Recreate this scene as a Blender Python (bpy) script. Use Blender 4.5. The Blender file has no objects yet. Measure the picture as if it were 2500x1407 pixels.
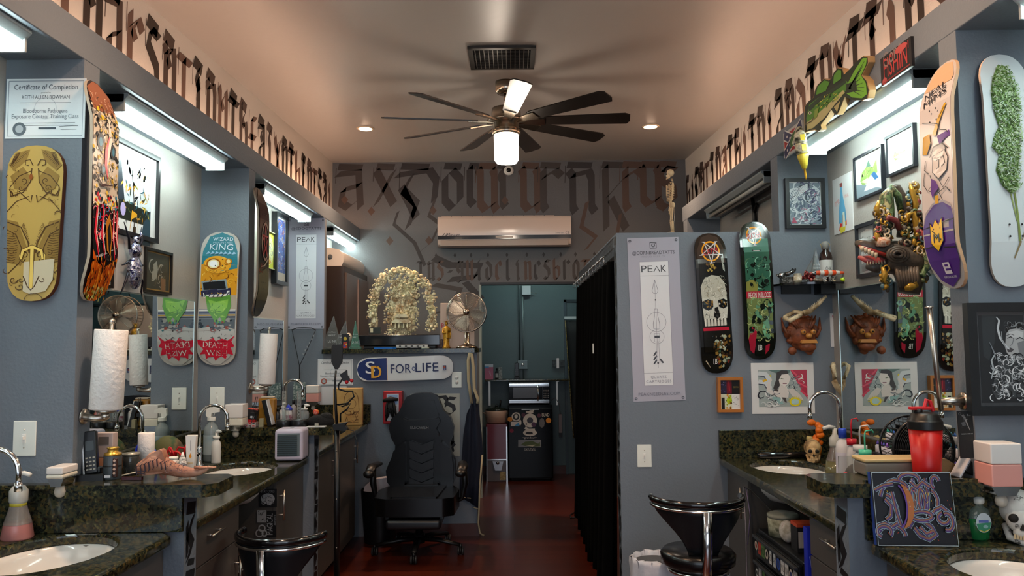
import bpy, bmesh, math, random
from mathutils import Vector, Matrix
from math import sin, cos, pi, radians as R
SC = bpy.context.scene
COL = SC.collection
# ------------------------------------------------------------------ camera
F, PITCH, ROLL, CZ = 1907.3, .069, .0089, 1.6
_F = Vector((0, cos(PITCH), sin(PITCH))); _D = Vector((0, sin(PITCH), -cos(PITCH))); _X = Vector((1, 0, 0))
_R = _X * cos(ROLL) + _D * sin(ROLL); _V = -_X * sin(ROLL) + _D * cos(ROLL)
cd = bpy.data.cameras.new('camera'); cam = bpy.data.objects.new('camera', cd); COL.objects.link(cam)
cd.sensor_width = 36; cd.lens = F / 2500 * 36; cd.clip_start = .02
U_ = -_V; B_ = -_F
cam.matrix_world = Matrix(((_R.x, U_.x, B_.x, 0), (_R.y, U_.y, B_.y, 0), (_R.z, U_.z, B_.z, CZ), (0, 0, 0, 1)))
SC.camera = cam
SC.view_settings.view_transform = 'Standard'; SC.view_settings.look = 'None'
SC.view_settings.exposure = .46; SC.view_settings.gamma = 1
SC.cycles.use_denoising = True
SC.cycles.max_bounces = 8; SC.cycles.diffuse_bounces = 4; SC.cycles.glossy_bounces = 4
SC.cycles.sample_clamp_indirect = 6
w = bpy.data.worlds.new('world'); SC.world = w; w.use_nodes = True
w.node_tree.nodes['Background'].inputs[0].default_value = (.5, .62, .8, 1)
w.node_tree.nodes['Background'].inputs[1].default_value = .6

def ray(px, py): return _F * F + _R * (px - 1250) + _V * (py - 703.5)
def PY(px, py, Y): d = ray(px, py); return Vector((0, 0, CZ)) + d * (Y / d.y)
def PX(px, py, X): d = ray(px, py); return Vector((0, 0, CZ)) + d * (X / d.x)
def PZ(px, py, Z): d = ray(px, py); return Vector((0, 0, CZ)) + d * ((Z - CZ) / d.z)

# ------------------------------------------------------------------ key planes
XL, XR, BL, BR = -1.893, 1.852, -1.6, 1.56          # outer walls, beam faces
ZS, ZT = 2.675, 2.81                                  # beam underside / ledge
YB, YL1, YL2, YL3, YR1, YR2, YR3 = 8.184, 2.87, 4.719, 6.605, 2.667, 4.515, 6.88
YB_L1, YB_L2 = YL1 + .11, YL2 + .11
def zc(Y): return 3.5175 - .0318 * (8.184 - Y)
XPART, ZPART = .61, 2.228
ZC = .94                                              # worktop height
CAPZ = 1.10

# ------------------------------------------------------------------ lights of the room (area lights: shop-window daylight behind the camera, and an added overhead fill)
def area(name, loc, size, sizey, power, col, rot):
    l = bpy.data.lights.new(name, 'AREA'); l.shape = 'RECTANGLE'; l.size = size; l.size_y = sizey; l.energy = power; l.color = col
    o = bpy.data.objects.new(name, l); o.location = loc; o.rotation_euler = rot; COL.objects.link(o); return o
area('window_daylight', (0, -3.1, 1.7), 3.4, 2.2, 42, (.78, .88, 1), (R(90), 0, 0))
area('added_overhead_fill', (0, -.9, 3.1), 2.4, 1.2, 16, (1, .92, .85), (R(28), 0, 0))  # unseen fill added overhead to brighten faces turned to the camera

# ------------------------------------------------------------------ materials
def lin(h):
    if isinstance(h, tuple): return h
    h = h.lstrip('#'); o = []
    for i in (0, 2, 4):
        c = int(h[i:i + 2], 16) / 255; o.append(c / 12.92 if c <= .04045 else ((c + .055) / 1.055) ** 2.4)
    return (*o, 1)
_M = {}
def mat(hexc, rough=.5, metal=0, bump=0, bscale=60, name=None, em=0, trans=0, mix=None, mscale=8, coat=0, detail=4, lo=.35, hi=.65, alpha=1, ior=1.45, wave=None):
    mix = tuple(mix) if mix else None
    k = (hexc, rough, metal, bump, bscale, em, trans, mix, mscale, coat, lo, hi, alpha, wave, detail, ior)
    if k in _M: return _M[k]
    m = bpy.data.materials.new(name or 'paint_' + str(hexc).lstrip('#')); m.use_nodes = True
    nt = m.node_tree; b = nt.nodes['Principled BSDF']; I = b.inputs
    I['Base Color'].default_value = lin(hexc); I['Roughness'].default_value = rough; I['Metallic'].default_value = metal
    I['IOR'].default_value = ior
    if coat: I['Coat Weight'].default_value = coat; I['Coat Roughness'].default_value = .08
    if trans: I['Transmission Weight'].default_value = trans
    if alpha < 1: I['Alpha'].default_value = alpha
    if em: I['Emission Color'].default_value = lin(hexc); I['Emission Strength'].default_value = em
    if mix or bump:
        tc = nt.nodes.new('ShaderNodeTexCoord')
    if mix:
        n = nt.nodes.new('ShaderNodeTexNoise') if not wave else nt.nodes.new('ShaderNodeTexWave')
        n.inputs['Scale'].default_value = mscale; n.inputs['Detail'].default_value = detail
        if wave: n.inputs['Distortion'].default_value = wave[0]; n.bands_direction = wave[1]
        nt.links.new(tc.outputs['Object'], n.inputs['Vector'])
        r = nt.nodes.new('ShaderNodeValToRGB'); cols = [hexc] + list(mix)
        els = r.color_ramp.elements
        els[0].position = lo; els[0].color = lin(cols[0]); els[1].position = hi; els[1].color = lin(cols[-1])
        for i, c in enumerate(cols[1:-1]):
            e = els.new(lo + (hi - lo) * (i + 1) / (len(cols) - 1)); e.color = lin(c)
        nt.links.new(n.outputs['Color'] if wave else n.outputs[0], r.inputs[0]); nt.links.new(r.outputs[0], I['Base Color'])
    if bump:
        n2 = nt.nodes.new('ShaderNodeTexNoise'); n2.inputs['Scale'].default_value = bscale; n2.inputs['Detail'].default_value = 3
        nt.links.new(tc.outputs['Object'], n2.inputs['Vector'])
        bp = nt.nodes.new('ShaderNodeBump'); bp.inputs['Strength'].default_value = bump; bp.inputs['Distance'].default_value = .004
        nt.links.new(n2.outputs[0], bp.inputs['Height']); nt.links.new(bp.outputs[0], I['Normal'])
    _M[k] = m; return m

WALL = mat('#6c7580', .45, bump=.35, bscale=90, name='grey_wall_paint')
ALCOVE = mat('#a29e99', .45, bump=.35, bscale=90, name='light_greige_wall_paint')
WHITEWALL = mat('#d9cfc4', .55, bump=.3, bscale=90, name='white_wall_paint')
CEIL = mat('#a5a09b', .38, bump=.15, bscale=25, name='ceiling_paint')
TEAL = mat('#56686a', .4, bump=.2, bscale=60, name='teal_grey_paint')
BLACK = mat('#0c0c0d', .4); BLKGLOSS = mat('#08080a', .12, coat=.6); CHROME = mat('#d8d8d8', .12, 1); STEEL = mat('#b9b2a8', .32, 1)
WHITE = mat('#e4e4e0', .35); PAPER = mat('#e9ebee', .6); RED = mat('#b01218', .4); GOLD = mat('#caa24a', .3, .8)
INK = '#1b1a1d'

def granite():
    m = bpy.data.materials.new('dark_green_granite'); m.use_nodes = True; nt = m.node_tree; b = nt.nodes['Principled BSDF']
    tc = nt.nodes.new('ShaderNodeTexCoord')
    n = nt.nodes.new('ShaderNodeTexNoise'); n.inputs['Scale'].default_value = 26; n.inputs['Detail'].default_value = 8; n.inputs['Roughness'].default_value = .7
    n.inputs['Distortion'].default_value = .8
    v = nt.nodes.new('ShaderNodeTexVoronoi'); v.inputs['Scale'].default_value = 110
    r = nt.nodes.new('ShaderNodeValToRGB'); e = r.color_ramp.elements
    e[0].position = .36; e[0].color = lin('#0d100d'); e[1].position = .74; e[1].color = lin('#726c48')
    for p, c in ((.47, '#232820'), (.54, '#353826'), (.60, '#4a3c20'), (.66, '#454a30')): q = e.new(p); q.color = lin(c)
    mx = nt.nodes.new('ShaderNodeMix'); mx.data_type = 'FLOAT'; mx.inputs[0].default_value = .32
    nt.links.new(tc.outputs['Object'], n.inputs['Vector']); nt.links.new(tc.outputs['Object'], v.inputs['Vector'])
    nt.links.new(n.outputs[0], mx.inputs[2]); nt.links.new(v.outputs['Color'], mx.inputs[3])
    nt.links.new(mx.outputs[0], r.inputs[0]); nt.links.new(r.outputs[0], b.inputs['Base Color'])
    b.inputs['Roughness'].default_value = .12; return m
GRAN = granite()
def planks():
    m = bpy.data.materials.new('red_wood_planks'); m.use_nodes = True; nt = m.node_tree; b = nt.nodes['Principled BSDF']
    tc = nt.nodes.new('ShaderNodeTexCoord'); br = nt.nodes.new('ShaderNodeTexBrick')
    br.inputs['Scale'].default_value = 1; br.inputs['Brick Width'].default_value = 1.2; br.inputs['Row Height'].default_value = .125
    br.inputs['Mortar Size'].default_value = .003; br.inputs['Color1'].default_value = lin('#57200f'); br.inputs['Color2'].default_value = lin('#47160b')
    br.inputs['Mortar'].default_value = lin('#2a0f09'); br.offset = .4
    wv = nt.nodes.new('ShaderNodeTexNoise'); mp = nt.nodes.new('ShaderNodeMapping'); mp.inputs['Scale'].default_value = (2, 30, 1); wv.inputs['Scale'].default_value = 2; wv.inputs['Detail'].default_value = 5
    mx = nt.nodes.new('ShaderNodeMix'); mx.data_type = 'RGBA'; mx.blend_type = 'MULTIPLY'; mx.inputs[0].default_value = .3
    nt.links.new(tc.outputs['Object'], br.inputs['Vector']); nt.links.new(tc.outputs['Object'], mp.inputs['Vector']); nt.links.new(mp.outputs[0], wv.inputs['Vector'])
    nt.links.new(br.outputs[0], mx.inputs[6]); nt.links.new(wv.outputs['Color'], mx.inputs[7]); nt.links.new(mx.outputs[2], b.inputs['Base Color'])
    b.inputs['Roughness'].default_value = .28; return m
PLANK = planks()

# ------------------------------------------------------------------ mesh builder
class MB:
    def __init__(s): s.v = []; s.f = []; s.mi = []; s.sm = []; s.mats = []
    def slot(s, m):
        if m not in s.mats: s.mats.append(m)
        return s.mats.index(m)
    def add(s, vs, fs, m, smooth=False, M=None):
        o = len(s.v); i = s.slot(m)
        for p in vs:
            p = Vector(p); s.v.append(M @ p if M else p)
        for f in fs: s.f.append([o + k for k in f]); s.mi.append(i); s.sm.append(smooth)
        return s
    def box(s, x0, x1, y0, y1, z0, z1, m, M=None):
        vs = [(x, y, z) for z in (z0, z1) for y in (y0, y1) for x in (x0, x1)]
        return s.add(vs, [(0, 2, 3, 1), (4, 5, 7, 6), (0, 1, 5, 4), (2, 6, 7, 3), (0, 4, 6, 2), (1, 3, 7, 5)], m, M=M)
    def cbox(s, c, sz, m, M=None):
        return s.box(c[0] - sz[0] / 2, c[0] + sz[0] / 2, c[1] - sz[1] / 2, c[1] + sz[1] / 2, c[2] - sz[2] / 2, c[2] + sz[2] / 2, m, M)
    def lathe(s, prof, m, n=20, c=(0, 0, 0), axis='z', sx=1, sy=1, M=None, cap=True):
        vs = []; fs = []
        for r, z in prof:
            for k in range(n):
                a = 2 * pi * k / n; x, y = r * cos(a) * sx, r * sin(a) * sy
                p = (x, y, z) if axis == 'z' else ((z, x, y) if axis == 'x' else (x, z, y))
                vs.append((p[0] + c[0], p[1] + c[1], p[2] + c[2]))
        for j in range(len(prof) - 1):
            for k in range(n):
                a, b = j * n + k, j * n + (k + 1) % n; fs.append((a, b, b + n, a + n))
        if cap:
            fs.append(tuple(range(n))[::-1]); fs.append(tuple((len(prof) - 1) * n + k for k in range(n)))
        return s.add(vs, fs, m, True, M)
    def cyl(s, c, r, h, m, n=20, axis='z', r2=None, M=None):
        return s.lathe([(r, 0), (r if r2 is None else r2, h)], m, n, c, axis, M=M)
    def ball(s, c, r, m, n=14, k=9, M=None, keep=None):
        rx, ry, rz = (r, r, r) if isinstance(r, (int, float)) else r; vs = []; fs = []
        for j in range(k + 1):
            t = -pi / 2 + pi * j / k
            for i in range(n):
                a = 2 * pi * i / n; vs.append((c[0] + rx * cos(t) * cos(a), c[1] + ry * cos(t) * sin(a), c[2] + rz * sin(t)))
        for j in range(k):
            for i in range(n):
                a, b = j * n + i, j * n + (i + 1) % n; fs.append((a, b, b + n, a + n))
        return s.add(vs, fs, m, True, M)
    def tube(s, pts, r, m, n=8, M=None, closed=False, flat=None):
        pts = [Vector(p) for p in pts]; N = len(pts); vs = []; fs = []
        rr = r if isinstance(r, (list, tuple)) else [r] * N
        up = Vector((0, 0, 1)); prev = None
        for i, p in enumerate(pts):
            a = pts[(i - 1) % N] if (i or closed) else p; b = pts[(i + 1) % N] if (i < N - 1 or closed) else p
            t = (b - a)
            if t.length < 1e-9: t = Vector((0, 0, 1))
            t.normalize()
            if prev is None:
                x = t.cross(up) if abs(t.dot(up)) < .95 else t.cross(Vector((1, 0, 0)))
            else:
                x = prev - t * prev.dot(t)
            x.normalize(); y = t.cross(x); prev = x
            for k in range(n):
                a = 2 * pi * k / n; e = (flat or 1)
                vs.append(p + x * (cos(a) * rr[i]) + y * (sin(a) * rr[i] * e))
        for i in range(N if closed else N - 1):
            for k in range(n):
                a, b = i * n + k, i * n + (k + 1) % n; c2, d = ((i + 1) % N) * n + (k + 1) % n, ((i + 1) % N) * n + k
                fs.append((a, b, c2, d))
        if not closed: fs.append(tuple(range(n))[::-1]); fs.append(tuple((N - 1) * n + k for k in range(n)))
        return s.add(vs, fs, m, True, M)
    def prism(s, pts, y0, y1, m, M=None, side=None, smooth=False):
        """outline pts (x,z) extruded along y from y0 (front) to y1"""
        n = len(pts); vs = [(p[0], y0, p[1]) for p in pts] + [(p[0], y1, p[1]) for p in pts]
        A = sum(pts[i][0] * pts[(i + 1) % n][1] - pts[(i + 1) % n][0] * pts[i][1] for i in range(n))
        if A < 0: vs = vs[:n][::-1] + vs[n:][::-1]
        s.add(vs, [tuple(range(n)), tuple(range(n, 2 * n))[::-1]], m, M=M)
        s.add(vs, [(i, n + i, n + (i + 1) % n, (i + 1) % n) for i in range(n)], side or m, smooth, M=M); return s
    def slab(s, pts, z0, z1, m, M=None):
        T = Matrix(((1, 0, 0, 0), (0, 0, 1, 0), (0, 1, 0, 0), (0, 0, 0, 1)))
        return s.prism(pts, z0, z1, m, (M @ T) if M else T)
    def sheet(s, grid, m, smooth=True, M=None):
        r, c = len(grid), len(grid[0]); vs = [p for row in grid for p in row]
        return s.add(vs, [(i * c + j, i * c + j + 1, (i + 1) * c + j + 1, (i + 1) * c + j) for i in range(r - 1) for j in range(c - 1)], m, smooth, M)
    def mesh(s, name, fix=True, merge=False):
        me = bpy.data.meshes.new(name); me.from_pydata([tuple(p) for p in s.v], [], s.f)
        for m in s.mats: me.materials.append(m)
        for p, i, g in zip(me.polygons, s.mi, s.sm): p.material_index = i; p.use_smooth = g
        bm = bmesh.new(); bm.from_mesh(me)
        if merge: bmesh.ops.remove_doubles(bm, verts=bm.verts, dist=1e-6)
        if fix: bmesh.ops.recalc_face_normals(bm, faces=bm.faces)
        bm.to_mesh(me); bm.free(); me.update(); return me
    def build(s, name, parent=None, loc=(0, 0, 0), rot=(0, 0, 0), bevel=0, thick=0, sub=0, label=None, cat=None, group=None, kind=None, fix=True, bseg=2):
        o = bpy.data.objects.new(name, s.mesh(name, fix)); COL.objects.link(o)
        o.location = loc; o.rotation_euler = rot; o.parent = parent
        if thick:
            d = o.modifiers.new('solid', 'SOLIDIFY'); d.thickness = thick; d.offset = 0
        if bevel:
            d = o.modifiers.new('bevel', 'BEVEL'); d.width = bevel; d.segments = bseg; d.limit_method = 'ANGLE'; d.angle_limit = R(40); d.harden_normals = False
            for p_ in o.data.polygons: p_.use_smooth = True
            o.modifiers.new('wn', 'WEIGHTED_NORMAL').keep_sharp = True
        if sub:
            d = o.modifiers.new('sub', 'SUBSURF'); d.levels = sub; d.render_levels = sub
        return tag(o, label, cat, group, kind)
def tag(o, label=None, cat=None, group=None, kind=None):
    for k, v in (('label', label), ('category', cat), ('group', group), ('kind', kind)):
        if v: o[k] = v
    return o
def thing(name, label, cat, loc=(0, 0, 0), rz=0, group=None, rot=None):
    o = bpy.data.objects.new(name, None); COL.objects.link(o); o.location = loc; o.rotation_euler = rot or (0, 0, rz); o.empty_display_size = .05
    return tag(o, label, cat, group)
def dup(root, loc, rz=None, label=None, group=None):
    def cp(o, par):
        c = o.copy(); COL.objects.link(c); c.parent = par
        for ch in [x for x in bpy.data.objects if x.parent == o]: cp(ch, c)
        return c
    r = cp(root, None); r.location = loc
    if rz is not None: r.rotation_euler = (0, 0, rz)
    if label: r['label'] = label
    if group: r['group'] = group
    return r
def struct(name, mb, parent=None, **k): return mb.build(name, parent, kind=None if parent else 'structure', **k)

# ------------------------------------------------------------------ flat artwork: layers of thin painted shapes in a W x H drawing field, origin top-left, y down
_T = {}
def glyphs(txt, spacing=1.0):
    k = (txt, spacing)
    if k not in _T:
        c = bpy.data.curves.new('t', 'FONT'); c.body = txt; c.size = 1; c.space_character = spacing; c.resolution_u = 3
        o = bpy.data.objects.new('t', c); COL.objects.link(o); dg = bpy.context.evaluated_depsgraph_get()
        me = bpy.data.meshes.new_from_object(o.evaluated_get(dg)); bpy.data.objects.remove(o)
        _T[k] = ([(v.co.x, v.co.y) for v in me.vertices], [tuple(p.vertices) for p in me.polygons]); bpy.data.meshes.remove(me)
    return _T[k]
class Art:
    def __init__(s, W, H, w, h, y=-.001, step=.00025, seed=1):
        s.W, s.H, s.w, s.h, s.y, s.step = W, H, w, h, y, step; s.mb = MB(); s.n = 0; s.rnd = random.Random(seed); s.rough = .5; s.xf = None
    def P(s, x, y):
        if s.xf: x, y = s.xf(x, y)
        return ((x / s.W - .5) * s.w, s.y - s.step * s.n, (.5 - y / s.H) * s.h)
    def m(s, c): return c if not isinstance(c, str) else mat(c, s.rough)
    def layer(s): s.n += 1
    def poly(s, pts, c, lay=True):
        if lay: s.n += .5
        vs = [s.P(*p) for p in pts]
        s.mb.add(vs, [tuple(range(len(vs)))], s.m(c)); return s
    def rect(s, x0, y0, x1, y1, c): return s.poly([(x0, y0), (x1, y0), (x1, y1), (x0, y1)], c)
    def ell(s, x, y, rx, ry, c, n=22, a0=0, a1=2 * pi): return s.poly([(x + rx * cos(a0 + (a1 - a0) * k / n), y + ry * sin(a0 + (a1 - a0) * k / n)) for k in range(n + (a1 - a0 < 6.28))], c)
    def ring(s, x, y, rx, ry, t, c, n=28, a0=0, a1=2 * pi):
        s.n += .5; m = s.m(c)
        for k in range(n):
            a, b = a0 + (a1 - a0) * k / n, a0 + (a1 - a0) * (k + 1) / n
            s.mb.add([s.P(x + q * cos(e) * 1, y + (ry / rx) * q * sin(e)) for e, q in ((a, rx), (b, rx), (b, rx - t), (a, rx - t))], [(0, 1, 2, 3)], m)
        return s
    def line(s, pts, wd, c, lay=True):
        """stroke along pts; wd a number or list of widths"""
        if lay: s.n += .5
        N = len(pts); ws = wd if isinstance(wd, (list, tuple)) else [wd] * N; L = []; Rr = []
        for i, p in enumerate(pts):
            a = pts[max(0, i - 1)]; b = pts[min(N - 1, i + 1)]; dx, dy = b[0] - a[0], b[1] - a[1]; l = math.hypot(dx, dy) or 1
            nx, ny = -dy / l * ws[i] / 2, dx / l * ws[i] / 2; L.append(s.P(p[0] + nx, p[1] + ny)); Rr.append(s.P(p[0] - nx, p[1] - ny))
        vs = L + Rr; s.mb.add(vs, [(i, i + 1, N + i + 1, N + i) for i in range(N - 1)], s.m(c)); return s
    def nib(s, pts, wd, ang, c, lay=False):
        """broad-nib pen stroke: nib of width wd held at ang"""
        if lay: s.n += .5
        dx, dy = cos(ang) * wd / 2, -sin(ang) * wd / 2; m = s.m(c)
        for a, b in zip(pts, pts[1:]):
            s.mb.add([s.P(a[0] - dx, a[1] - dy), s.P(a[0] + dx, a[1] + dy), s.P(b[0] + dx, b[1] + dy), s.P(b[0] - dx, b[1] - dy)], [(0, 1, 2, 3)], m)
        return s
    def text(s, txt, x, y, h, c, w=None, align='c', rot=0, sp=1.0, shear=0):
        """x,y = anchor, y at baseline; h = cap height; w = fitted width"""
        vs, fs = glyphs(txt, sp)
        if not vs: return s
        s.n += .5; x0 = min(v[0] for v in vs); x1 = max(v[0] for v in vs); k = h / .69; kx = (w / (x1 - x0)) if w else k
        ww = (x1 - x0) * kx; ox = {'c': -ww / 2, 'l': 0, 'r': -ww}[align]; cr, sr = cos(rot), sin(rot)
        out = []
        for v in vs:
            a = (v[0] - x0) * kx + ox + shear * v[1] * k; b = -v[1] * k; out.append(s.P(x + a * cr - b * sr, y + a * sr + b * cr))
        s.mb.add(out, fs, s.m(c)); return s
    def curl(s, x, y, r, turns, a0, wd, c, sgn=1, n=18, grow=0):
        pts = [(x + (r * (1 - k / n) + grow) * cos(a0 + sgn * turns * 2 * pi * k / n), y + (r * (1 - k / n) + grow) * sin(a0 + sgn * turns * 2 * pi * k / n)) for k in range(n + 1)]
        return s.line(pts, [wd * (1 - .5 * k / n) for k in range(n + 1)], c)
    def scatter(s, n, x0, y0, x1, y1, cols, r0, r1, inside=None, kind='blob', ang=None):
        """many little irregular marks (one layer each 6)"""
        for i in range(n):
            x, y = s.rnd.uniform(x0, x1), s.rnd.uniform(y0, y1); r = s.rnd.uniform(r0, r1)
            if inside and not inside(x, y, r): continue
            c = s.rnd.choice(cols)
            if i % 6 == 0: s.n += .25
            if kind == 'blob':
                k = s.rnd.randint(5, 8); a0 = s.rnd.random() * 6
                s.poly([(x + r * s.rnd.uniform(.5, 1.1) * cos(a0 + 2 * pi * j / k), y + r * s.rnd.uniform(.5, 1.1) * sin(a0 + 2 * pi * j / k)) for j in range(k)], c, False)
            elif kind == 'leaf':
                a = (ang if ang is not None else s.rnd.random() * pi) + s.rnd.uniform(-.5, .5); dx, dy = cos(a) * r, sin(a) * r
                s.poly([(x - dx, y - dy), (x - dy * .22, y + dx * .22), (x + dx, y + dy), (x + dy * .22, y - dx * .22)], c, False)
            elif kind == 'arc':
                a0 = s.rnd.random() * 6; t = s.rnd.uniform(1.5, 4)
                s.line([(x + r * cos(a0 + t * j / 7), y + r * sin(a0 + t * j / 7)) for j in range(8)], [r * .08 + r * .22 * sin(pi * j / 7) for j in range(8)], c, False)
        return s
    def build(s, name, parent, bend=None, cuts=0, **k):
        for a in range(len(s.mb.v)): s.mb.v[a] = Vector(s.mb.v[a])
        if bend:
            me = s.mb.mesh(name, False); bm = bmesh.new(); bm.from_mesh(me)
            for i in range(1, cuts):
                z = (-.5 + i / cuts) * s.h
                bmesh.ops.bisect_plane(bm, geom=bm.verts[:] + bm.edges[:] + bm.faces[:], plane_co=(0, 0, z), plane_no=(0, 0, 1))
            for v in bm.verts: v.co.y += bend(v.co.z, v.co.x)
            bm.to_mesh(me); bm.free(); o = bpy.data.objects.new(name, me); COL.objects.link(o); o.parent = parent
        else:
            o = s.mb.build(name, parent, fix=False)
        return o
# ------------------------------------------------------------------ THE SETTING
YF0 = -3.0
struct('floor', MB().box(-2.1, 2.1, YF0, 10.3, -.05, 0, PLANK))
mb = MB(); xs = (-2.0, 2.0); ya, yb = YF0, YB + .12
mb.add([(x, y, zc(y) + dz) for dz in (0, .1) for y in (ya, yb) for x in xs], [(0, 1, 3, 2), (4, 6, 7, 5), (0, 4, 5, 1), (2, 3, 7, 6), (0, 2, 6, 4), (1, 5, 7, 3)], CEIL)
struct('ceiling', mb)
ztop = 3.55
# outer walls: grey below the beams, white band above them
struct('wall_left', MB().box(XL - .12, XL, YF0, YB, 0, ZT - .01, ALCOVE).box(XL - .12, XL, YF0, YB, ZT - .01, ztop, WHITEWALL))
struct('wall_right', MB().box(XR, XR + .12, YF0, YB, 0, ZT - .01, ALCOVE).box(XR, XR + .12, YF0, YB, ZT - .01, ztop, WHITEWALL))
# back wall with the doorway
dl = PY(1172, 700, YB).x; dr = PY(1425, 700, YB).x; dt = PY(1290, 690, YB).z
BACKW = mat('#5d5f62', .45, bump=.35, bscale=90, name='grey_wall_paint_dim_light')  # same grey paint as WALL; this wall's dimmer light is put into the colour
struct('wall_back', MB().box(XL - .1, dl, YB, YB + .12, 0, ztop, BACKW).box(dr, XR + .1, YB, YB + .12, 0, ztop, BACKW).box(dl, dr, YB, YB + .12, dt, ztop, BACKW))
struct('trim_1', MB().box(dl, dr, YB - .012, YB + .13, dt - .02, dt + .004, mat('#15171b', .4)).box(dl - .012, dl + .012, YB - .012, YB + .14, 0, dt - .02, mat('#8d9a97', .4)))
# wall behind the camera with its shop windows left as openings
struct('wall_front', MB().box(XL - .1, XR + .1, YF0 - .12, YF0, 0, .5, WALL).box(XL - .1, XR + .1, YF0 - .12, YF0, 2.9, ztop, WALL).box(XL - .1, -1.75, YF0 - .12, YF0, .5, 2.9, WALL).box(1.75, XR + .1, YF0 - .12, YF0, .5, 2.9, WALL))
# beams (boxed soffits over the work bays)
struct('wall_beam_left', MB().box(XL, BL, YF0, YB, ZS, ZT, WALL), bevel=.006)
struct('wall_beam_right', MB().box(BR, XR, YF0, 7.067, ZS, ZT, WALL), bevel=.006)
# piers
for n, Y in (('one', YL1), ('two', YL2), ('three', YL3)):
    struct('wall_pier_left_' + n, MB().box(XL, BL, Y, Y + .11, 0, ZS, WALL))
struct('wall_pier_right_one', MB().box(BR, XR, YR1, YR1 + .11, 0, ZS, WALL))
struct('wall_pier_right_three', MB().box(BR, XR, YR3, YR3 + .15, 0, ZS, WALL))
# low divider walls continuing from the piers
XD = -1.19; XDR = 1.12
capw = .045
def knee(name, x0, x1, Y, zt, t=.11): return struct(name, MB().box(x0, x1, Y, Y + t, 0, zt, WALL))
knee('wall_divider_left_one', BL, XD, YL1, CAPZ - .04); knee('wall_divider_left_two', BL, XD, YL2, CAPZ - .04)
knee('wall_divider_right', XDR, BR, YR1, CAPZ - .03)
# tall divider of the rear bay (carries the raised shelf)
XD3 = PY(1164, 900, YL3).x; ZD3 = PY(1000, 852, YL3).z
knee('wall_divider_rear', BL, XD3, YL3, ZD3 - .03, .12)
struct('baseboard_rear', MB().box(XD + .1, XD3 + .012, YL3 - .014, YL3, 0, .1, mat('#4a1f15', .35)).box(XD3, XD3 + .014, YL3, YL3 + .12, 0, .1, mat('#4a1f15', .35)))
# partition of the closed room
struct('wall_partition', MB().box(XPART, BR, YR2, YR2 + .12, 0, ZPART, WALL).box(BR, XR, YR2, YR2 + .12, 0, ZS, WALL))
zb = PX(1479, 642, XPART).z
struct('wall_partition_side', MB().box(XPART, XPART + .08, YR2 + .12, 7.1, zb, ZPART, WALL).box(XPART, XPART + .08, 7.0, 7.1, 0, zb, WALL))
# back room
struct('wall_rear_room', MB().box(-1.2, 1.9, 9.62, 9.7, 0, 2.9, TEAL).box(-1.28, -1.2, YB + .12, 9.7, 0, 2.9, TEAL).box(1.9, 1.98, YB + .12, 9.7, 0, 2.9, TEAL).box(-1.2, 1.9, YB + .12, 9.7, 2.9, 2.95, TEAL))
struct('baseboard_rear_room', MB().box(-1.2, 1.2, 9.6, 9.62, 0, .1, mat('#4a1f15', .35)))
d = struct('door_1', MB().box(PY(1383, 800, 9.6).x, 1.5, 9.585, 9.62, 0, PY(1383, 738, 9.6).z, mat('#4e5f62', .35)), bevel=.004)
x = PY(1383, 800, 9.6).x; zt_ = PY(1383, 738, 9.6).z
struct('door_casing', MB().box(x - .03, x, 9.57, 9.62, 0, zt_ + .03, mat('#43525a', .4)).box(x - .03, 1.5, 9.57, 9.62, zt_, zt_ + .03, mat('#2c383c', .4)), parent=d)

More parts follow.
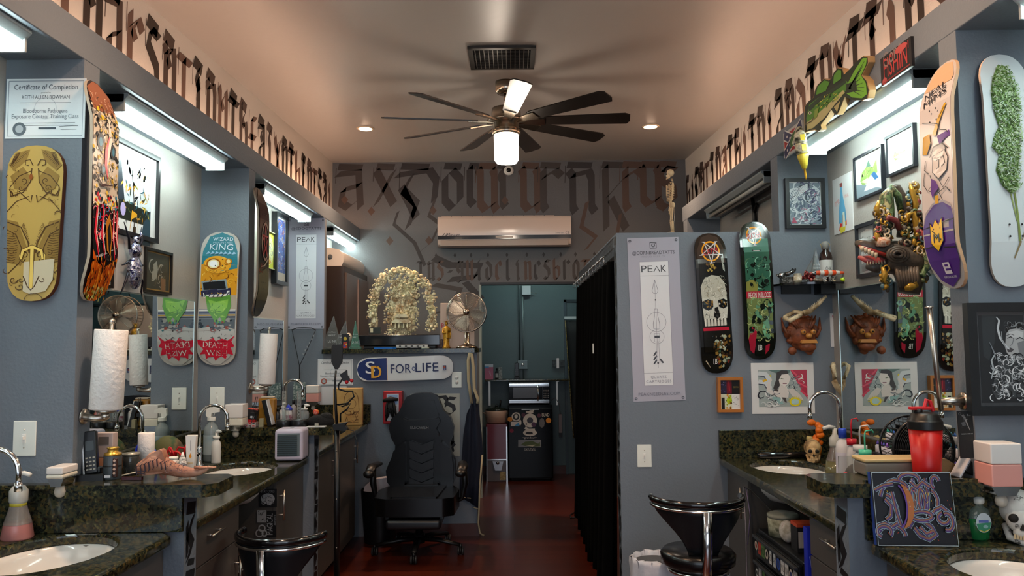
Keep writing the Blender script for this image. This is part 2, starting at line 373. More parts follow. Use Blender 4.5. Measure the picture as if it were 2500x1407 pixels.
# ---- painted blackletter: broad-nib strokes on the walls
G = {  # strokes in a unit cell (x right, y down)
 'i': [[(.5, .06), (.38, .2), (.5, .3), (.5, .86), (.62, .96)]],
 'n': [[(.2, .1), (.3, .22), (.3, .85), (.36, .95)], [(.3, .2), (.72, .12), (.78, .25), (.78, .85), (.86, .95)]],
 'u': [[(.2, .05), (.28, .15), (.28, .8), (.45, .93), (.78, .8)], [(.72, .05), (.78, .15), (.78, .85), (.86, .95)]],
 't': [[(.05, .1), (.9, .1)], [(.45, .1), (.45, .85), (.55, .95)]],
 's': [[(.8, .12), (.4, .08), (.25, .3), (.7, .5), (.75, .75), (.45, .93), (.2, .85)]],
 'a': [[(.15, .15), (.7, .1), (.75, .9)], [(.72, .4), (.3, .5), (.25, .8), (.45, .9), (.72, .7)]],
 'r': [[(.28, .08), (.28, .85), (.36, .95)], [(.28, .25), (.65, .1), (.85, .22)]],
 'f': [[(.8, .08), (.4, .12), (.4, .88)], [(.1, .45), (.75, .42)]],
 'd': [[(.25, .1), (.7, .3), (.78, .75), (.5, .94), (.25, .8), (.25, .4), (.6, .28)]],
 'h': [[(.26, .02), (.26, .95)], [(.26, .4), (.7, .3), (.78, .45), (.75, .8), (.6, .98)]],
 'k': [[(.26, .02), (.26, .95)], [(.26, .5), (.75, .2)], [(.4, .5), (.8, .95)]],
 'l': [[(.4, .02), (.4, .85), (.6, .96)]],
 'e': [[(.3, .5), (.8, .3), (.6, .1), (.28, .25), (.25, .75), (.45, .94), (.8, .82)]],
 'o': [[(.5, .08), (.25, .25), (.25, .75), (.5, .94), (.78, .75), (.78, .28), (.5, .08)]],
 'x': [[(.2, .08), (.8, .92)], [(.8, .1), (.2, .92)]],
 'm': [[(.15, .12), (.18, .9)], [(.18, .2), (.48, .12), (.5, .9)], [(.5, .2), (.8, .12), (.84, .92)]],
 'b': [[(.22, .02), (.24, .85), (.5, .95), (.8, .75), (.78, .45), (.5, .35), (.24, .48)]],
 'y': [[(.2, .08), (.26, .5), (.5, .62), (.78, .5)], [(.76, .05), (.78, .7), (.4, 1.05), (.15, 1.0)]],
 'g': [[(.75, .15), (.35, .1), (.25, .45), (.5, .6), (.76, .5)], [(.76, .1), (.78, .8), (.5, 1.02), (.2, .95)]],
 '-': [[(.3, .35), (.7, .35)], [(.3, .55), (.7, .55)]],
 'q': [[(.05, .12), (.8, .05), (.95, .2), (.9, .5)], [(.4, .12), (.2, .35), (.5, .55), (.3, .9)], [(.15, .3), (.5, .75)]],
}
def letter(a, ch, x, y, w, h, nw, col, ang=.75, hair=True):
    for st in G[ch]:
        a.nib([(x + p[0] * w, y + p[1] * h) for p in st], nw, ang, col)
    if hair:
        a.line([(x + .12 * w, y), (x + .1 * w, y + h * .35)], nw * .08, col, False)
def write(a, word, x, y, w, h, nw, cols, hair=True):
    for i, ch in enumerate(word):
        if ch != ' ':
            a.n = 1 + (i % 3); letter(a, ch, x + i * w, y, w * .92, h, nw, cols[i % len(cols)], hair=hair)
# upper side walls
rb = random.Random(4)
for side, par, x, rz in ((-1, 'wall_left', XL, R(90)), (1, 'wall_right', XR, R(-90))):
    Lh = ztop - ZT; a = Art(700, 52, 7.0, .52, y=-.001); dark = mat('#4a3830', .5); dark2 = mat('#6b5044', .5); dark3 = mat('#33271f', .5)
    for q in range(0): pass
    word = ('finuhatidxtnarsntinuthfaixnthlntsait' if side < 0 else 'hiqntinathitniandtuxttiusftrahinthil')[:35]
    for i, ch in enumerate(word):
        a.n = 1 + (i % 3); col = (dark, dark2, dark3)[i % 3]; xx = i * 20
        hh = 43 if i % 4 else 47
        if i % 3 != 1: a.nib([(xx + 1, 5), (xx + 13, 7)], 8, 1.25, col)
        letter(a, ch, xx - 3, 5, 22, hh, 7.6, col)
        if i % 2: a.nib([(xx + 9, 12), (xx + 6, 17), (xx + 9, 21)], 6, .7, col)
    o = a.build('painted_lettering', bpy.data.objects[par]); o.location = (x, YB - 3.52, ZT + .28); o.rotation_euler = (0, 0, rz)
# back wall: big row, small row
def onwall(px, py): p = PY(px, py, YB); return p.x, p.z
x0, z0 = onwall(812, 398); x1, z1 = onwall(1672, 398); _, z2 = onwall(1250, 690)
a = Art(860, 292, x1 - x0, z0 - z2, y=-.001); c1 = mat('#3c3736', .5); c2 = mat('#523f36', .5); c3 = mat('#302d2e', .5)
for i, (ch, x, w, h, c) in enumerate([('a', 6, 84, 100, c1), ('x', 100, 64, 90, c1), ('q', 160, 95, 150, c3), ('o', 265, 62, 100, c3), ('l', 325, 40, 90, c3), ('u', 350, 60, 105, c2), ('i', 395, 50, 95, c1),
        ('u', 455, 60, 105, c2), ('r', 500, 70, 105, c1), ('n', 565, 85, 110, c3), ('k', 650, 80, 150, c1), ('r', 700, 70, 105, c2), ('u', 745, 65, 95, c2), ('s', 790, 60, 105, c2)]):
    a.n = 1 + i % 3; letter(a, ch, x - 8, 12, w * 1.12, h * 1.08, 22, c)
    a.nib([(x + 8, 10), (x + w * .8, 12)], 16, 1.3, c)
a.n = 4; a.nib([(250, 90), (235, 130), (262, 150), (240, 195), (215, 215)], 10, .6, c1); a.nib([(160, 120), (150, 150), (200, 195), (225, 250)], 9, .6, c3)
a.nib([(620, 100), (605, 160), (640, 185), (615, 215)], 12, .5, c2); a.nib([(700, 130), (690, 190), (720, 235)], 10, .5, c2)
for i, (x, y) in enumerate(((95, 118), (245, 118), (140, 190), (235, 190), (700, 200), (655, 240), (30, 90), (420, 95))): a.ell(x, y, 9, 11, c2, 4)
write(a, 'tns-guidelinesbrotq', 205, 236, 23.4, 52, 8.5, [c3, c1, c2], False)
for i in range(11): a.ell(215 + i * 42 + rb.uniform(-6, 6), 226, 3.5, 6, c3, 4)
o = a.build('painted_lettering', bpy.data.objects['wall_back']); o.location = ((x0 + x1) / 2, YB, (z0 + z2) / 2)
a = Art(200, 120, 1.1, .62, y=-.001); a.nib([(60, 5), (90, 20), (150, 22), (140, 45), (90, 50)], 16, .8, c3); a.nib([(60, 60), (110, 70), (95, 110), (60, 118)], 14, .5, c1); a.n += 1
a.nib([(60, 45), (20, 60), (30, 90)], 12, .6, c1); a.nib([(120, 55), (150, 90), (110, 118)], 14, .4, c3)
o = a.build('painted_lettering', bpy.data.objects['wall_back']); p = PY(1110, 695, YB); o.location = (p.x, YB, p.z)
# narrow painted strips on the divider edges and the room side band
def strip(par, loc, rz, w, h, n, cols, seed=3, bw=.6):
    a = Art(30, 30 * h / w, w, h, y=-.001); r = random.Random(seed); H = 30 * h / w
    for i in range(n):
        y = H * i / n; s_ = H / n; a.n = 1 + i % 2; c = cols[i % len(cols)]
        a.nib([(4, y + s_ * .06), (27, y + s_ * .1)], 22 * bw, 1.35, c); a.nib([(23, y + s_ * .2), (r.uniform(8, 12), y + s_ * .45), (20, y + s_ * .62), (9, y + s_ * .82)], 13, .5, c)
        a.nib([(6, y + s_ * .28), (7, y + s_ * .75)], 9, .8, c); a.nib([(9, y + s_ * .86), (26, y + s_ * .9)], 12 * bw, 1.2, c)
    o = a.build('painted_lettering', bpy.data.objects[par]); o.location = loc; o.rotation_euler = (0, 0, rz)
ki = mat('#101012', .4)
strip('wall_divider_left_one', (XD, YL1 + .055, .53), R(90), .1, .98, 4, [ki])
strip('wall_divider_left_two', (XD, YL2 + .055, .53), R(90), .1, .98, 5, [ki])
strip('wall_divider_right', (XDR, YR1 + .055, .53), R(-90), .1, .98, 4, [ki], 7)
strip('wall_partition', (XPART, YR2 + .06, ZPART / 2), R(-90), .11, ZPART - .05, 12, [ki, mat('#2a2b2e', .4)], 5)
hb = ZPART - zb; a = Art(250, 100 * hb, 2.5, hb, y=-.001); rr = random.Random(8)
for i in range(95):
    for j in (0, 1):
        x = i * 2.6 + rr.uniform(0, 1); y = 1 + j * 100 * hb / 2; a.n = 1 + i % 2
        a.nib([(x, y), (x + .3, y + rr.uniform(4, 7.5))], 1.3, .8, ki)
        if rr.random() < .6: a.nib([(x - .5, y + .3), (x + 1.8, y + .5)], 1.0, 1.2, ki)
o = a.build('painted_lettering', bpy.data.objects['wall_partition_side']); o.location = (XPART, YR2 + 1.33, (ZPART + zb) / 2); o.rotation_euler = (0, 0, R(-90))

# ------------------------------------------------------------------ LAMPS
TUBE = mat('#e2f5f0', .4, em=25, name='lit_tube'); WARMGLOW = mat('#ffd9b8', .5, em=30, name='warm_bulb')
HOUSE = mat('#9aa3a6', .4, .2); UNLIT = mat('#a9a8a2', .35)
def fluor(x, y0, y1, label, lit=True, z=ZS):
    t = thing('fluorescent_fixture', label, 'ceiling light', (x, (y0 + y1) / 2, z)); L = y1 - y0
    MB().prism([(-.07, 0), (.07, 0), (.07, -.012), (.045, -.038), (-.045, -.038), (-.07, -.012)], -L / 2, L / 2, HOUSE).build('housing', t, bevel=.003)
    for s_ in (-1, 1):
        MB().box(-.055, .055, s_ * L / 2 - (.012 if s_ > 0 else 0), s_ * L / 2 + (0 if s_ > 0 else .012), -.078, 0, HOUSE).build('end_cap', t, bevel=.003)
        MB().cyl((s_ * .025, -L / 2 + .012, -.058), .014, L - .024, TUBE if lit else UNLIT, 12, 'y').build('tube', t)
    return t
lx = BL - .1
def yat(px, x): return PX(px, 400, x).y
fluor(lx, 1.1, PX(28, 90, lx).y, 'lit fluorescent tube fixture cut by the frame edge above the certificate')
fluor(lx, PX(272, 260, lx).y, PX(527, 395, lx).y, 'long lit fluorescent fixture above the white matted battle picture')
fluor(lx, PX(626, 475, lx).y, PX(744, 528, lx).y, 'lit fluorescent fixture above the yellow painting and narrow black frame')
fluor(lx, PX(800, 550, lx).y, PX(876, 595, lx).y, 'short lit fluorescent fixture above the dark glass-door cabinet')
rx = BR + .1
fluor(rx, 1.0, 2.4, 'lit fluorescent fixture over the white deck with the green plant')
fluor(rx, PX(2262, 200, rx).y, PX(1993, 370, rx).y, 'long lit fluorescent fixture behind the bass fish sign')
fluor(rx, PX(1885, 440, rx).y, PX(1740, 515, rx).y, 'unlit twin-tube fluorescent fixture above the partition top', lit=False)
# back-room tube and closed-room light
t = fluor(0, -.5, .5, 'lit fluorescent fixture on the ceiling of the back room', z=2.9); t.location = (.3, 8.75, 2.892); t.rotation_euler = (0, 0, R(90))
# rope of warm lights lying on the ledges above the beams
for nm, x, ye in (('the certificate side', BL - .2, YB - .1), ('the bass fish side', BR + .2, 6.9)):
    mb = MB(); mb.tube([(x, -1.0, ZT + .012), (x, ye, ZT + .012)], .008, mat('#ffccaa', .5, em=34, name='rope_light_glow'), 6)
    mb.build('rope_light', label='warm rope light lying on the ledge of ' + nm, cat='rope light')
# recessed downlights
def downlight(x, y, label, en=100):
    t = thing('recessed_downlight', label, 'ceiling light', (x, y, zc(y)), group='recessed warm downlights')
    MB().lathe([(.075, -.001), (.078, -.006), (.06, -.01), (.058, -.001)], mat('#d8c4a8', .4), 24, cap=False).build('trim_ring', t)
    MB().lathe([(.056, -.004), (.045, -.012), (.02, -.016), (.001, -.017)], WARMGLOW, 20).build('bulb', t)
    l = bpy.data.lights.new('downlight_beam', 'SPOT'); l.energy = en; l.color = (1, .62, .38); l.spot_size = R(150); l.spot_blend = 1; l.shadow_soft_size = .06
    o = bpy.data.objects.new('downlight_beam', l); COL.objects.link(o); o.parent = t; o.location = (0, 0, -.03)
def ceilpt(px, py):
    d = ray(px, py); k = (zc(0) - CZ) / (d.z - .0318 * d.y); return Vector((0, 0, CZ)) + d * k
pl = ceilpt(892, 313); pr = ceilpt(1588, 308)
downlight(pl.x, pl.y, 'warm recessed downlight beside the thin fan blades and the beam with certificate'); downlight(pr.x, pr.y, 'warm recessed downlight beside the widest black fan blades')
downlight(-.9, 2.7, 'warm recessed downlight over the entrance', 100); downlight(.9, 2.7, 'warm recessed downlight over the entrance', 100)

# ------------------------------------------------------------------ ceiling fan
hub = ceilpt(1235, 200); FY = hub.y; fz = zc(FY)
t = thing('ceiling_fan', 'brushed nickel ceiling fan with nine black blades and lit glass drum', 'ceiling fan', (hub.x, FY, fz))
NI = mat('#a89a8a', .22, 1, name='brushed_nickel')
def zf(py): return PY(1245, py, FY).z - fz
MB().lathe([(.075, 0), (.075, -.07), (.06, -.085), (.02, -.09)], NI, 28).build('canopy', t)
MB().cyl((0, 0, zf(275)), .015, -zf(275) - .08, NI, 14).build('downrod', t)
zm = zf(290)
MB().lathe([(.03, zf(262)), (.1, zf(266)), (.105, zm + .02), (.105, zm - .01), (.14, zm - .015), (.14, zm - .03), (.09, zm - .035), (.085, zf(325))], NI, 32).build('motor_housing', t)
g0, g1 = zf(326), zf(398)
MB().lathe([(.082, g0), (.086, g0 - .02), (.083, g1 + .02), (.07, g1), (.01, g1 - .002)], mat('#ffedd8', .4, em=24, name='lit_glass_drum'), 28).build('glass_shade', t)
MB().lathe([(.095, zf(318)), (.1, zf(322)), (.098, zf(330)), (.085, zf(331))], NI, 28).build('lamp_collar', t)
def fanblade(ang, L=.86):
    M_ = Matrix.Rotation(ang, 4, 'Z'); b = MB(); pts = []; T = Matrix.Rotation(R(-14), 4, 'X')
    out = [(.2, -.03), (.24, -.052), (L * .96, -.07), (L, -.05), (L * 1.005, .03), (L * .98, .066), (.24, .05), (.2, .03)]
    T2 = M_ @ Matrix.Translation((0, 0, zm - .02)) @ T
    b.slab(out, -.004, .004, mat('#17120f', .35), T2)
    o = b.build('blade', t); b = MB(); b.slab([(.08, -.02), (.2, -.035), (.27, -.04), (.27, .04), (.2, .035), (.08, .02)], -.012, -.004, NI, T2); b.build('blade_bracket', t)
tips = [(1012, 228), (1272, 205), (1508, 228), (1572, 288), (1492, 342), (1310, 375), (1135, 370), (960, 343), (912, 287)]
for px, py in tips:
    p = PZ(px, py, fz + zm - .02); a_ = math.atan2(p.y - FY, p.x - hub.x); fanblade(a_)
# vent, camera dome
v0, v1 = ceilpt(1141, 109), ceilpt(1306, 161); vx0, vx1 = ceilpt(1145, 135).x, ceilpt(1306, 135).x
t = thing('ceiling_vent', 'dark rectangular ceiling vent grille with louvres behind the fan', 'vent', ((vx0 + vx1) / 2, (v0.y + v1.y) / 2, zc(v0.y) - .01))
t.rotation_euler = (.0318, 0, 0)
hw, hd = (vx1 - vx0) / 2, abs(v1.y - v0.y) / 2; dk = mat('#2b2723', .4, .3)
MB().box(-hw, hw, -hd, hd, 0, .008, BLACK).build('duct_opening', t)
MB().box(-hw, hw, -hd, -hd + .03, -.008, 0, dk).box(-hw, hw, hd - .03, hd, -.008, 0, dk).box(-hw, -hw + .03, -hd, hd, -.008, 0, dk).box(hw - .03, hw, -hd, hd, -.008, 0, dk).build('frame', t)
mb = MB()
for i in range(16): mb.box(-hw + .03, hw - .03, -hd + .04 + i * (2 * hd - .08) / 15 - .002, -hd + .04 + i * (2 * hd - .08) / 15 + .002, -.006, 0, dk)
for i in range(13): x = -hw + .03 + (i + .5) * (2 * hw - .06) / 13; mb.box(x - .002, x + .002, -hd + .03, hd - .03, -.01, -.004, mat('#55504a', .4, .3))
mb.build('louvre_grille', t)
p = PY(1242, 417, YB); t = thing('dome_camera', 'small white dome security camera high on the lettered wall', 'camera', p)
MB().lathe([(.052, 0), (.052, -.015), (.03, -.03)], WHITE, 24, axis='y').build('housing', t); MB().ball((0, -.025, 0), .026, mat('#0a0a0c', .1)).build('dome', t)
# ------------------------------------------------------------------ WORKTOPS, CABINETS, SINKS, MIRRORS
ZC = .93
def slab_hole(pts, hole, z0, z1, m):
    bm = bmesh.new()
    def loop(ps, z):
        vs = [bm.verts.new((p[0], p[1], z)) for p in ps]; es = [bm.edges.new((vs[i], vs[(i + 1) % len(vs)])) for i in range(len(vs))]; return vs, es
    top = [loop(q, z1) for q in (pts, hole)]; bot = [loop(q, z0) for q in (pts, hole)]
    for L in (top, bot): bmesh.ops.triangle_fill(bm, edges=L[0][1] + L[1][1], use_beauty=True)
    for a, b in zip(top, bot):
        n = len(a[0])
        for i in range(n): bm.faces.new((a[0][i], a[0][(i + 1) % n], b[0][(i + 1) % n], b[0][i]))
    bmesh.ops.recalc_face_normals(bm, faces=bm.faces); me = bpy.data.meshes.new('slab'); bm.to_mesh(me); bm.free(); me.materials.append(m); return me
PORC = mat('#d9d7d3', .12, coat=.5, name='porcelain')
def worktop(label, pts, sink, splashes):
    t = thing('countertop', label, 'countertop', (0, 0, 0))
    cx, cy, ax, ay = sink
    hole = [(cx + ax * cos(2 * pi * k / 40), cy + ay * sin(2 * pi * k / 40)) for k in range(40)]
    me = slab_hole(pts, hole, ZC - .04, ZC, GRAN); o = bpy.data.objects.new('slab', me); COL.objects.link(o); o.parent = t
    d = o.modifiers.new('b', 'BEVEL'); d.width = .012; d.segments = 3; d.limit_method = 'ANGLE'; d.angle_limit = R(60)
    for s_ in splashes: MB().box(*s_, GRAN).build('backsplash', t, bevel=.003)
    s = thing('sink_basin', 'white oval undermount sink basin in the ' + label.split(' worktop')[0].replace('dark granite', 'granite') + ' worktop', 'sink', (cx, cy, ZC - .04))
    prof = [(1.04, 0), (1.0, -.001), (.98, -.02), (.9, -.075), (.7, -.12), (.4, -.14), (.1, -.145)]
    MB().lathe([(r, z) for r, z in prof], PORC, 40, sx=ax, sy=ay, cap=False).build('bowl', s, thick=.006)
    MB().lathe([(.03, -.138), (.03, -.143), (.005, -.144)], CHROME, 20).build('drain', s)
    return t
cL, cR = -1.212, 1.172
worktop('dark granite front bay worktop beside the pink soap flask', [(XL, .3), (cL, .3), (cL, YL1 - .06), (cL - .05, YL1), (XL, YL1)], (-1.53, 2.60, .2, .25), [(XL, -1.19, YL1 - .02, YL1, ZC, 1.09), (XL, XL + .02, .3, YL1 - .02, ZC, 1.09)])
worktop('dark granite middle bay worktop with the practice foot behind', [(XL, YB_L1), (cL, YB_L1), (cL, YL2 - .06), (cL - .05, YL2), (XL, YL2)], (-1.50, 4.3, .2, .25), [(XL, -1.22, YL2 - .02, YL2, ZC, 1.09), (XL, XL + .02, YB_L1, YL2 - .02, ZC, 1.09)])
worktop('dark granite rear bay worktop with the carved wood panel', [(XL, YB_L2), (cL, YB_L2), (cL, YL3), (XL, YL3)], (-1.53, 6.1, .2, .25), [(XL, cL + .02, YL3 - .02, YL3, ZC, 1.09), (XL, XL + .02, YB_L2, YL3 - .02, ZC, 1.09)])
worktop('dark granite worktop with the small skull and wrist bar', [(XR, YR1 + .11), (cR, YR1 + .11), (cR, YR2), (XR, YR2)], (1.46, 4.2, .2, .25), [(cR, XR, YR2 - .02, YR2, ZC, 1.088), (XR - .02, XR, YR1 + .11, YR2 - .02, ZC, 1.088)])
worktop('dark granite front worktop carrying the graffiti canvas', [(XR, .3), (cR, .3), (cR, YR1 - .05), (cR + .04, YR1), (XR, YR1)], (1.49, 2.31, .2, .24), [(cR, XR, YR1 - .02, YR1, ZC, 1.13), (XR - .02, XR, .3, YR1 - .02, ZC, 1.09)])
def ledge(label, pts, z, th=.045):
    MB().slab(pts, z - th, z, GRAN).build('granite_ledge', bevel=.014, bseg=3, label=label, cat='ledge')
c = .035
def lpts(x0, x1, y0, y1, s_=1):
    e = x1; return [(x0, y0), (e - s_ * c, y0), (e, y0 + c), (e, y1 - c), (e - s_ * c, y1), (x0, y1)]
ledge('dark granite ledge carrying the practice foot and cordless phone', lpts(-1.6, -1.06, YL1 - .06, YL1 + .17), 1.105)
MB().box(-1.893, -1.6, YL1 - .045, YL1, 1.09, 1.105, GRAN).build('granite_ledge', label='thin granite lip under the light switch by the gold deck', cat='ledge')
ledge('dark granite ledge carrying the acrylic awards on black bases', lpts(-1.6, -1.03, YL2 - .05, YL2 + .17), 1.105)
ledge('dark granite ledge carrying the red shaker bottle', lpts(BR, 1.03, YR1 - .05, YR1 + .17, -1), 1.122)
MB().slab([(-1.6, YL3 - .05), (XD3 - .01, YL3 - .05), (XD3 + .02, YL3 - .02), (XD3 + .02, YL3 + .42), (-1.6, YL3 + .42)], ZD3 - .035, ZD3, GRAN).build('display_shelf', bevel=.01, label='long dark granite shelf carrying the ivory dragon carving', cat='shelf')
CAB = mat('#4b4744', .35, name='cabinet_laminate')
def cabinet(label, x0, x1, y0, y1, doors, front, open_gap=None):
    """doors: list of (y0, y1, z0, z1, kind) on the face at x=front"""
    x0, x1 = (x0 + .03, x1) if front > (x0 + x1) / 2 else (x0, x1 - .03); y1 -= .006; y0 += .004
    t = thing('base_cabinet', label, 'cabinet', ((x0 + x1) / 2, (y0 + y1) / 2, 0)); ox, oy = (x0 + x1) / 2, (y0 + y1) / 2; s = 1 if front > ox else -1
    b = MB(); xb = x1 if s < 0 else x0; th = .018
    b.box(x0 - ox, x1 - ox, y0 - oy, y0 - oy + th, .09, ZC - .042, CAB).box(x0 - ox, x1 - ox, y1 - oy - th, y1 - oy, .09, ZC - .042, CAB).box(x0 - ox, x1 - ox, y0 - oy, y1 - oy, .09, .108, CAB)
    b.box(*sorted((xb - ox, xb - ox + s * th)), y0 - oy, y1 - oy, .09, ZC - .042, CAB).box(*sorted((xb - ox, front - ox - s * .06)), y0 - oy, y1 - oy, 0, .09, BLACK)
    b.build('carcass', t)
    for (a, e, z0, z1, hk) in doors:
        d = MB().box(*sorted((front - ox, front - ox + s * .018)), a - oy + .002, e - oy - .002, z0, z1, CAB).build('drawer' if hk == 'h' else 'door', t, bevel=.002)
        hx = front - ox + s * .045; mb = MB()
        if hk == 'h':
            ym, zm_ = (a + e) / 2 - oy, z1 - .06; p0, p1 = (hx, ym - .07, zm_), (hx, ym + .07, zm_); q = [(ym - .05, zm_), (ym + .05, zm_)]
        else:
            yy = (e - .05 if hk == 'r' else a + .05) - oy; zc_ = z1 - .14; p0, p1 = (hx, yy, zc_ - .08), (hx, yy, zc_ + .08); q = [(yy, zc_ - .05), (yy, zc_ + .05)]
        mb.tube([p0, p1], .006, STEEL, 8)
        for yy, zz in q: mb.tube([(front - ox, yy, zz), (hx, yy, zz)], .004, STEEL, 6)
        mb.build('handle', d)
    return t
zt2 = ZC - .045
cabinet('dark laminate cabinet under the front sink beside the certificate pier', XL, -1.28, .4, YL1, [(.4, 1.6, .1, zt2, 'r'), (1.6, YL1, .1, zt2, 'l')], -1.28)
y0 = PX(650, 1200, -1.27).y
cabinet('dark laminate cabinet with a wooden-look drawer pull behind the lettered post', XL, -1.27, YB_L1, 3.62, [(YB_L1, 3.62, .72, zt2, 'h'), (YB_L1, 3.62, .1, .715, 'r')], -1.27)
cabinet('dark laminate cabinet with black stickers on its bay side', XL, -1.27, 4.18, YL2, [(4.18, YL2, .1, zt2, 'l')], -1.27)
cabinet('dark laminate cabinet with tall pulls behind the black phone stand', XL, -1.27, YB_L2, 6.25, [(YB_L2, 5.5, .1, zt2, 'r'), (5.5, 6.25, .1, zt2, 'r')], -1.27)
cabinet('dark laminate cabinet between the bar stool and the partition', 1.235, XR, 4.12, YR2, [(4.12, YR2, .1, zt2, 'l')], 1.235)
cabinet('dark laminate cabinet with drawer pull beside the toolbox', 1.235, XR, YR1 + .11, 3.28, [(YR1 + .11, 3.28, .72, zt2, 'h'), (YR1 + .11, 3.28, .1, .715, 'l')], 1.235)
cabinet('dark laminate cabinet under the canvas worktop', 1.26, XR, .4, YR1, [(.4, 1.6, .1, zt2, 'r'), (1.6, YR1, .1, zt2, 'l')], 1.26)
MIR = mat('#dfe6e4', .015, 1, name='silvered_glass'); GLED = mat('#b9c9c6', .1, .4)
def mirror(label, x, s, y0, y1, z0, z1):
    t = thing('wall_mirror', label, 'mirror', (x, (y0 + y1) / 2, (z0 + z1) / 2)); hy, hz = (y1 - y0) / 2, (z1 - z0) / 2
    MB().box(*sorted((0, s * .006)), -hy, hy, -hz, hz, MIR).build('mirror_glass', t)
    MB().box(*sorted((0, s * .0075)), hy - .006, hy + .001, -hz, hz, GLED).box(*sorted((0, s * .0075)), -hy, hy, hz - .004, hz + .001, GLED).build('polished_edge', t)
mirror('frameless wall mirror behind the paper towels and practice foot', XL, 1, YB_L1 + .03, 4.64, 1.095, 1.86)
mirror('frameless wall mirror beside the hanging lanyard', XL, 1, YB_L2 + .03, 6.45, 1.095, PX(690, 800, XL).z + .06)
mirror('frameless wall mirror in the front bay beside the soap dispenser', XL, 1, .6, YL1 - .12, 1.095, 1.86)
mirror('frameless wall mirror behind the ornate dragon mask', XR, -1, YR1 + .15, 4.42, 1.1, 1.88)

# ------------------------------------------------------------------ faucets, dispensers, switches, towel holders
def gooseneck(label, x, y, z, H=.33, reach=.13, dirn=(1, 0), lever=True, r=.009):
    t = thing('gooseneck_faucet', label, 'faucet', (x, y, z), rz=math.atan2(dirn[1], dirn[0]))
    MB().lathe([(.026, 0), (.026, .01), (.016, .02), (.015, .1), (.012, .11)], CHROME, 18).build('body', t)
    q = reach / 2; pts = [(0, 0, .1), (0, 0, H - q)] + [(q - q * cos(a), 0, H - q + q * sin(a)) for a in [pi * k / 12 for k in range(1, 13)]] + [(reach, 0, H - q - .035)]
    MB().tube(pts, r, CHROME, 10).cyl((reach, 0, H - q - .06), r * 1.35, .03, CHROME, 12).build('spout', t)
    if lever: 
        l = MB(); l.tube([(0, 0, .07), (0, -.03, .075), (.0, -.08, .11)], [.008, .007, .004], CHROME, 8).ball((0, .022, .07), .012, CHROME); l.build('lever', t)
        MB().cyl((0, -.032, .072), .011, .02, BLACK, 12, 'y').ball((0, .036, .07), .006, RED).build('temperature_cap', t)
    return t
p = PX(352 / 3.518 + 400, 960, -1.70)
gooseneck('tall chrome gooseneck faucet beside the spray bottle', -1.73, 4.35, ZC, .335, .15, (1, .1))
gooseneck('chrome gooseneck faucet rising before the pink dispenser', -1.72, 5.9, ZC, .40, .14, (1, .1))
p = PZ(2032, 1135, ZC); gooseneck('tall chrome gooseneck faucet beside the clear soap flask', 1.66, 4.0, ZC, .40, .15, (-1, .1))
gooseneck('chrome gooseneck faucet cut by the frame edge beside the light switch', -1.785, 2.6, ZC, .335, .16, (1, 0), False)
def dispenser(label, px0, px1, py0, py1, Y, pink=True, depth=.1):
    a, b = PY(px0, py0, Y - depth), PY(px1, py1, Y - depth); w, h = b.x - a.x, a.z - b.z
    t = thing('soap_dispenser', label, 'soap dispenser', ((a.x + b.x) / 2, Y, a.z - h))
    lo = mat('#d99a92', .3) if pink else mat('#d8d4c6', .35); hi = mat('#dcd8d6', .35)
    k = .52 if pink else .35
    MB().box(-w / 2, w / 2, -depth, 0, 0, h * k, lo).build('liquid_tank', t, bevel=.005)
    MB().box(-w / 2, w / 2, -depth, 0, h * k + .0005, h, hi).build('cover', t, bevel=.005)
    MB().prism([(-w * .48, 0), (w * .48, 0), (w * .3, -.03), (-w * .3, -.03)], -depth * .9, -.01, CHROME).build('push_plate', t, bevel=.004)
    MB().lathe([(.014, -.03), (.02, -.05), (.016, -.065), (.005, -.072)], mat('#c6c2b8', .15, trans=.3), 14, c=(0, -depth * .6, 0)).build('nozzle', t)
    return t
dispenser('cream wall soap dispenser beside the white switch of the monster deck pier', 549, 592, 988, 1040, YL2, False)
dispenser('small pink-filled wall soap dispenser beside the acrylic awards', 747, 777, 942, 982, YL3)
dispenser('large pink-filled wall soap dispenser under the smoke portrait', 2418, 2500, 1084, 1190, YR1)
dispenser('clear wall soap dispenser with white pump below the light switch', 112, 152, 1142, 1170, YL1, False)
def plate(label, px0, px1, py0, py1, Y, kind='switch', x=None, nm=None):
    a, b = PY(px0, py0, Y), PY(px1, py1, Y); w, h = b.x - a.x, a.z - b.z
    t = thing('light_switch' if kind == 'switch' else 'wall_outlet', label, 'switch' if kind == 'switch' else 'outlet', ((a.x + b.x) / 2, Y, (a.z + b.z) / 2))
    MB().box(-w / 2, w / 2, -.006, 0, -h / 2, h / 2, mat('#dfe3de', .35)).build('wall_plate', t, bevel=.003)
    if kind == 'switch': 
        MB().box(-.006, .006, -.009, -.006, -.015, .015, WHITE).box(-.003, .003, -.018, -.009, -.002, .008, WHITE).build('toggle', t)
        mb = MB(); mb.ball((0, -.0065, .032), .003, STEEL, 8, 5).ball((0, -.0065, -.032), .003, STEEL, 8, 5); mb.build('screw', t)
    else:
        for s in (-1, 1): MB().lathe([(.016, 0), (.016, -.003)], WHITE, 16, axis='y', c=(0, -.006, s * .02)).box(-.006, -.004, -.0105, -.009, s * .02 - .003, s * .02 + .006, BLACK).box(.004, .006, -.0105, -.009, s * .02 - .003, s * .02 + .006, BLACK).build('socket', t)
plate('wide white light switch under the gold tribal deck', 35, 88, 1028, 1114, YL1)
plate('white light switch under the wizard monster deck', 513, 548, 946, 1000, YL2)
plate('white light switch low on the partition under the grey banner', 1555, 1591, 1086, 1141, YR2)
plate('white outlet below the end of the FOR LIFE deck', 1103, 1127, 909, 947, YL3, 'outlet')
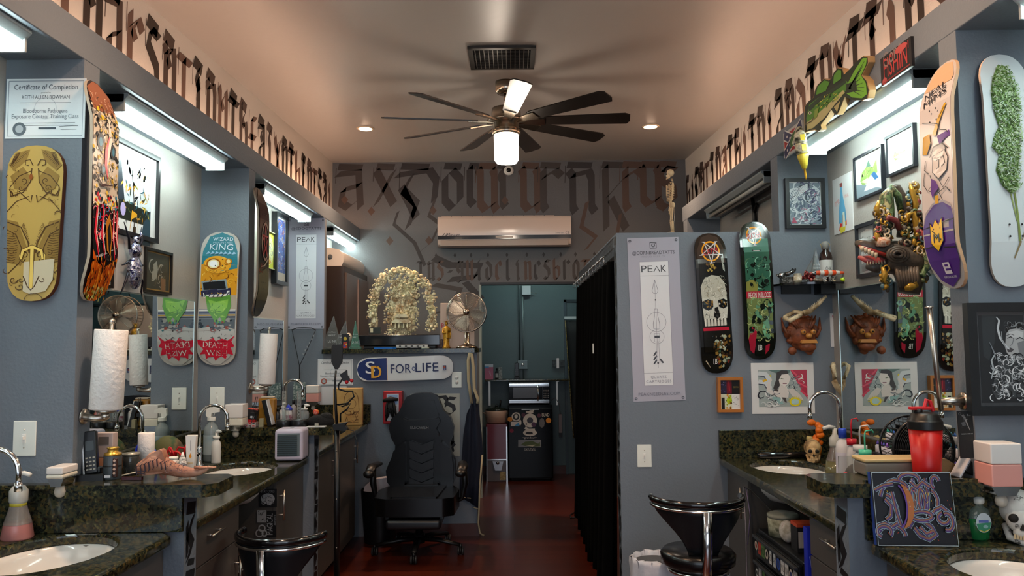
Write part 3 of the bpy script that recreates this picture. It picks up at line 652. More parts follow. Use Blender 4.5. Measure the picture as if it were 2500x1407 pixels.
def towel_holder(label, rlabel, X, Yp, px_t, py_t, px_b, py_b, r=.058, roll=True, s=1, name2='paper_towel_roll'):
    """vertical holder standing off a pier's inner face; roll between two pixels"""
    xr = X + s * .1; a = PX(px_t, py_t, xr) if False else None
    return None
TOWEL = mat('#eceae8', .8, bump=.9, bscale=70, name='embossed_paper')
def vroll(x, y, z0, z1, r, label, hlabel, wx, lean=.0, cone=False):
    t = thing('paper_towel_roll', label, 'paper towel', (x, y, z0), rot=(0, lean, 0))
    MB().lathe([(r * .94, 0), (r, .004), (r, z1 - z0 - .004), (r * .97, z1 - z0), (.02, z1 - z0), (.02, z1 - z0 - .01)], TOWEL, 32).build('roll', t)
    h = thing('towel_holder', hlabel, 'towel holder', (x, y, z0), rot=(0, lean, 0)); dx = wx - x
    MB().cyl((0, 0, -.02), .008, z1 - z0 + .05, STEEL, 12).ball((0, 0, z1 - z0 + .03), .011, STEEL).build('rod', h)
    MB().tube([(dx, 0, -.03), (dx * .5, 0, -.035), (0, 0, -.03)], [.018, .013, .012], STEEL, 12).lathe([(.03, 0), (.028, .01)], STEEL, 20, c=(dx, 0, -.03), axis='x').ball((0, 0, -.025), .016, STEEL).build('wall_bracket', h)
    MB().lathe([(.03, -.012), (.035, -.006), (.03, 0)], STEEL, 20).build('lower_disc', h)
a = PY(252, 805, 2.93); b = PY(246, 1000, 2.93)
vroll(-1.515, 2.93, b.z, a.z, .058, 'large white paper towel roll hanging beside the skull deck', 'brushed steel towel holder on the skull deck pier', BL, lean=R(2.5))
a = PY(640, 815, 4.78); b = PY(634, 938, 4.78)
vroll(-1.50, 4.78, b.z, a.z, .052, 'smaller white paper towel roll above the red and black boxes', 'brushed steel towel holder on the monster deck pier', BL, lean=R(2.5))
# empty holder opposite
h = thing('towel_holder', 'empty brushed steel towel holder beside the purple robot deck', 'towel holder', (1.475, 2.72, PY(2310, 980, 2.72).z))
zt_ = PY(2290, 752, 2.72).z - PY(2310, 980, 2.72).z; sh = Matrix.Rotation(R(-4), 4, 'Y')
MB().cyl((0, 0, -.03), .009, zt_ + .03, STEEL, 12, M=sh).cyl((0, 0, zt_), .014, .006, STEEL, 16, M=sh).build('rod', h)
MB().tube([(0, 0, 0), (.045, 0, 0), (.085, 0, 0)], [.012, .014, .022], STEEL, 12).cyl((.076, 0, 0), .03, .008, STEEL, 20, 'x').build('wall_bracket', h)
# ------------------------------------------------------------------ SKATEBOARD DECKS
def deckpts(w, h, tl=.11, tr=None, taper=0):
    """outline with rounded ends; taper narrows the bottom"""
    pts = []; rt = tl; rb = tr or tl
    for k in range(0, 13):
        a = pi * k / 12; c_, s_ = cos(a), sin(a)
        pts.append((w / 2 * (abs(c_) ** .82) * (1 if c_ > 0 else -1), h / 2 - rt + rt * (s_ ** .9)))
    wb = w * (1 - taper)
    for k in range(0, 13):
        a = pi + pi * k / 12; c_, s_ = cos(a), sin(a)
        pts.append((wb / 2 * (abs(c_) ** .82) * (1 if c_ > 0 else -1), -h / 2 + rb + -rb * (abs(s_) ** .9)))
    return pts
def kickfn(h, d=.035, klen=.17):
    def f(z, x=0):
        a = abs(z) - (h / 2 - klen)
        return -d + (0 if a < 0 else d * .95 * (a / klen) ** 1.4) - .004 * (1 - min(1, (abs(x) / .1) ** 2))
    return f
def deck(label, loc, rz, w, h, base, edge, draw, H=None, roll=0, d=.035, t=.011, taper=0, tl=.11, rough=.22, name='skateboard_deck', ply=True, coat=.4):
    th = thing(name, label, 'skateboard deck' if name == 'skateboard_deck' else 'wooden board', loc, rot=Matrix.Rotation(rz, 3, 'Z').to_4x4().to_euler())
    if roll: th.rotation_euler = (Matrix.Rotation(rz, 4, 'Z') @ Matrix.Rotation(roll, 4, 'Y')).to_euler()
    b = MB(); pts = deckpts(w, h, tl, taper=taper); f = kickfn(h, d) if d else (lambda z, x=0: -.0)
    b.prism(pts, -t, 0, mat(base, rough, coat=coat), side=mat(edge, .5)); me = b.mesh('board', True)
    if d:
        bm = bmesh.new(); bm.from_mesh(me)
        for i in range(1, 16):
            bmesh.ops.bisect_plane(bm, geom=bm.verts[:] + bm.edges[:] + bm.faces[:], plane_co=(0, 0, (-.5 + i / 16) * h), plane_no=(0, 0, 1))
        for v in bm.verts: v.co.y += f(v.co.z, v.co.x)
        bm.to_mesh(me); bm.free()
    o = bpy.data.objects.new('board', me); COL.objects.link(o); o.parent = th
    a = Art(100, H or 100 * h / w, w, h, y=-t - .0006, step=.00016); a.rough = rough; draw(a)
    o = a.build('printed_artwork', th, bend=f if d else None, cuts=16 if d else 0)
    if d:
        mb = MB()
        for s in (-1, 1):
            for i in (-1, 1):
                for j in (-1, 1):
                    z = s * (h / 2 - .19) + j * .02; mb.lathe([(.004, -.0022), (.003, -.003), (.0005, -.003)], mat('#3a3a3c', .3, .8), 8, c=(i * .021, -t + f(z, .02), z), axis='y')
        mb.build('bolt_hole_caps', th)
    return th
def box_on(Y, x0, y0, x1, y1):
    a, b = PY(x0, y0, Y), PY(x1, y1, Y); return Vector(((a.x + b.x) / 2, Y, (a.z + b.z) / 2)), abs(b.x - a.x), abs(a.z - b.z)

def art_tribal(a):
    ln = '#4a3010'; md = '#8f7134'; H = a.H
    for s in (0, 1):
        X = (lambda x, s=s: 100 - x if s else x); sg = -1 if s else 1
        a.poly([(X(x), y) for x, y in ((6, 60), (28, 42), (42, 62), (36, 90), (14, 86))], md)
        a.poly([(X(x), y) for x, y in ((3, 145), (22, 150), (40, 200), (30, 235), (6, 228))], md)
        a.poly([(X(x), y) for x, y in ((2, 38), (25, 12), (40, 8), (34, 30), (12, 50))], md)
        a.line([(X(44), 45), (X(42), 72), (X(30), 92), (X(12), 98), (X(5), 86)], 2, ln)
        a.line([(X(46), 40), (X(40), 28), (X(32), 30), (X(32), 38), (X(38), 40)], 1.8, ln)
        a.line([(X(44), 50), (X(22), 60), (X(6), 82), (X(8), 100), (X(20), 98), (X(20), 88)], 1.6, ln)
        a.line([(X(22), 90), (X(36), 104), (X(44), 112), (X(46), 98)], 2, ln)
        a.line([(X(2), 130), (X(18), 110), (X(40), 100)], 1.6, ln)
        a.line([(X(4), 150), (X(28), 160), (X(42), 190), (X(44), 210)], 2.2, ln)
        a.line([(X(4), 165), (X(20), 175), (X(30), 200), (X(28), 228), (X(8), 250)], 1.6, ln)
        a.curl(X(36), 215, 9, 1.1, 0 if s else pi, 2.2, ln, sg); a.curl(X(30), 70, 7, 1.2, pi / 2, 1.5, ln, -sg); a.curl(X(26), 84, 6, 1.2, 0, 1.5, ln, sg)
        a.line([(X(46), 200), (X(36), 204), (X(28), 214), (X(28), 224)], 2.4, '#e5c565'); a.line([(X(28), 224), (X(34), 228), (X(38), 222)], 1.8, ln)
        for k in range(13): a.line([(X(4), 172 + k * 4.6), (X(14), 174 + k * 4.6), (X(24 - abs(k - 6) * .8), 172 + k * 4.6)], .9, ln, k == 0)
        for k in range(14): t_ = k / 13; a.line([(X(30 + 14 * t_), 158 + 46 * t_ ** 1.3), (X(33 + 14 * t_), 152 + 48 * t_ ** 1.3)], .8, ln, k == 0)
        for k in range(12): a.line([(X(8 + k * 2.2), 38 - k * 2.4), (X(12 + k * 2.2), 42 - k * 2.4)], .8, ln, k == 0)
        for k in range(8): a.line([(X(6 + k), 40 - k * 3.5), (X(16 + k), 28 - k * 2)], 1.1, ln, k == 0)
        a.line([(X(44), 245), (X(36), 252), (X(40), 262), (X(45), 258)], 1.8, ln); a.curl(X(18), 262, 8, 1.2, 0, 2, ln, sg); a.curl(X(30), 275, 8, 1.2, pi, 1.8, ln, -sg)
    for s, x0_ in ((1, 3), (1, 78)): a.scatter(34, x0_, 20, x0_ + 18, 285, [md, ln], 2, 6, kind='arc', inside=lambda x, y, r: 45 < y < 270 or 12 < x < 88)
    a.poly([(36, 228), (90, 222), (88, 262), (76, 284), (50, 290), (36, 284)], '#c8bda0')
    a.line([(50, 200), (50, 278)], 6, '#e5c565'); a.line([(46.5, 200), (46.5, 276)], .9, ln); a.line([(53.5, 200), (53.5, 276)], .9, ln)
    a.line([(30, 222), (34, 206), (50, 198), (66, 206), (70, 222)], 5, '#e5c565'); a.line([(28, 224), (31, 204), (50, 195), (69, 204), (72, 224)], 1.2, ln)
    a.line([(36, 255), (44, 275), (50, 282), (56, 275), (64, 255)], 2, ln); a.curl(32, 262, 6, 1, 0, 1.6, ln); a.curl(70, 262, 6, 1, pi, 1.6, ln, -1)
    a.ell(44, 62, 3, 6, '#8a4a14'); a.ring(55, 300, 16, 12, 1.2, ln, a0=pi, a1=2 * pi)
b, w_, h_ = box_on(YL1 - .02, 21, 356, 146, 735)
deck('flat gold wooden board with engraved tribal curls', b, 0, w_, h_, '#b99a50', '#7a3d14', art_tribal, H=303, d=0, t=.022, taper=.12, tl=.1, rough=.4, name='wooden_board', coat=.1).location.y = YL1

def art_skulls(a):
    a.poly([(8, 20), (40, 2), (60, 2), (92, 20), (90, 60), (10, 60)], '#8d5a44')
    a.rect(2, 50, 98, 220, '#c9c3b4')
    a.scatter(150, 2, 55, 96, 230, ['#16151a', '#16151a', '#d9b93a', '#e8e4da', '#7a7a78', '#2a2a2e'], 2, 7)
    a.scatter(60, 4, 50, 96, 200, ['#0f0f12', '#a88a20'], 4, 9, kind='arc')
    a.scatter(40, 4, 30, 96, 60, ['#8d5a44', '#4a3a34', '#c9a890'], 2, 6, kind='arc')
    for x, y, r in ((24, 120, 11), (72, 130, 10), (36, 170, 8)): a.ell(x, y, r, r * 1.4, '#121014'); a.ell(x + 1, y, r * .5, r * .8, '#2b7da0')
    a.line([(55, 70), (60, 110), (50, 160)], [4, 12, 4], '#eeeae2'); a.line([(58, 100), (46, 130), (44, 160), (54, 190)], [1, 10, 9, 2], '#c01830')
    a.line([(10, 180), (30, 200), (70, 195)], [2, 6, 2], '#3a1a18'); a.rect(2, 215, 98, 235, '#e0dccf')
    a.scatter(60, 4, 215, 96, 240, ['#c01830', '#e8c83a', '#16151a', '#2c88b0'], 2, 6)
    a.rect(2, 235, 98, 300, '#151216'); a.scatter(80, 5, 236, 95, 300, ['#d01c3a', '#e6e0da', '#d01c3a', '#e892a0', '#3a80b8'], 3, 9, kind='arc')
    for x0 in (16, 38, 78, 92): a.line([(x0, 240), (x0 - 6 + x0 * .06, 290), (x0 + 8, 335)], [4, 9, 1], '#cf1e3c'); a.line([(x0 + 3, 244), (x0 - 2, 290), (x0 + 9, 325)], [1, 3, 1], '#efe6e0')
    a.poly([(46, 268), (60, 250), (72, 290), (66, 330), (52, 320)], '#b8771a'); a.poly([(52, 280), (62, 264), (68, 300), (60, 330)], '#14100e')
    a.poly([(2, 300), (98, 300), (96, 350), (70, 338), (50, 352), (30, 334), (4, 345)], '#100e10')
    a.poly([(4, 322), (24, 345), (50, 352), (76, 340), (96, 332), (90, 400), (60, 414), (38, 414), (10, 400)], '#c75a12')
    a.scatter(150, 6, 335, 94, 410, ['#1a0e08', '#e8881c', '#a8320c', '#f0a030', '#2a120a'], 3, 8, kind='leaf', ang=1.35)
    a.scatter(90, 10, 388, 90, 412, ['#d8d884', '#a8b03a', '#26260e'], 3, 6, kind='leaf', ang=1.35, inside=lambda x, y, r: (x - 50) ** 2 / 1900 + max(0, y - 390) ** 2 / 650 < 1)
za = PX(235, 206, -1.585).z; zb_ = PX(215, 733, -1.56).z
deck('crazy skull collage deck with orange flame tail, hung edge-on by the certificate', (BL + .005, 2.91, (za + zb_) / 2), R(90), .19, za - zb_, '#2a2226', '#a89a88', art_skulls, H=414, d=.055, roll=R(-1))

def art_wizard(a):
    H = 398
    a.poly([(6, 60), (20, 15), (50, 2), (80, 15), (95, 60), (98, 110), (60, 118), (4, 105)], '#2c7c8c')
    a.poly([(4, 100), (98, 100), (98, 200), (4, 200)], '#d9961f')
    a.scatter(46, 6, 120, 96, 205, ['#e8b030', '#b8720f', '#f0c860', '#7a4408'], 3, 9, kind='arc')
    a.ell(45, 100, 36, 26, '#e8a628'); a.scatter(30, 14, 85, 78, 122, ['#b8720f', '#f4c850', '#8a5010'], 3, 7, kind='arc')
    a.ell(36, 98, 19, 17, '#a85f10'); a.ell(36, 98, 15, 13, '#f6e8b0'); a.ell(36, 98, 11, 10, '#ffffff'); a.ell(74, 90, 9, 9, '#c47a14'); a.ell(74, 90, 5, 6, '#f4d890')
    a.text('WIZARD', 55, 28, 11, '#cfe6f2', 52, shear=-.1); a.text('MOUNTAIN', 55, 36, 5, '#9cc4d8', 50); a.text('KING', 53, 56, 18, '#cfe6f2', 60)
    for k in range(7): a.poly([(14 + k * 11, 70), (20 + k * 11, 60), (27 + k * 11, 66)], '#8fc0dc', k == 0)
    a.poly([(4, 190), (98, 190), (97, 250), (4, 250)], '#b3a694'); a.poly([(6, 150), (70, 142), (76, 172), (10, 180)], '#8b9aa0'); a.poly([(10, 154), (66, 147), (71, 170), (13, 176)], '#1b1e22')
    a.poly([(6, 178), (82, 168), (84, 190), (8, 196)], '#2b2a4a'); a.poly([(12, 184), (80, 176), (80, 192), (14, 198)], '#e4e4e0')
    for k in range(6): a.line([(16 + k * 11, 196), (24 + k * 11, 180)], 2.5, '#3a3a48', k == 0)
    a.rect(3, 232, 98, 262, '#7c7f86')
    for y, c_ in ((236, '#e0ded8'), (244, '#26305a'), (251, '#b8912c'), (257, '#1c1c22')): a.line([(3, y), (97, y - 3)], 4, c_)
    # plain green leafy shape in the place of the printed face
    a.poly([(18, 190), (30, 198), (60, 196), (82, 188), (86, 222), (76, 252), (70, 272), (48, 276), (40, 258), (26, 236)], '#5f9a3c')
    a.poly([(26, 204), (48, 210), (78, 202), (76, 226), (62, 244), (40, 240)], '#8ac24e'); a.scatter(26, 28, 200, 76, 264, ['#3f7a34', '#a4d060', '#5f9a3c'], 4, 9, kind='leaf')
    a.poly([(3, 260), (97, 258), (97, 300), (3, 300)], '#4a5258'); a.scatter(26, 6, 262, 94, 298, ['#1e2a34', '#2c6a72', '#8a4030', '#9a9a94'], 3, 8)
    a.poly([(3, 290), (30, 284), (55, 292), (80, 285), (97, 290), (95, 330), (84, 372), (60, 394), (40, 394), (14, 374), (4, 330)], '#b4b2ad')
    a.scatter(24, 8, 296, 92, 330, ['#8a8884', '#4a4848'], 2, 6, kind='leaf')
    sp = [(2, 322), (24, 326), (44, 316), (50, 326), (66, 318), (80, 324), (98, 308), (90, 326), (97, 340), (88, 344), (94, 366), (80, 362), (74, 378), (64, 370), (54, 376), (48, 384), (44, 372), (30, 374), (24, 380), (22, 364), (8, 366), (18, 350), (4, 336)]
    a.poly(sp, '#c81f38'); a.text('DEATH', 48, 345, 16, '#e4e0da', 62, rot=.05); a.text('DEATH', 49, 344, 16, '#c81f38', 58, rot=.05); a.text('WISH', 52, 368, 16, '#e4e0da', 52); a.text('WISH', 53, 367, 16, '#a81828', 48)
b, w_, h_ = box_on(YL2 - .03, 490, 566, 579, 893); b.y = YL2
deck('deck printed with WIZARD KING, orange monster and red DEATH WISH splash', b, 0, w_, h_, '#b6b2ac', '#b59a7c', art_wizard, H=398, roll=R(1.5))

def art_brown(a):
    a.poly([(8, 40), (50, 2), (92, 40), (95, 130), (5, 130)], '#4a3128'); a.rect(3, 125, 97, 300, '#1c1a18'); a.poly([(3, 260), (97, 240), (95, 360), (70, 392), (30, 392), (5, 350)], '#3d3a26')
    a.ring(58, 165, 34, 60, 5, '#a08878'); 
    for k in range(5):
        t0 = -pi / 2 + k * 4 * pi / 5; t1 = t0 + 4 * pi / 5; a.line([(58 + 30 * cos(t0), 165 + 54 * sin(t0)), (58 + 30 * cos(t1), 165 + 54 * sin(t1))], 5, '#a83a3a')
    a.line([(90, 215), (50, 240), (20, 245)], [8, 5, 2], '#b8a890'); a.scatter(10, 10, 235, 40, 260, ['#a83a3a'], 3, 6, kind='arc')
za = PX(622, 457, -1.585).z; zb_ = PX(615, 772, -1.57).z
deck('dark brown deck with a red star ring, hung edge-on above the towel roll', (BL + .005, YL2 + .09, (za + zb_) / 2), R(90), .205, za - zb_, '#1c1a18', '#6a5a4c', art_brown, H=395, d=.05)

def art_sd(a):   # drawn upright then the board is turned: field 100 wide, 370 long; x across, y along from the blue end
    a.poly([(5, 40), (22, 10), (50, 1), (78, 10), (95, 40), (97, 118), (3, 118)], '#28386e'); a.rect(3, 118, 97, 120, '#d89a30')
    a.poly([(3, 120), (97, 120), (96, 330), (78, 362), (50, 371), (22, 362), (4, 330)], '#d9d9da')
b, w_, h_ = box_on(YL3 - .035, 870, 868, 1106, 932); b.y = YL3
t = deck('horizontal deck printed SD and FOR LIFE in blue, orange and white', b, 0, .198, w_, '#d9d9da', '#c98a34', art_sd, H=371, roll=R(-91.3))
L = w_; hh = .198
a = Art(371, 100, L, hh, y=-.0135, step=.0002); navy = '#232f5c'
a.text('FOR', 172, 68, 37, navy, 78); a.text('LIFE', 272, 66, 37, navy, 88); a.ell(221, 52, 7, 9, '#55608a'); a.ell(221, 52, 4, 5, '#c8c8d0'); a.rect(333, 42, 346, 62, navy); a.rect(336, 46, 343, 53, '#b0502a'); a.rect(336, 55, 343, 60, '#8a8ab0')
o = a.build('printed_lettering', t); o.rotation_euler = (0, R(90), 0); o.location = (0, -.0385, 0)
a = Art(371, 100, L, hh, y=-.0135, step=.0002); a.text('S', 55, 66, 50, '#e8e8ea', 36); a.text('S', 55, 66, 50, '#e8e8ea', 30); a.text('D', 78, 86, 52, '#e09c28', 40); a.text('D', 79, 85, 48, '#e8a82e', 32)
o = a.build('printed_logo', t); o.rotation_euler = (0, R(90), 0); o.location = (0, -.0385, 0)

def star_ring(a, x, y, r):
    a.ring(x, y, r, r, 4.5, '#e0981f')
    for k in range(5):
        t0 = pi / 2 + k * 4 * pi / 5; t1 = t0 + 4 * pi / 5; a.line([(x + r * 1.12 * cos(t0), y + r * 1.12 * sin(t0)), (x + r * cos(t1), y + r * sin(t1))], [1.2, 3.5, 2.2][1:] if False else 3, '#c8c4c4')
        a.line([(x + r * 1.15 * cos(t0) - 5, y + r * 1.15 * sin(t0)), (x + r * 1.15 * cos(t0) + 5, y + r * 1.15 * sin(t0))], 2, '#b8b4b4')
    a.text('SLAYER', x, y + 8, 16, '#b51a2c', 1.75 * r, rot=-.15)
def art_slayer(a):
    a.poly([(8, 45), (24, 12), (50, 3), (76, 12), (92, 45), (94, 85), (6, 85)], '#3b302a')
    a.rect(10, 85, 90, 120, '#14120f'); a.scatter(14, 34, 88, 60, 108, ['#6a4a20', '#a89040', '#3a2a14'], 3, 6); a.poly([(80, 72), (88, 60), (90, 110), (84, 104)], '#9aa098')
    star_ring(a, 50, 52, 29); a.line([(40, 84), (60, 84)], 1.5, '#c8c4c4')
    a.rect(10, 120, 91, 262, '#101210')
    a.poly([(12, 190), (10, 150), (22, 128), (46, 118), (70, 122), (86, 140), (90, 175), (90, 190)], '#b9b8aa')
    a.scatter(70, 14, 126, 88, 188, ['#8a8a80', '#dadacf', '#6c6a62', '#a8a698', '#9a9078'], 2, 8, kind='arc')
    a.poly([(12, 182), (46, 178), (56, 182), (90, 178), (92, 205), (84, 258), (16, 258), (12, 205)], '#c4c4b8')
    a.poly([(12, 190), (30, 184), (46, 190), (46, 206), (30, 216), (13, 208)], '#15181a'); a.poly([(62, 188), (80, 184), (91, 190), (90, 206), (78, 212), (64, 206)], '#15181a')
    a.scatter(16, 16, 190, 44, 210, ['#6a4a1c', '#8a6a2a', '#2c3a3c'], 2, 5); a.scatter(14, 64, 188, 90, 206, ['#c8c8c0', '#7a5a24', '#2c3a3c'], 2, 4)
    a.poly([(50, 208), (60, 206), (66, 232), (56, 240), (46, 232)], '#1a1816'); a.scatter(30, 18, 216, 88, 240, ['#4a4840', '#e8e8e0', '#2a2824'], 2, 6, kind='arc')
    for k in range(14): a.line([(18 + k * 5.2, 238), (18 + k * 5.2, 258)], [3, 1.4], '#22201c' if k % 2 else '#e6e4da', k == 0)
    a.rect(10, 262, 92, 271, '#b01c34')
    a.rect(10, 271, 92, 330, '#16140f'); a.scatter(80, 40, 285, 92, 375, ['#6a4c20', '#8a6c34', '#2f4a3a', '#a0a890', '#3a2a14', '#7a2a20'], 3, 7, inside=lambda x, y, r: x > 20 + (y - 285) * .35 and (x - 50) ** 2 / 1700 + max(0, y - 330) ** 2 / 2600 < 1)
    a.scatter(14, 38, 280, 80, 320, ['#a8bcb4', '#c8d4c8'], 3, 6, kind='leaf'); a.text('B', 46, 362, 15, '#d8d6d2', 7); a.line([(38, 347), (38, 362), (43, 362)], 1.6, '#d8d6d2'); a.line([(14, 352), (28, 372)], [4, 1], '#b8a890')
b, w_, h_ = box_on(YR2 - .03, 1699, 569, 1785, 912); b.y = YR2
deck('black deck with ring emblem over a large grey skull and red stripe', b, 0, w_, h_, '#131210', '#141414', art_slayer, H=388, roll=R(-2.2), rough=.12)
def art_reign(a):
    a.poly([(8, 45), (24, 12), (50, 3), (76, 12), (92, 45), (94, 85), (6, 85)], '#26312c'); a.poly([(10, 50), (90, 50), (90, 88), (10, 88)], '#4a7868')
    star_ring(a, 47, 40, 25); a.line([(40, 84), (60, 84)], 1.5, '#c8c4c4')
    a.rect(11, 88, 90, 198, '#2f5a48'); a.scatter(46, 14, 95, 86, 190, ['#1a3a2c', '#5a9478', '#0f1a14', '#77a890', '#24483a', '#4a6a50'], 6, 14, kind='arc'); a.scatter(20, 14, 92, 86, 190, ['#0c1410', '#2f5a48'], 5, 11)
    a.poly([(12, 172), (30, 164), (50, 174), (48, 198), (12, 198)], '#7c7c3c')
    a.rect(11, 198, 92, 218, '#a82838'); a.text('REIGN IN BLOOD', 54, 216, 15, '#dcdcd6', 72)
    a.rect(11, 218, 92, 330, '#6a7848'); a.scatter(60, 14, 222, 88, 330, ['#14231a', '#9aa468', '#3a4a2c', '#7aa070', '#14231a', '#b8bc80'], 5, 13, kind='arc'); a.scatter(26, 14, 230, 88, 330, ['#10180f', '#58886a'], 5, 12)
    a.poly([(12, 330), (24, 296), (38, 310), (34, 350), (30, 372), (18, 362)], '#a01c34'); a.poly([(34, 330), (88, 325), (86, 350), (70, 378), (34, 378)], '#0f140f'); a.poly([(66, 350), (80, 344), (78, 362), (66, 374)], '#a01c34')
    a.poly([(56, 300), (62, 288), (68, 306), (64, 330)], '#6fb088'); a.text('B', 52, 362, 15, '#d8d6d2', 7); a.line([(44, 347), (44, 362), (49, 362)], 1.6, '#d8d6d2')
b, w_, h_ = box_on(YR2 - .03, 1806, 541, 1892, 878); b.y = YR2
deck('dark green deck lettered REIGN IN BLOOD in white on red band', b, 0, w_, h_, '#10130f', '#121212', art_reign, H=388, roll=R(-1.2), rough=.12)

def art_robot(a):
    k = '#26242a'; a.rect(2, 60, 98, 400, '#c4c0c2')
    a.poly([(8, 50), (24, 12), (50, 3), (76, 12), (92, 50), (90, 62), (6, 62)], '#c9a183')
    a.text('NEAL', 46, 78, 17, k, 66, rot=-.22); a.text('MIMS', 50, 98, 17, k, 70, rot=-.22)
    a.line([(86, 118), (66, 150), (50, 185)], [6, 9, 12], '#c49a1c'); a.poly([(14, 178), (36, 176), (38, 200), (24, 226), (10, 222)], '#c49a1c'); a.line([(88, 116), (66, 148)], 1.4, k); a.line([(14, 178), (10, 222), (26, 226), (40, 198)], 1.6, k)
    a.line([(12, 140), (40, 150), (62, 160), (66, 176), (86, 184), (94, 200)], 2, k); a.poly([(60, 190), (94, 186), (96, 200), (80, 204), (66, 214)], '#5b2a8a')
    a.ell(58, 228, 24, 18, '#9c9896'); a.ell(60, 236, 18, 14, '#cdc6c2'); a.line([(34, 236), (48, 214), (74, 212), (90, 230)], 2.2, k)
    a.poly([(44, 236), (80, 230), (88, 250), (84, 280), (60, 296), (42, 276)], '#c2bab6'); 
    for q in (((44, 236), (80, 230), (88, 250), (84, 280), (60, 296), (42, 276), (44, 236)), ((54, 250), (62, 248), (62, 268), (54, 270)), ((68, 246), (76, 244), (80, 262), (70, 268)), ((14, 270), (10, 300), (24, 318), (40, 306), (34, 280)), ((20, 240), (14, 262), (30, 276)), ((60, 296), (72, 320), (90, 300)), ((30, 320), (60, 330), (70, 350))): a.line(list(q), 1.8, k)
    a.poly([(38, 290), (52, 300), (60, 318), (46, 330), (40, 340), (34, 322)], '#5b2a8a'); a.line([(60, 330), (80, 320), (92, 335)], 2, k)
    a.rect(48, 336, 58, 356, '#c49a1c'); a.poly([(4, 400), (14, 372), (40, 352), (70, 350), (90, 362), (97, 380), (97, 430), (4, 430)], '#9a9298'); a.poly([(4, 410), (16, 378), (42, 358), (70, 356), (92, 372), (97, 395), (97, 500), (80, 540), (50, 562), (24, 544), (6, 505)], '#4a2180')
    a.line([(3, 412), (32, 410)], 2.5, k); a.line([(68, 404), (97, 402)], 2.5, k); a.line([(3, 462), (32, 460)], 2.5, k); a.line([(66, 466), (97, 470)], 2.5, k)
    a.poly([(28, 400), (36, 412), (46, 394), (56, 410), (66, 392), (68, 450), (48, 474), (30, 452)], '#e0b818'); a.line([(28, 400), (36, 412), (46, 394), (56, 410), (66, 392), (68, 450), (48, 474), (30, 452), (28, 400)], 2, k); a.line([(34, 420), (62, 446)], 2, k); a.text('M', 48, 452, 22, k, 18)
    a.rect(46, 502, 66, 530, '#ded8e4'); a.rect(51, 507, 61, 512, '#4a2180'); a.rect(51, 517, 66, 522, '#4a2180'); a.text('FIREHOUSE', 56, 540, 5, '#ded8e4', 36)
za = PX(2318, 143, 1.53).z; zb_ = PX(2325, 705, 1.53).z
deck('NEAL MIMS deck with grey robot drawing and purple lower half', (BR - .005, 2.70, (za + zb_) / 2), R(-90), .205, za - zb_, '#b8b0ac', '#c49a76', art_robot, H=566, d=.055, roll=R(1))

def art_weed(a):
    g = ['#5a7a3c', '#8aa86c', '#9cb888', '#4a6a2c', '#b0c49c', '#7a9858', '#a8bcac', '#3c5a24', '#c0ccb4']
    a.line([(52, 238), (56, 275), (58, 318)], [4, 4, 5], '#7a8a4a'); a.line([(60, 318), (48, 345)], [4, 3], '#8a7a58'); a.line([(44, 240), (54, 285)], 2.5, '#8a9a5a'); a.line([(62, 316), (74, 292), (78, 270)], 2.5, '#8a7a68')
    a.xf = lambda x, y: ((x - 46) * 1.4 + 44, y)
    for pts in ([(44, 20), (56, 24), (64, 60), (66, 110), (64, 150), (60, 190), (58, 230), (46, 240), (34, 226), (26, 200), (32, 175), (22, 160), (28, 140), (34, 128), (28, 100), (26, 70), (32, 44)], [(73, 285), (70, 258), (75, 230), (82, 220), (84, 270), (80, 284)]):
        a.poly(pts, '#5f7e40')
        x0 = min(p[0] for p in pts); x1 = max(p[0] for p in pts); y0 = min(p[1] for p in pts); y1 = max(p[1] for p in pts)
        def ins(x, y, r, pts=pts):
            c = False; n = len(pts)
            for i in range(n):
                (xa, ya), (xb, yb) = pts[i], pts[i - 1]
                if (ya > y) != (yb > y) and x < (xb - xa) * (y - ya) / (yb - ya) + xa: c = not c
            return c
        a.scatter(int((y1 - y0) * (x1 - x0) * .42), x0, y0, x1, y1, g, 1.6, 4.5, inside=ins, kind='leaf')
b, w_, h_ = box_on(YR1 - .03, 2389, 130, 2536, 700); b.y = YR1
deck('white deck printed with a large green cannabis branch', b, 0, w_, h_, '#cdd4d8', '#c9b8a8', art_weed, H=392, roll=R(-.4))

# ------------------------------------------------------------------ FLAT THINGS ON THE WALLS
def wallframe(label, side, x0, yt, yb, x1, fw, fcol, matw, draw, depth=.02, name='framed_picture', cat='framed picture', fieldH=None, X=None, bg='#e4e6e6', glass=True, base='#d8d8d8'):
    """frame on a side wall; x0 = photo column of the corner whose top/bottom rows are yt,yb; x1 the other column"""
    X = X if X is not None else (XL if side == 'L' else XR); s = 1 if side == 'L' else -1; Xf = X + s * depth
    p, q, r = PX(x0, yt, Xf), PX(x0, yb, Xf), PX(x1, yt, Xf); w, h = abs(r.y - p.y), p.z - q.z
    t = thing(name, label, cat, (X, (p.y + r.y) / 2, (p.z + q.z) / 2), rz=R(90) * s)
    return fillframe(t, w, h, fw, fcol, matw, draw, depth, fieldH, bg)
def yframe(label, Y, x0, y0, x1, y1, fw, fcol, matw, draw, depth=.02, name='framed_picture', cat='framed picture', fieldH=None, bg='#e4e6e6', roll=0):
    b, w, h = box_on(Y - depth, x0, y0, x1, y1); b.y = Y
    t = thing(name, label, cat, b, rot=(0, roll, 0)); return fillframe(t, w, h, fw, fcol, matw, draw, depth, fieldH, bg)
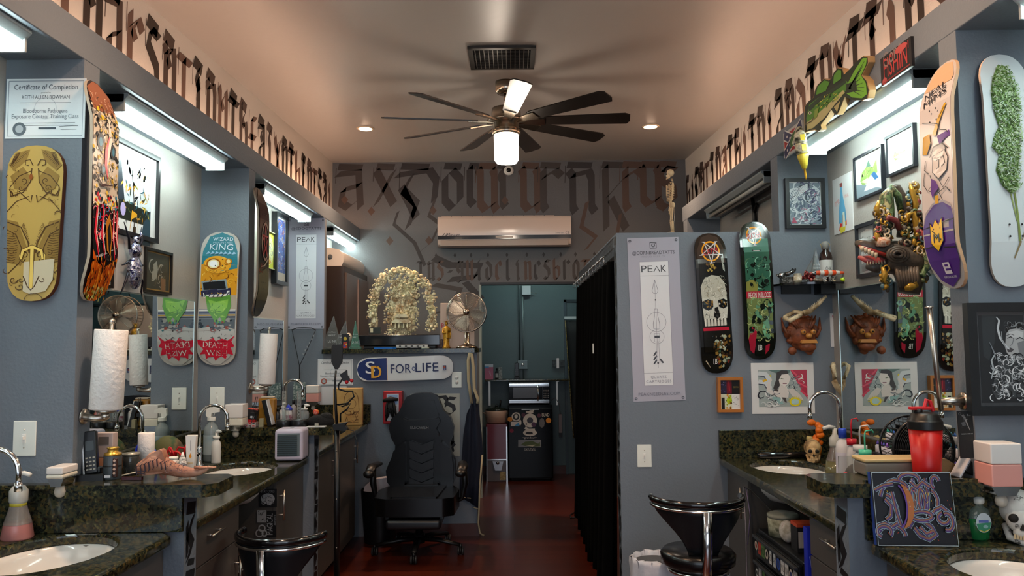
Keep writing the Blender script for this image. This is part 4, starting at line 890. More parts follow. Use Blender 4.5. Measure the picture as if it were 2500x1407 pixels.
def fillframe(t, w, h, fw, fcol, matw, draw, depth, fieldH, bg):
    if fw:
        m = mat(fcol, .3); MB().box(-w / 2, w / 2, -depth, 0, h / 2 - fw, h / 2, m).box(-w / 2, w / 2, -depth, 0, -h / 2, -h / 2 + fw, m).box(-w / 2, -w / 2 + fw, -depth, 0, -h / 2 + fw, h / 2 - fw, m).box(w / 2 - fw, w / 2, -depth, 0, -h / 2 + fw, h / 2 - fw, m).build('frame', t)
        y = -depth * .55; iw, ih = w - 2 * fw, h - 2 * fw
        MB().box(-iw / 2, iw / 2, y, -.001, -ih / 2, ih / 2, mat(bg, .25, coat=.6)).build('mat_board', t)
    else:
        y = -depth; iw, ih = w, h
        MB().box(-w / 2, w / 2, -depth, 0, -h / 2, h / 2, mat(bg, .45)).build('sheet', t)
    iw -= 2 * matw; ih -= 2 * matw
    a = Art(100, fieldH or 100 * ih / iw, iw, ih, y=y - .0006, step=.00015); a.rough = .3; draw(a); a.build('picture', t)
    return t
def art_battle(a):
    H = a.H; a.rect(0, 0, 100, H, '#c9d0d6'); a.poly([(0, 0), (14, 0), (22, 40), (34, 90), (30, H), (0, H)], '#2a3440'); a.poly([(0, H * .7), (100, H * .75), (100, H), (0, H)], '#1a2018')
    a.poly([(100, 60), (80, 80), (70, 110), (100, 110)], '#26404e'); a.scatter(60, 25, 5, 85, H * .55, ['#f4f6f8', '#e8eef4', '#b8c8d4'], 5, 12); a.scatter(70, 15, H * .4, 95, H - 4, ['#c98a1c', '#1a2a20', '#e0b04a', '#2a5a6a', '#0e1418', '#6a7c3c'], 3, 8, kind='leaf')
    a.line([(44, 14), (52, 60), (54, 100)], 2, '#3a3028'); a.poly([(46, 80), (60, 74), (66, 110), (60, H * .85), (46, H * .82), (40, 100)], '#d89a20'); a.poly([(50, 90), (58, 88), (58, 120), (50, 118)], '#3c2c14'); a.ell(22, 70, 7, 9, '#b8a8d8')
    a.scatter(20, 60, 12, 95, 50, ['#a88a5a', '#c8a86a'], 1.5, 4, kind='leaf', ang=1.4)
wallframe('large framed battle painting with wide white mat', 'L', 393, 386, 597, 268, .022, '#15161a', .055, art_battle, .03)
def art_dark(c1, c2, c3):
    def f(a):
        H = a.H; a.rect(-3, -3, 103, H + 3, '#8a6a34'); a.rect(0, 0, 100, H, c1); a.scatter(30, 15, 15, 85, H - 10, [c2, c1, c3], 4, 14, kind='arc'); a.poly([(30, 22), (44, 14), (50, 30), (44, 50), (34, 46)], c3); a.ell(30, H * .62, 6, 9, c3); a.poly([(62, 46), (84, 46), (84, 70), (64, 70)], '#7a5a40')
    return f
wallframe('small dark framed print with gold inner edge below the battle painting', 'L', 423, 619, 722, 357, .014, '#171310', .008, art_dark('#363a34', '#4c4a3a', '#8a8a80'), .025)
wallframe('narrow gold-edged frame mostly hidden behind the skull collage deck', 'L', 281, 583, 705, 246, .014, '#171310', .008, art_dark('#b8aa8a', '#8a7a54', '#c9bea0'), .02)
# beetle on a white canvas
t = wallframe('white canvas panel behind the metallic blue beetle', 'L', 353, 590, 718, 284, 0, '', .0, lambda a: None, .012, 'canvas_panel', 'canvas', bg='#b9b4b0')
p = PX(330, 640, XL + .05); be = thing('beetle_sculpture', 'metallic blue-silver rhinoceros beetle sculpture mounted on white canvas', 'sculpture', p, rz=R(90))
BM = mat('#8a8cb8', .22, .9, bump=.8, bscale=120, mix=['#d8dae8', '#2a2a58'], mscale=60, lo=.4, hi=.6, name='beetle_shell'); MB().ball((0, 0, -.05), (.055, .03, .085), BM, 18, 12).build('abdomen', be); MB().ball((0, 0, .055), (.043, .026, .042), BM, 16, 10).build('thorax', be)
MB().ball((0, 0, .105), (.02, .018, .022), BM).tube([(0, -.01, .11), (0, -.03, .135), (0, -.02, .15)], [.009, .006, .002], BM, 8).build('head', be)
DK = mat('#20202c', .3, .5)
for s in (-1, 1):
    for z0, dz, ln_ in ((.06, .1, .9), (.0, -.02, 1), (-.04, -.1, 1.1)):
        MB().tube([(s * .04, .01, z0), (s * .075 * ln_, .0, z0 + dz * .5), (s * .085 * ln_, .012, z0 + dz), (s * .1 * ln_, .015, z0 + dz * 1.25)], [.007, .006, .004, .002], DK, 7).build('leg', be)
def art_yellow(a):
    H = a.H; a.rect(0, 0, 100, H, '#c8cc4a'); a.ell(48, H / 2, 44, H * .46, '#e8eca0'); a.ell(46, H / 2, 34, H * .38, '#d8dcb0'); a.scatter(60, 18, 10, 80, H - 10, ['#2a2a1c', '#6a7a2c', '#c88a24', '#8aa0a8', '#f4f4e0'], 4, 12, kind='arc'); a.poly([(30, 20), (46, 16), (50, 60), (36, 70)], '#3a4a44'); a.poly([(34, 95), (60, 90), (64, 120), (40, 126)], '#c88a24')
wallframe('small painting glowing yellow beside the narrow black frame', 'L', 676, 572, 661, 638, .006, '#c8cc9a', 0, art_yellow, .03, fieldH=135)
def art_blue(a):
    H = a.H; a.rect(0, 0, 100, H, '#3d5aa0'); a.scatter(160, 4, 4, 96, H - 30, ['#e8e8e8', '#14182a', '#5a8ad0', '#c88a4a', '#8a2a2a', '#d8c8a0'], 3, 10, kind='arc'); a.rect(0, H - 24, 100, H, '#b8aea0')
wallframe('tall narrow black frame with blue comic collage', 'L', 706, 532, 700, 677, .03, '#17191d', .012, art_blue, .045)
def art_fish(a, flip=1):
    H = a.H; a.rect(0, 0, 100, H, '#dfe6e6'); cx, cy = 50, H * .5; a.poly([(16, cy + 6), (24, cy - 8), (46, cy - 16), (66, cy - 8), (82, cy - 22), (84, cy + 4), (66, cy + 6), (44, cy + 16), (24, cy + 16)], '#8aa85a'); a.poly([(18, cy + 8), (44, cy + 16), (64, cy + 6), (44, cy + 6)], '#d8dcb8'); a.scatter(16, 26, cy - 10, 70, cy + 8, ['#4a6a34', '#b8cc88'], 3, 6, kind='arc'); a.ell(26, cy - 2, 2.5, 2.5, '#1a1a1a'); a.poly([(40, cy - 14), (52, cy - 26), (60, cy - 12)], '#5a7a6a'); a.line([(50, cy + 16), (50, cy + 30)], 1.5, '#7a8a94')
def art_fishb(a): a.rect(0, 0, 100, a.H, '#dfe6e6'); a.poly([(0, 0), (100, 0), (100, 20), (60, 12), (0, 26)], '#8a98a0'); art_fish(a); a.poly([(0, a.H), (0, a.H - 26), (40, a.H - 18), (100, a.H)], '#7e8e98'); a.poly([(30, a.H - 8), (60, a.H - 34), (90, a.H - 20), (96, a.H - 6)], '#e8f0f4'); a.poly([(60, a.H - 32), (72, a.H - 36), (88, a.H - 22), (74, a.H - 20)], '#3a6a9a')
wallframe('framed bass print with a dark rim, the lower-hung of two fish prints', 'R', 2150, 351, 468, 2080, .012, '#20242c', .004, art_fishb, .02)
wallframe('framed leaping bass print hung higher, beside the purple robot deck', 'R', 2227, 299, 407, 2157, .012, '#20242c', .02, art_fish, .02)
def art_bottle(a):
    H = a.H; a.poly([(38, 44), (40, 20), (50, 18), (54, 44), (66, 80), (70, 120), (58, H * .86), (34, H * .84), (26, 110), (30, 76)], '#5fb0dc'); a.poly([(38, 12), (52, 12), (53, 22), (39, 22)], '#8a3a34'); a.poly([(24, 128), (44, 120), (70, 118), (70, H * .82), (54, H * .88), (34, H * .85)], '#d8262a'); a.poly([(28, 122), (66, 108), (60, 130), (36, 134)], '#e0d840'); a.poly([(44, 120), (50, 84), (60, 84), (62, 120)], '#dce8d8'); a.line([(48, 120), (49, 90)], 2, '#8a2a4a'); a.text('TIME', 22, 62, 12, '#e08a8a', 26, rot=-.3); a.text('IN A', 76, 52, 8, '#e08a8a', 20)
wallframe('unframed drawing of a ship in a blue bottle', 'R', 2078, 418, 561, 2031, 0, '', .01, art_bottle, .004, 'paper_drawing', 'drawing', bg='#dcdedf')
def art_grey(a):
    H = a.H; a.poly([(10, 10), (50, 2), (90, 10), (92, H * .75), (10, H * .8)], '#b9bdbd'); a.scatter(30, 14, 14, 86, H * .7, ['#8a8e90', '#d8dada', '#6a6e70'], 4, 12, kind='arc'); a.rect(10, H * .84, 90, H * .98, '#6a6c6e'); a.scatter(14, 12, H * .72, 88, H * .8, ['#a83a34'], 2, 4)
wallframe('black framed grey sketch behind the open jaws of the dragon mask', 'R', 2135, 535, 673, 2085, .02, '#23262c', .01, art_grey, .025, bg='#8a8f92')
def art_swirl(a):
    H = a.H; a.rect(0, 0, 100, H, '#73808c'); a.scatter(150, 4, 4, 96, H - 4, ['#c9d0d4', '#48586c', '#9aa6b0', '#c9d0d4', '#5c5a78', '#34404e'], 6, 20, kind='arc'); a.scatter(14, 6, 6, 94, H - 6, ['#9c4a68', '#b86a84'], 4, 12, kind='arc'); a.poly([(4, H - 4), (12, H - 24), (22, H - 4)], '#a84a62')
    for k in range(7): a.line([(2, 60 - k * 5), (60, 22 - k * 3)], [1, 2.5], '#dfe4e6', k == 0)
yframe('black framed grey swirl painting high on the partition', YR2, 1917, 435, 2018, 557, .022, '#14161a', .004, art_swirl, .03)
def art_medusa(a):
    H = a.H; a.rect(0, 0, 100, H, '#9aa6a6'); a.poly([(66, 0), (100, 0), (100, H * .8), (90, H * .6), (78, H * .3)], '#a82440'); a.line([(68, 0), (80, 18), (90, 24), (84, 32)], [3, 5, 4, 2], '#d04a60'); a.line([(80, 36), (100, 52)], 4, '#d04a60'); a.line([(86, 60), (100, 78)], 5, '#c83a54')
    a.scatter(26, 60, 8, 90, 60, ['#26242c', '#d8dcd8', '#6a7a80'], 3, 8, kind='arc'); a.poly([(20, 0), (66, 0), (64, 10), (40, 12)], '#5a7470')
    for x, y in ((0, 10), (0, 34)): a.line([(x, y), (14, y + 2), (22, y + 16), (22, y + 34)], [12, 13, 11, 8], '#c4ccd0'); a.line([(x, y + 7), (12, y + 9), (17, y + 22)], 2, '#2a2a44')
    a.poly([(40, 20), (48, 6), (60, 8), (66, 24), (62, 40), (54, 50), (44, 42)], '#d8d4d0'); a.poly([(36, 30), (38, 8), (48, 1), (60, 2), (62, 12), (48, 14), (42, 30), (44, 46), (36, 60), (30, 54)], '#3c3838'); a.line([(34, 56), (40, 70), (52, 84), (56, 96)], [8, 7, 6, 3], '#4a4444')
    a.line([(46, 25), (52, 27)], 2, '#4a5a3a'); a.line([(50, 40), (58, 40)], 2.4, '#7a4a58'); a.poly([(44, 44), (56, 50), (62, 66), (60, 82), (40, 80), (22, 70), (24, 58), (40, 64)], '#cfcac6'); a.poly([(60, 58), (70, 54), (84, 72), (92, 90), (80, 92), (66, 72)], '#c8c4c0'); a.line([(20, 66), (20, 42), (26, 28)], [8, 7, 5], '#cfcac6')
    a.poly([(8, 30), (16, 26), (18, 31), (10, 36)], '#d8a81c'); a.poly([(22, 16), (26, 14), (27, 22)], '#d8c01c'); a.poly([(24, 76), (44, 82), (50, 100), (36, 98)], '#8ab0b0'); a.ell(74, 94, 12, 13, '#d8c820', 16); a.ell(74, 94, 8, 8.5, '#a8c8cc')
    for k in range(12): a.line([(74 + 12 * cos(-k * .28), 94 + 12 * sin(-k * .28)), (74 + 16 * cos(-k * .28), 94 + 16 * sin(-k * .28))], 1.2, '#d8c820', k == 0)
    a.scatter(22, 2, 60, 40, H - 3, ['#2a2a34', '#d4d8d8', '#5a6470'], 4, 11, kind='arc')
yframe('white-bordered print of a woman with serpent hair below the masks', YR2, 1833, 887, 1990, 1010, 0, '', .04, art_medusa, .004, 'art_print', 'art print', fieldH=108, bg='#d0d2d4')
def art_five(a):
    H = a.H; a.rect(0, 0, 100, H, '#15141c')
    a.rect(0, 0, 34, H * .46, '#26243c'); a.scatter(10, 4, 6, 30, H * .42, ['#d8d4dc', '#5a4a8a'], 3, 8, kind='leaf'); a.rect(34, 0, 60, H * .46, '#6a1020'); a.line([(46, 8), (48, 56)], 5, '#a81c2c'); a.rect(60, 0, 100, H * .46, '#191714'); a.text('ODYN', 80, H * .27, 8, '#8a7a3a', 26); a.rect(60, H * .48, 100, H, '#d6d8d6'); a.scatter(12, 66, H * .55, 94, H * .92, ['#4a4a4a'], 2, 6, kind='arc')
    a.rect(0, H * .48, 60, H, '#c8ccb4'); a.rect(6, H * .6, 22, H, '#1c1c1c'); a.ell(46, H * .7, 14, 20, '#a8c010'); a.scatter(16, 24, H * .5, 58, H * .98, ['#8aa010', '#c8862a', '#2a2a1c'], 3, 8)
yframe('orange wooden shadow box holding five small album cards', YR2, 1752, 922, 1816, 1007, .016, '#a8692f', 0, art_five, .035)
def art_rose(a):
    H = a.H; a.poly([(20, 20), (60, 14), (66, 50), (50, 70), (34, 64)], '#a81c34'); a.poly([(40, 66), (60, 64), (70, 110), (50, 130), (34, 100)], '#5a6c3c'); a.line([(46, 110), (52, 170)], 4, '#b89a3a'); a.scatter(12, 28, 80, 76, 170, ['#26301c', '#8a9a5a', '#c8a83a'], 4, 10, kind='leaf')
yframe('narrow white rose drawing hanging between the two brown masks', YR2, 2026, 766, 2050, 847, 0, '', .004, art_rose, .004, 'paper_drawing', 'drawing', bg='#c9c9cc')
def art_smoke(a):
    H = a.H; a.rect(0, 0, 100, H, '#262b30'); a.poly([(8, 0), (40, 0), (34, 60), (20, 100), (8, 90)], '#33393e')
    a.poly([(58, 30), (70, 18), (84, 16), (100, 22), (100, 46), (60, 50)], '#15171a'); a.scatter(26, 60, 18, 96, 36, ['#8a8e92', '#3a3e44'], 3, 8, kind='arc')
    a.poly([(60, 42), (68, 32), (84, 30), (100, 34), (100, 96), (86, 100), (70, 94), (60, 84), (56, 70), (58, 60)], '#a9aaac'); a.poly([(66, 38), (84, 34), (98, 38), (96, 50), (68, 50)], '#c2c3c4'); a.poly([(84, 62), (100, 56), (100, 94), (88, 96)], '#7c7e82')
    a.line([(62, 52), (70, 48), (76, 52)], [1, 3, 1], '#2a2c30'); a.line([(82, 54), (90, 50), (99, 54)], [1, 3, 1], '#2a2c30'); a.line([(60, 46), (70, 42), (78, 45)], 1.2, '#3a3c40'); a.line([(76, 52), (73, 64), (68, 68)], 1.4, '#6a6c70')
    a.poly([(60, 76), (68, 72), (76, 76), (70, 82), (62, 82)], '#4c4a4e'); a.line([(66, 76), (56, 66), (46, 50), (42, 30), (46, 12), (40, 4)], [2, 4, 5, 5, 4, 2], '#c4c8cc'); a.line([(58, 70), (50, 56), (50, 36)], [1, 3, 1], '#8e949a')
    a.poly([(66, 94), (90, 98), (92, 112), (70, 112)], '#85878a'); a.poly([(22, H - 26), (40, 100), (60, 92), (100, 104), (100, H - 12), (30, H - 10)], '#3c4145')
    a.scatter(150, 24, 92, 98, H - 10, ['#c8cbce', '#8a8e92', '#15181b', '#aeb2b6', '#2a2f34', '#e0e2e4'], 3, 10, kind='arc'); a.line([(34, 84), (24, 100), (28, 120), (22, 140)], [2, 4, 4, 2], '#aab0b4'); a.line([(22, 60), (30, 80), (34, 96)], [1, 3, 1], '#7c838a')
def yfr2():
    b, w, h = box_on(YR1 - .025, 2359, 740, 2545, 1014); b.y = YR1; b.x += 0
    t = thing('framed_picture', 'large black framed charcoal portrait of a woman in smoke', 'framed picture', b); fillframe(t, w, h, .03, '#1c2126', .012, art_smoke, .03, None, '#3a4046')
yfr2()
# black poster on the pier
def art_poster(a):
    H = a.H; a.ring(14, 14, 9, 9, 2, '#8a8a8a'); a.poly([(24, 26), (40, 18), (60, 60), (50, 66)], '#5e5c5e'); a.line([(50, 56), (78, 136)], [12, 3], '#8c8684'); a.poly([(18, 76), (44, 70), (52, 96), (26, 102)], '#57565a'); a.scatter(18, 20, 30, 70, 120, ['#8a8888', '#3a3a3e'], 3, 8, kind='arc'); a.text('NEW FROM', 78, 24, 6, '#b8b8b8', 30); a.text('THE CREW', 78, 32, 6, '#b8b8b8', 30); a.text('PRECISION IN EVERY LINE', 54, 160, 7, '#c8c8c8', 80)
b, w_, h_ = box_on(YR1 - .003, 2338, 1004, 2381, 1119); b.y = YR1
t = thing('paper_poster', 'small black poster with grey tattoo machine under the smoke portrait', 'poster', b, rot=(0, R(-2), 0)); fillframe(t, w_, h_, 0, '', .002, art_poster, .003, None, '#131316')
# certificates
def art_cert(name, seal):
    def f(a):
        H = a.H; g = '#3d4a56'
        a.line([(3, 3), (97, 3), (97, H - 3), (3, H - 3), (3, 3)], 1.0, '#8a98a4'); a.text('Certificate of Completion', 50, 14, 6.4, g, 80); a.text('presented to', 50, 19, 2, g, 12); a.text(name, 50, 26, 4.6, g, 60); a.ring(50, 38, 14, 14, .8, '#b9c4cc')
        a.line([(18, 31), (82, 31)], .5, g); a.text('Bloodborne Pathogens', 50, 44, 5.4, '#5a6874', 56); a.text('Exposure Control Training Class', 50, 51, 5.4, '#5a6874', 84); a.line([(12, 57), (88, 57)], .5, g); a.line([(14, 60), (86, 60)], .5, g)
        a.ell(18, H - 12, 8.5, 8.5, seal); a.ell(18, H - 12, 5, 5, '#a9b4bc'); a.rect(42, H - 14, 64, H - 11.5, g); a.line([(68, H - 15), (92, H - 16)], .5, g); a.line([(70, H - 11), (90, H - 11)], .4, g)
    return f
yframe('white certificate of completion above the gold tribal board', YL1, 17, 193, 206, 337, 0, '', 0, art_cert('KEITH ALLEN BOWMAN', '#5a6670'), .003, 'certificate', 'certificate', bg='#dfe6ea')
yframe('white certificate partly behind the black phone-stand paddle', YL3, 776, 877, 861, 941, 0, '', 0, art_cert('', '#a8584a'), .003, 'certificate', 'certificate', bg='#dde0e4')
yframe('blank white sheet taped below the rear certificate', YL3, 781, 944, 846, 988, 0, '', 0, lambda a: None, .002, 'paper_sheet', 'paper', bg='#d4d6da')
# grey vinyl banners
def art_banner(handle):
    def f(a):
        H = a.H; k = '#3c3d44'; lt = '#8c8d98'; cx = 50
        a.rect(22, H * .148, 78, H * .905, '#d9dbe0'); a.line([(22, H * .148), (78, H * .148), (78, H * .905), (22, H * .905), (22, H * .148)], .8, lt); a.line([(22, H * .235), (78, H * .235)], .6, lt); a.line([(22, H * .83), (78, H * .83)], .6, lt)
        a.line([(44, H * .03), (56, H * .03), (56, H * .065), (44, H * .065), (44, H * .029)], 1.6, k); a.ring(50, H * .0475, 3.6, 3.6, 1.3, k); a.ell(54, H * .036, .9, .9, k)
        a.text(handle, 50, H * .103, 6.6, k, 82); a.text('PROUD USER OF', 50, H * .122, 3.2, lt, 46, sp=1.2)
        a.text('PE', 36, H * .213, 13, k, 22); a.line([(49, H * .213), (55, H * .178), (61, H * .213)], 1.8, k); a.text('K', 68, H * .213, 13, k, 10)
        a.line([(50, H * .26), (44, H * .33), (47, H * .345), (53, H * .345), (56, H * .33), (50, H * .26)], .9, lt); a.line([(50, H * .26), (50, H * .80)], .6, lt); a.ell(50, H * .385, 1.5, 1.5, k)
        a.ring(50, H * .52, 19, 19, .7, lt); a.ring(50, H * .61, 14, 14, .7, lt); a.line([(47, H * .44), (47, H * .48), (44, H * .53), (44, H * .56), (56, H * .56), (56, H * .53), (53, H * .48), (53, H * .44), (47, H * .44)], .9, lt); a.rect(45, H * .603, 55, H * .617, k); a.line([(45, H * .59), (55, H * .59), (55, H * .64), (45, H * .64), (45, H * .59)], .6, lt)
        for q in (.70, .725): a.line([(42, H * q + 8), (48, H * q)], 3, k)
        a.line([(54, H * .745), (60, H * .77)], 3, k); a.line([(42, H * .775), (48, H * .75)], 3, k); a.ell(50, H * .77, 1.8, 1.8, k); a.line([(48, H * .64), (48, H * .76)], .6, lt); a.line([(53, H * .64), (53, H * .76)], .6, lt)
        a.text('QUARTZ', 50, H * .862, 5, lt, 30, sp=1.2); a.text('CARTRIDGES', 50, H * .889, 5, lt, 48, sp=1.2); a.text('PEAKNEEDLES.COM', 50, H * .965, 5.6, '#6a6b78', 80, sp=1.15)
        for x, y in ((5, H * .018), (95, H * .018), (5, H * .982), (95, H * .982)): a.ring(x, y, 2.6, 2.6, 1.3, k)
    return f
yframe('grey vinyl banner reading CORNBREADTATTS and PEAK on the partition', YR2, 1535, 581, 1670, 979, 0, '', 0, art_banner('@CORNBREADTATTS'), .003, 'vinyl_banner', 'banner', bg='#a5a5b4', roll=R(-1.2))
yframe('grey vinyl banner reading EDOGTATTS and PEAK on the rear pier', YL3, 704, 534, 791, 803, 0, '', 0, art_banner('@EDOGTATTS'), .003, 'vinyl_banner', 'banner', bg='#a5a5b4', roll=R(0))
# black and white calligraphy poster behind the chair
def art_callig(a):
    H = a.H; k = mat('#17171a', .5)
    for i, (x, y, w, h, ch) in enumerate(((42, 4, 34, 44, 'q'), (62, 6, 36, 40, 's'), (52, 46, 40, 50, 'l'), (70, 58, 30, 50, 'i'), (8, 4, 34, 44, 'b'), (8, 60, 36, 50, 'n'), (60, 96, 34, 30, 's'))): a.n = 1 + i % 3; letter(a, ch, x, y, w, h, 9, k, hair=False)
yframe('black blackletter calligraphy poster taped behind the gaming chair', YL3, 1002, 962, 1123, 1115, 0, '', 0, art_callig, .003, 'calligraphy_poster', 'poster', bg='#a8a89e')
# ------------------------------------------------------------------ signs on the beam (facing the room)
def beamsign(label, name, cat, x_near, yt, yb, x_far, bg, draw, depth=.012, fieldH=None, bulge=0):
    p, q, r = PX(x_near, yt, BR - .02), PX(x_near, yb, BR - .02), PX(x_far, yt, BR - .02); w, h = abs(r.y - p.y), p.z - q.z
    t = thing(name, label, cat, (BR, (p.y + r.y) / 2, (p.z + q.z) / 2), rz=-R(90)); fillframe(t, w, h, 0, '', .002, draw, depth, fieldH, bg); return t
def art_gone(a):
    H = a.H; a.text('Gone', 42, H * .38, 26, '#8a7a78', 62, rot=-.12); a.text("FISHIN'", 52, H * .82, 34, '#a83a3a', 84); a.ell(70, H * .14, 20, 6, '#b05050'); a.ell(12, H * .9, 8, 6, '#b05050'); a.line([(4, H * .96), (96, H * .92)], 2, '#8a3030')
beamsign("black metal sign lettered Gone FISHIN' in red on the beam", 'metal_sign', 'sign', 2218, 88, 163, 2142, '#1c1a1c', art_gone)
def art_flag(a):
    H = a.H; a.rect(-1, -1, 101, H + 1, '#b8b8b4'); a.rect(4, 4, 96, H - 4, '#a32028')
    for q in (((4, 4), (96, H - 4)), ((4, H - 4), (96, 4))):
        a.line(list(q), 22, '#d8d4cc'); a.line(list(q), 17, '#26305a')
        for k in range(1, 6): a.ell(q[0][0] + (q[1][0] - q[0][0]) * k / 6, q[0][1] + (q[1][1] - q[0][1]) * k / 6, 3, 3, '#e4e2da', 5)
    a.poly([(34, H * .62), (44, H * .3), (60, H * .2), (70, H * .34), (56, H * .5), (54, H * .72), (40, H * .8)], '#3a6a34'); a.poly([(44, H * .62), (58, H * .46), (60, H * .56), (50, H * .72)], '#c8ccb0')
beamsign('small red flag sign with a blue starred cross and green bass', 'metal_sign', 'sign', 1955, 292, 357, 1908, '#b8b8b4', art_flag)
# wooden bass cut-out: outline in a 200 x 100 field (x along the wall towards the camera, y down)
pn, pf = PX(2118, 150, BR - .03), PX(1965, 340, BR - .03); zt1 = PX(2100, 137, BR - .03).z; zb1 = PX(1966, 325, BR - .03).z
t = thing('wooden_fish_sign', 'green largemouth bass wooden cut-out sign hanging over the beam edge', 'sign', (BR, (pn.y + pf.y) / 2, (zt1 + zb1) / 2), rz=-R(90)); w_, h_ = pf.y - pn.y, zt1 - zb1
def fx(px, py):   # photo point on the sign's plane -> local
    q = PX(px, py, BR - .03); return (-(q.y - (pn.y + pf.y) / 2), q.z - (zt1 + zb1) / 2)
out = [(1963, 325), (1962, 290), (1962, 262), (1972, 248), (1985, 238), (1988, 222), (1994, 208), (2010, 192), (2022, 196), (2030, 190), (2034, 178), (2044, 165), (2056, 168), (2060, 182), (2076, 166), (2092, 148), (2108, 136), (2119, 138), (2120, 152), (2112, 168), (2104, 184), (2116, 196), (2122, 220), (2118, 240), (2104, 246), (2080, 244), (2062, 236), (2056, 252), (2048, 272), (2042, 281), (2034, 276), (2028, 268), (2018, 286), (2002, 306), (2004, 316), (1996, 322), (1988, 318), (1975, 320)]
pts = [fx(*p) for p in out]
MB().prism(pts, -.028, 0, mat('#a9895c', .5)).build('wood_backing', t, bevel=.003)
a = Art(1, 1, 1, 1, y=-.0285, step=.0004); a.xf = lambda px, py: (fx(px, py)[0] + .5, .5 - fx(px, py)[1])
sh = lambda P, k: [(px + (k * (2035 - px)) / 60, py + (k * (230 - py)) / 60) for px, py in P]
a.poly(sh(out, 1.5), '#1c2a14'); a.poly([(1968, 288), (1975, 255), (1995, 240), (2025, 222), (2064, 196), (2074, 206), (2062, 224), (2040, 252), (2010, 288), (1985, 310), (1970, 312)], '#4f8a22')
a.poly([(1968, 300), (1985, 288), (2020, 256), (2058, 220), (2062, 226), (2040, 252), (2012, 288), (1985, 312), (1970, 318)], '#c9bd82'); a.poly([(1972, 262), (1996, 240), (2026, 220), (2064, 196), (2066, 202), (2030, 228), (2000, 250), (1976, 272)], '#1f3a1e')
a.poly([(2068, 206), (2086, 172), (2106, 142), (2116, 142), (2114, 158), (2102, 184), (2114, 204), (2116, 230), (2104, 240), (2080, 238), (2066, 228)], '#6fb02c'); a.poly([(2066, 206), (2090, 196), (2092, 222), (2066, 228)], '#16240f')
for k in range(9): a.line([(2072, 216), (2104 + 6 * cos(k), 150 + k * 10.5)], [3, 1], '#1c3214', k == 0)
a.poly([(1992, 232), (1996, 212), (2012, 196), (2026, 200), (2016, 222)], '#5a9a28'); a.poly([(2034, 206), (2036, 184), (2046, 170), (2054, 172), (2054, 192)], '#5a9a28'); a.poly([(2036, 262), (2052, 246), (2044, 274)], '#b8aa70')
a.scatter(70, 1990, 225, 2060, 262, ['#2c5a1a', '#a8c83a', '#1c3a12', '#d8d048'], 3, 6, kind='leaf', ang=-.7, inside=lambda x, y, r: abs((y - 250) + .72 * (x - 2015)) < 16)
a.ell(1978, 276, 4, 4, '#e8e4c0'); a.ell(1978, 276, 2, 2, '#101010'); a.line([(1966, 304), (1982, 296), (1990, 282)], 2, '#5a4a2a'); a.poly([(1990, 268), (2000, 262), (1996, 284), (1988, 292)], '#8aa03a')
a.build('painted_fish', t)
# hanging pen-shaped lure
p0 = Vector((BR - .06, PX(1950, 310, BR - .06).y, PX(1950, 310, BR - .06).z)); q0 = PX(1968, 438, BR - .06); q0.y = p0.y; q0 = PY(1968, 438, p0.y)
t = thing('hanging_lure', 'large yellow jointed fishing lure hanging from the bass sign', 'fishing lure', q0); d = p0 - q0
yl = mat('#c9b43a', .3); gy = mat('#8c8c84', .3, mix=['#d8d0b0', '#3a3a34'], mscale=30); rot = Vector((0, 0, 1)).rotation_difference(d.normalized()).to_matrix().to_4x4(); Ld = d.length
MB().lathe([(.002, 0), (.006, .02), (.005, .06 * Ld / .2), (.01, .2 * Ld)], mat('#b88a20', .3), 14, M=rot).build('tail_tip', t)
MB().lathe([(.012, .2 * Ld), (.03, .45 * Ld), (.028, .47 * Ld)], yl, 16, M=rot).build('rear_section', t); MB().lathe([(.03, .49 * Ld), (.033, .6 * Ld), (.03, .68 * Ld)], gy, 16, M=rot).build('middle_section', t); MB().lathe([(.03, .70 * Ld), (.03, .85 * Ld), (.02, .92 * Ld), (.012, 1.0 * Ld)], gy, 16, M=rot).build('front_section', t); MB().box(-.012, .012, -.0335, -.03, .52 * Ld, .64 * Ld, yl, rot).box(-.012, .012, -.032, -.03, .72 * Ld, .83 * Ld, yl, rot).build('yellow_label', t)
# ------------------------------------------------------------------ REAR BAY AND BACK WALL
def trY(pts, Y, o): return [((q := PY(x, y, Y)).x - o[0], q.z - o[2]) for x, y in pts]
def Aat(t, Y, yoff, rough=.5, step=.0003):
    """artwork drawn in photo points on the plane Y, local to thing t"""
    L = t.location.copy(); a = Art(1, 1, 1, 1, y=yoff, step=step); a.rough = rough
    a.xf = lambda px, py: ((q := PY(px, py, Y)).x - L.x + .5, .5 - (q.z - L.z)); return a
LEATHER = mat('#09090b', .24, bump=.04, bscale=160, name='black_leatherette'); GREYL = mat('#15161a', .32, bump=.04, bscale=160, name='dark_grey_leatherette')
PLASTIC = mat('#0e0e10', .38, name='black_plastic')
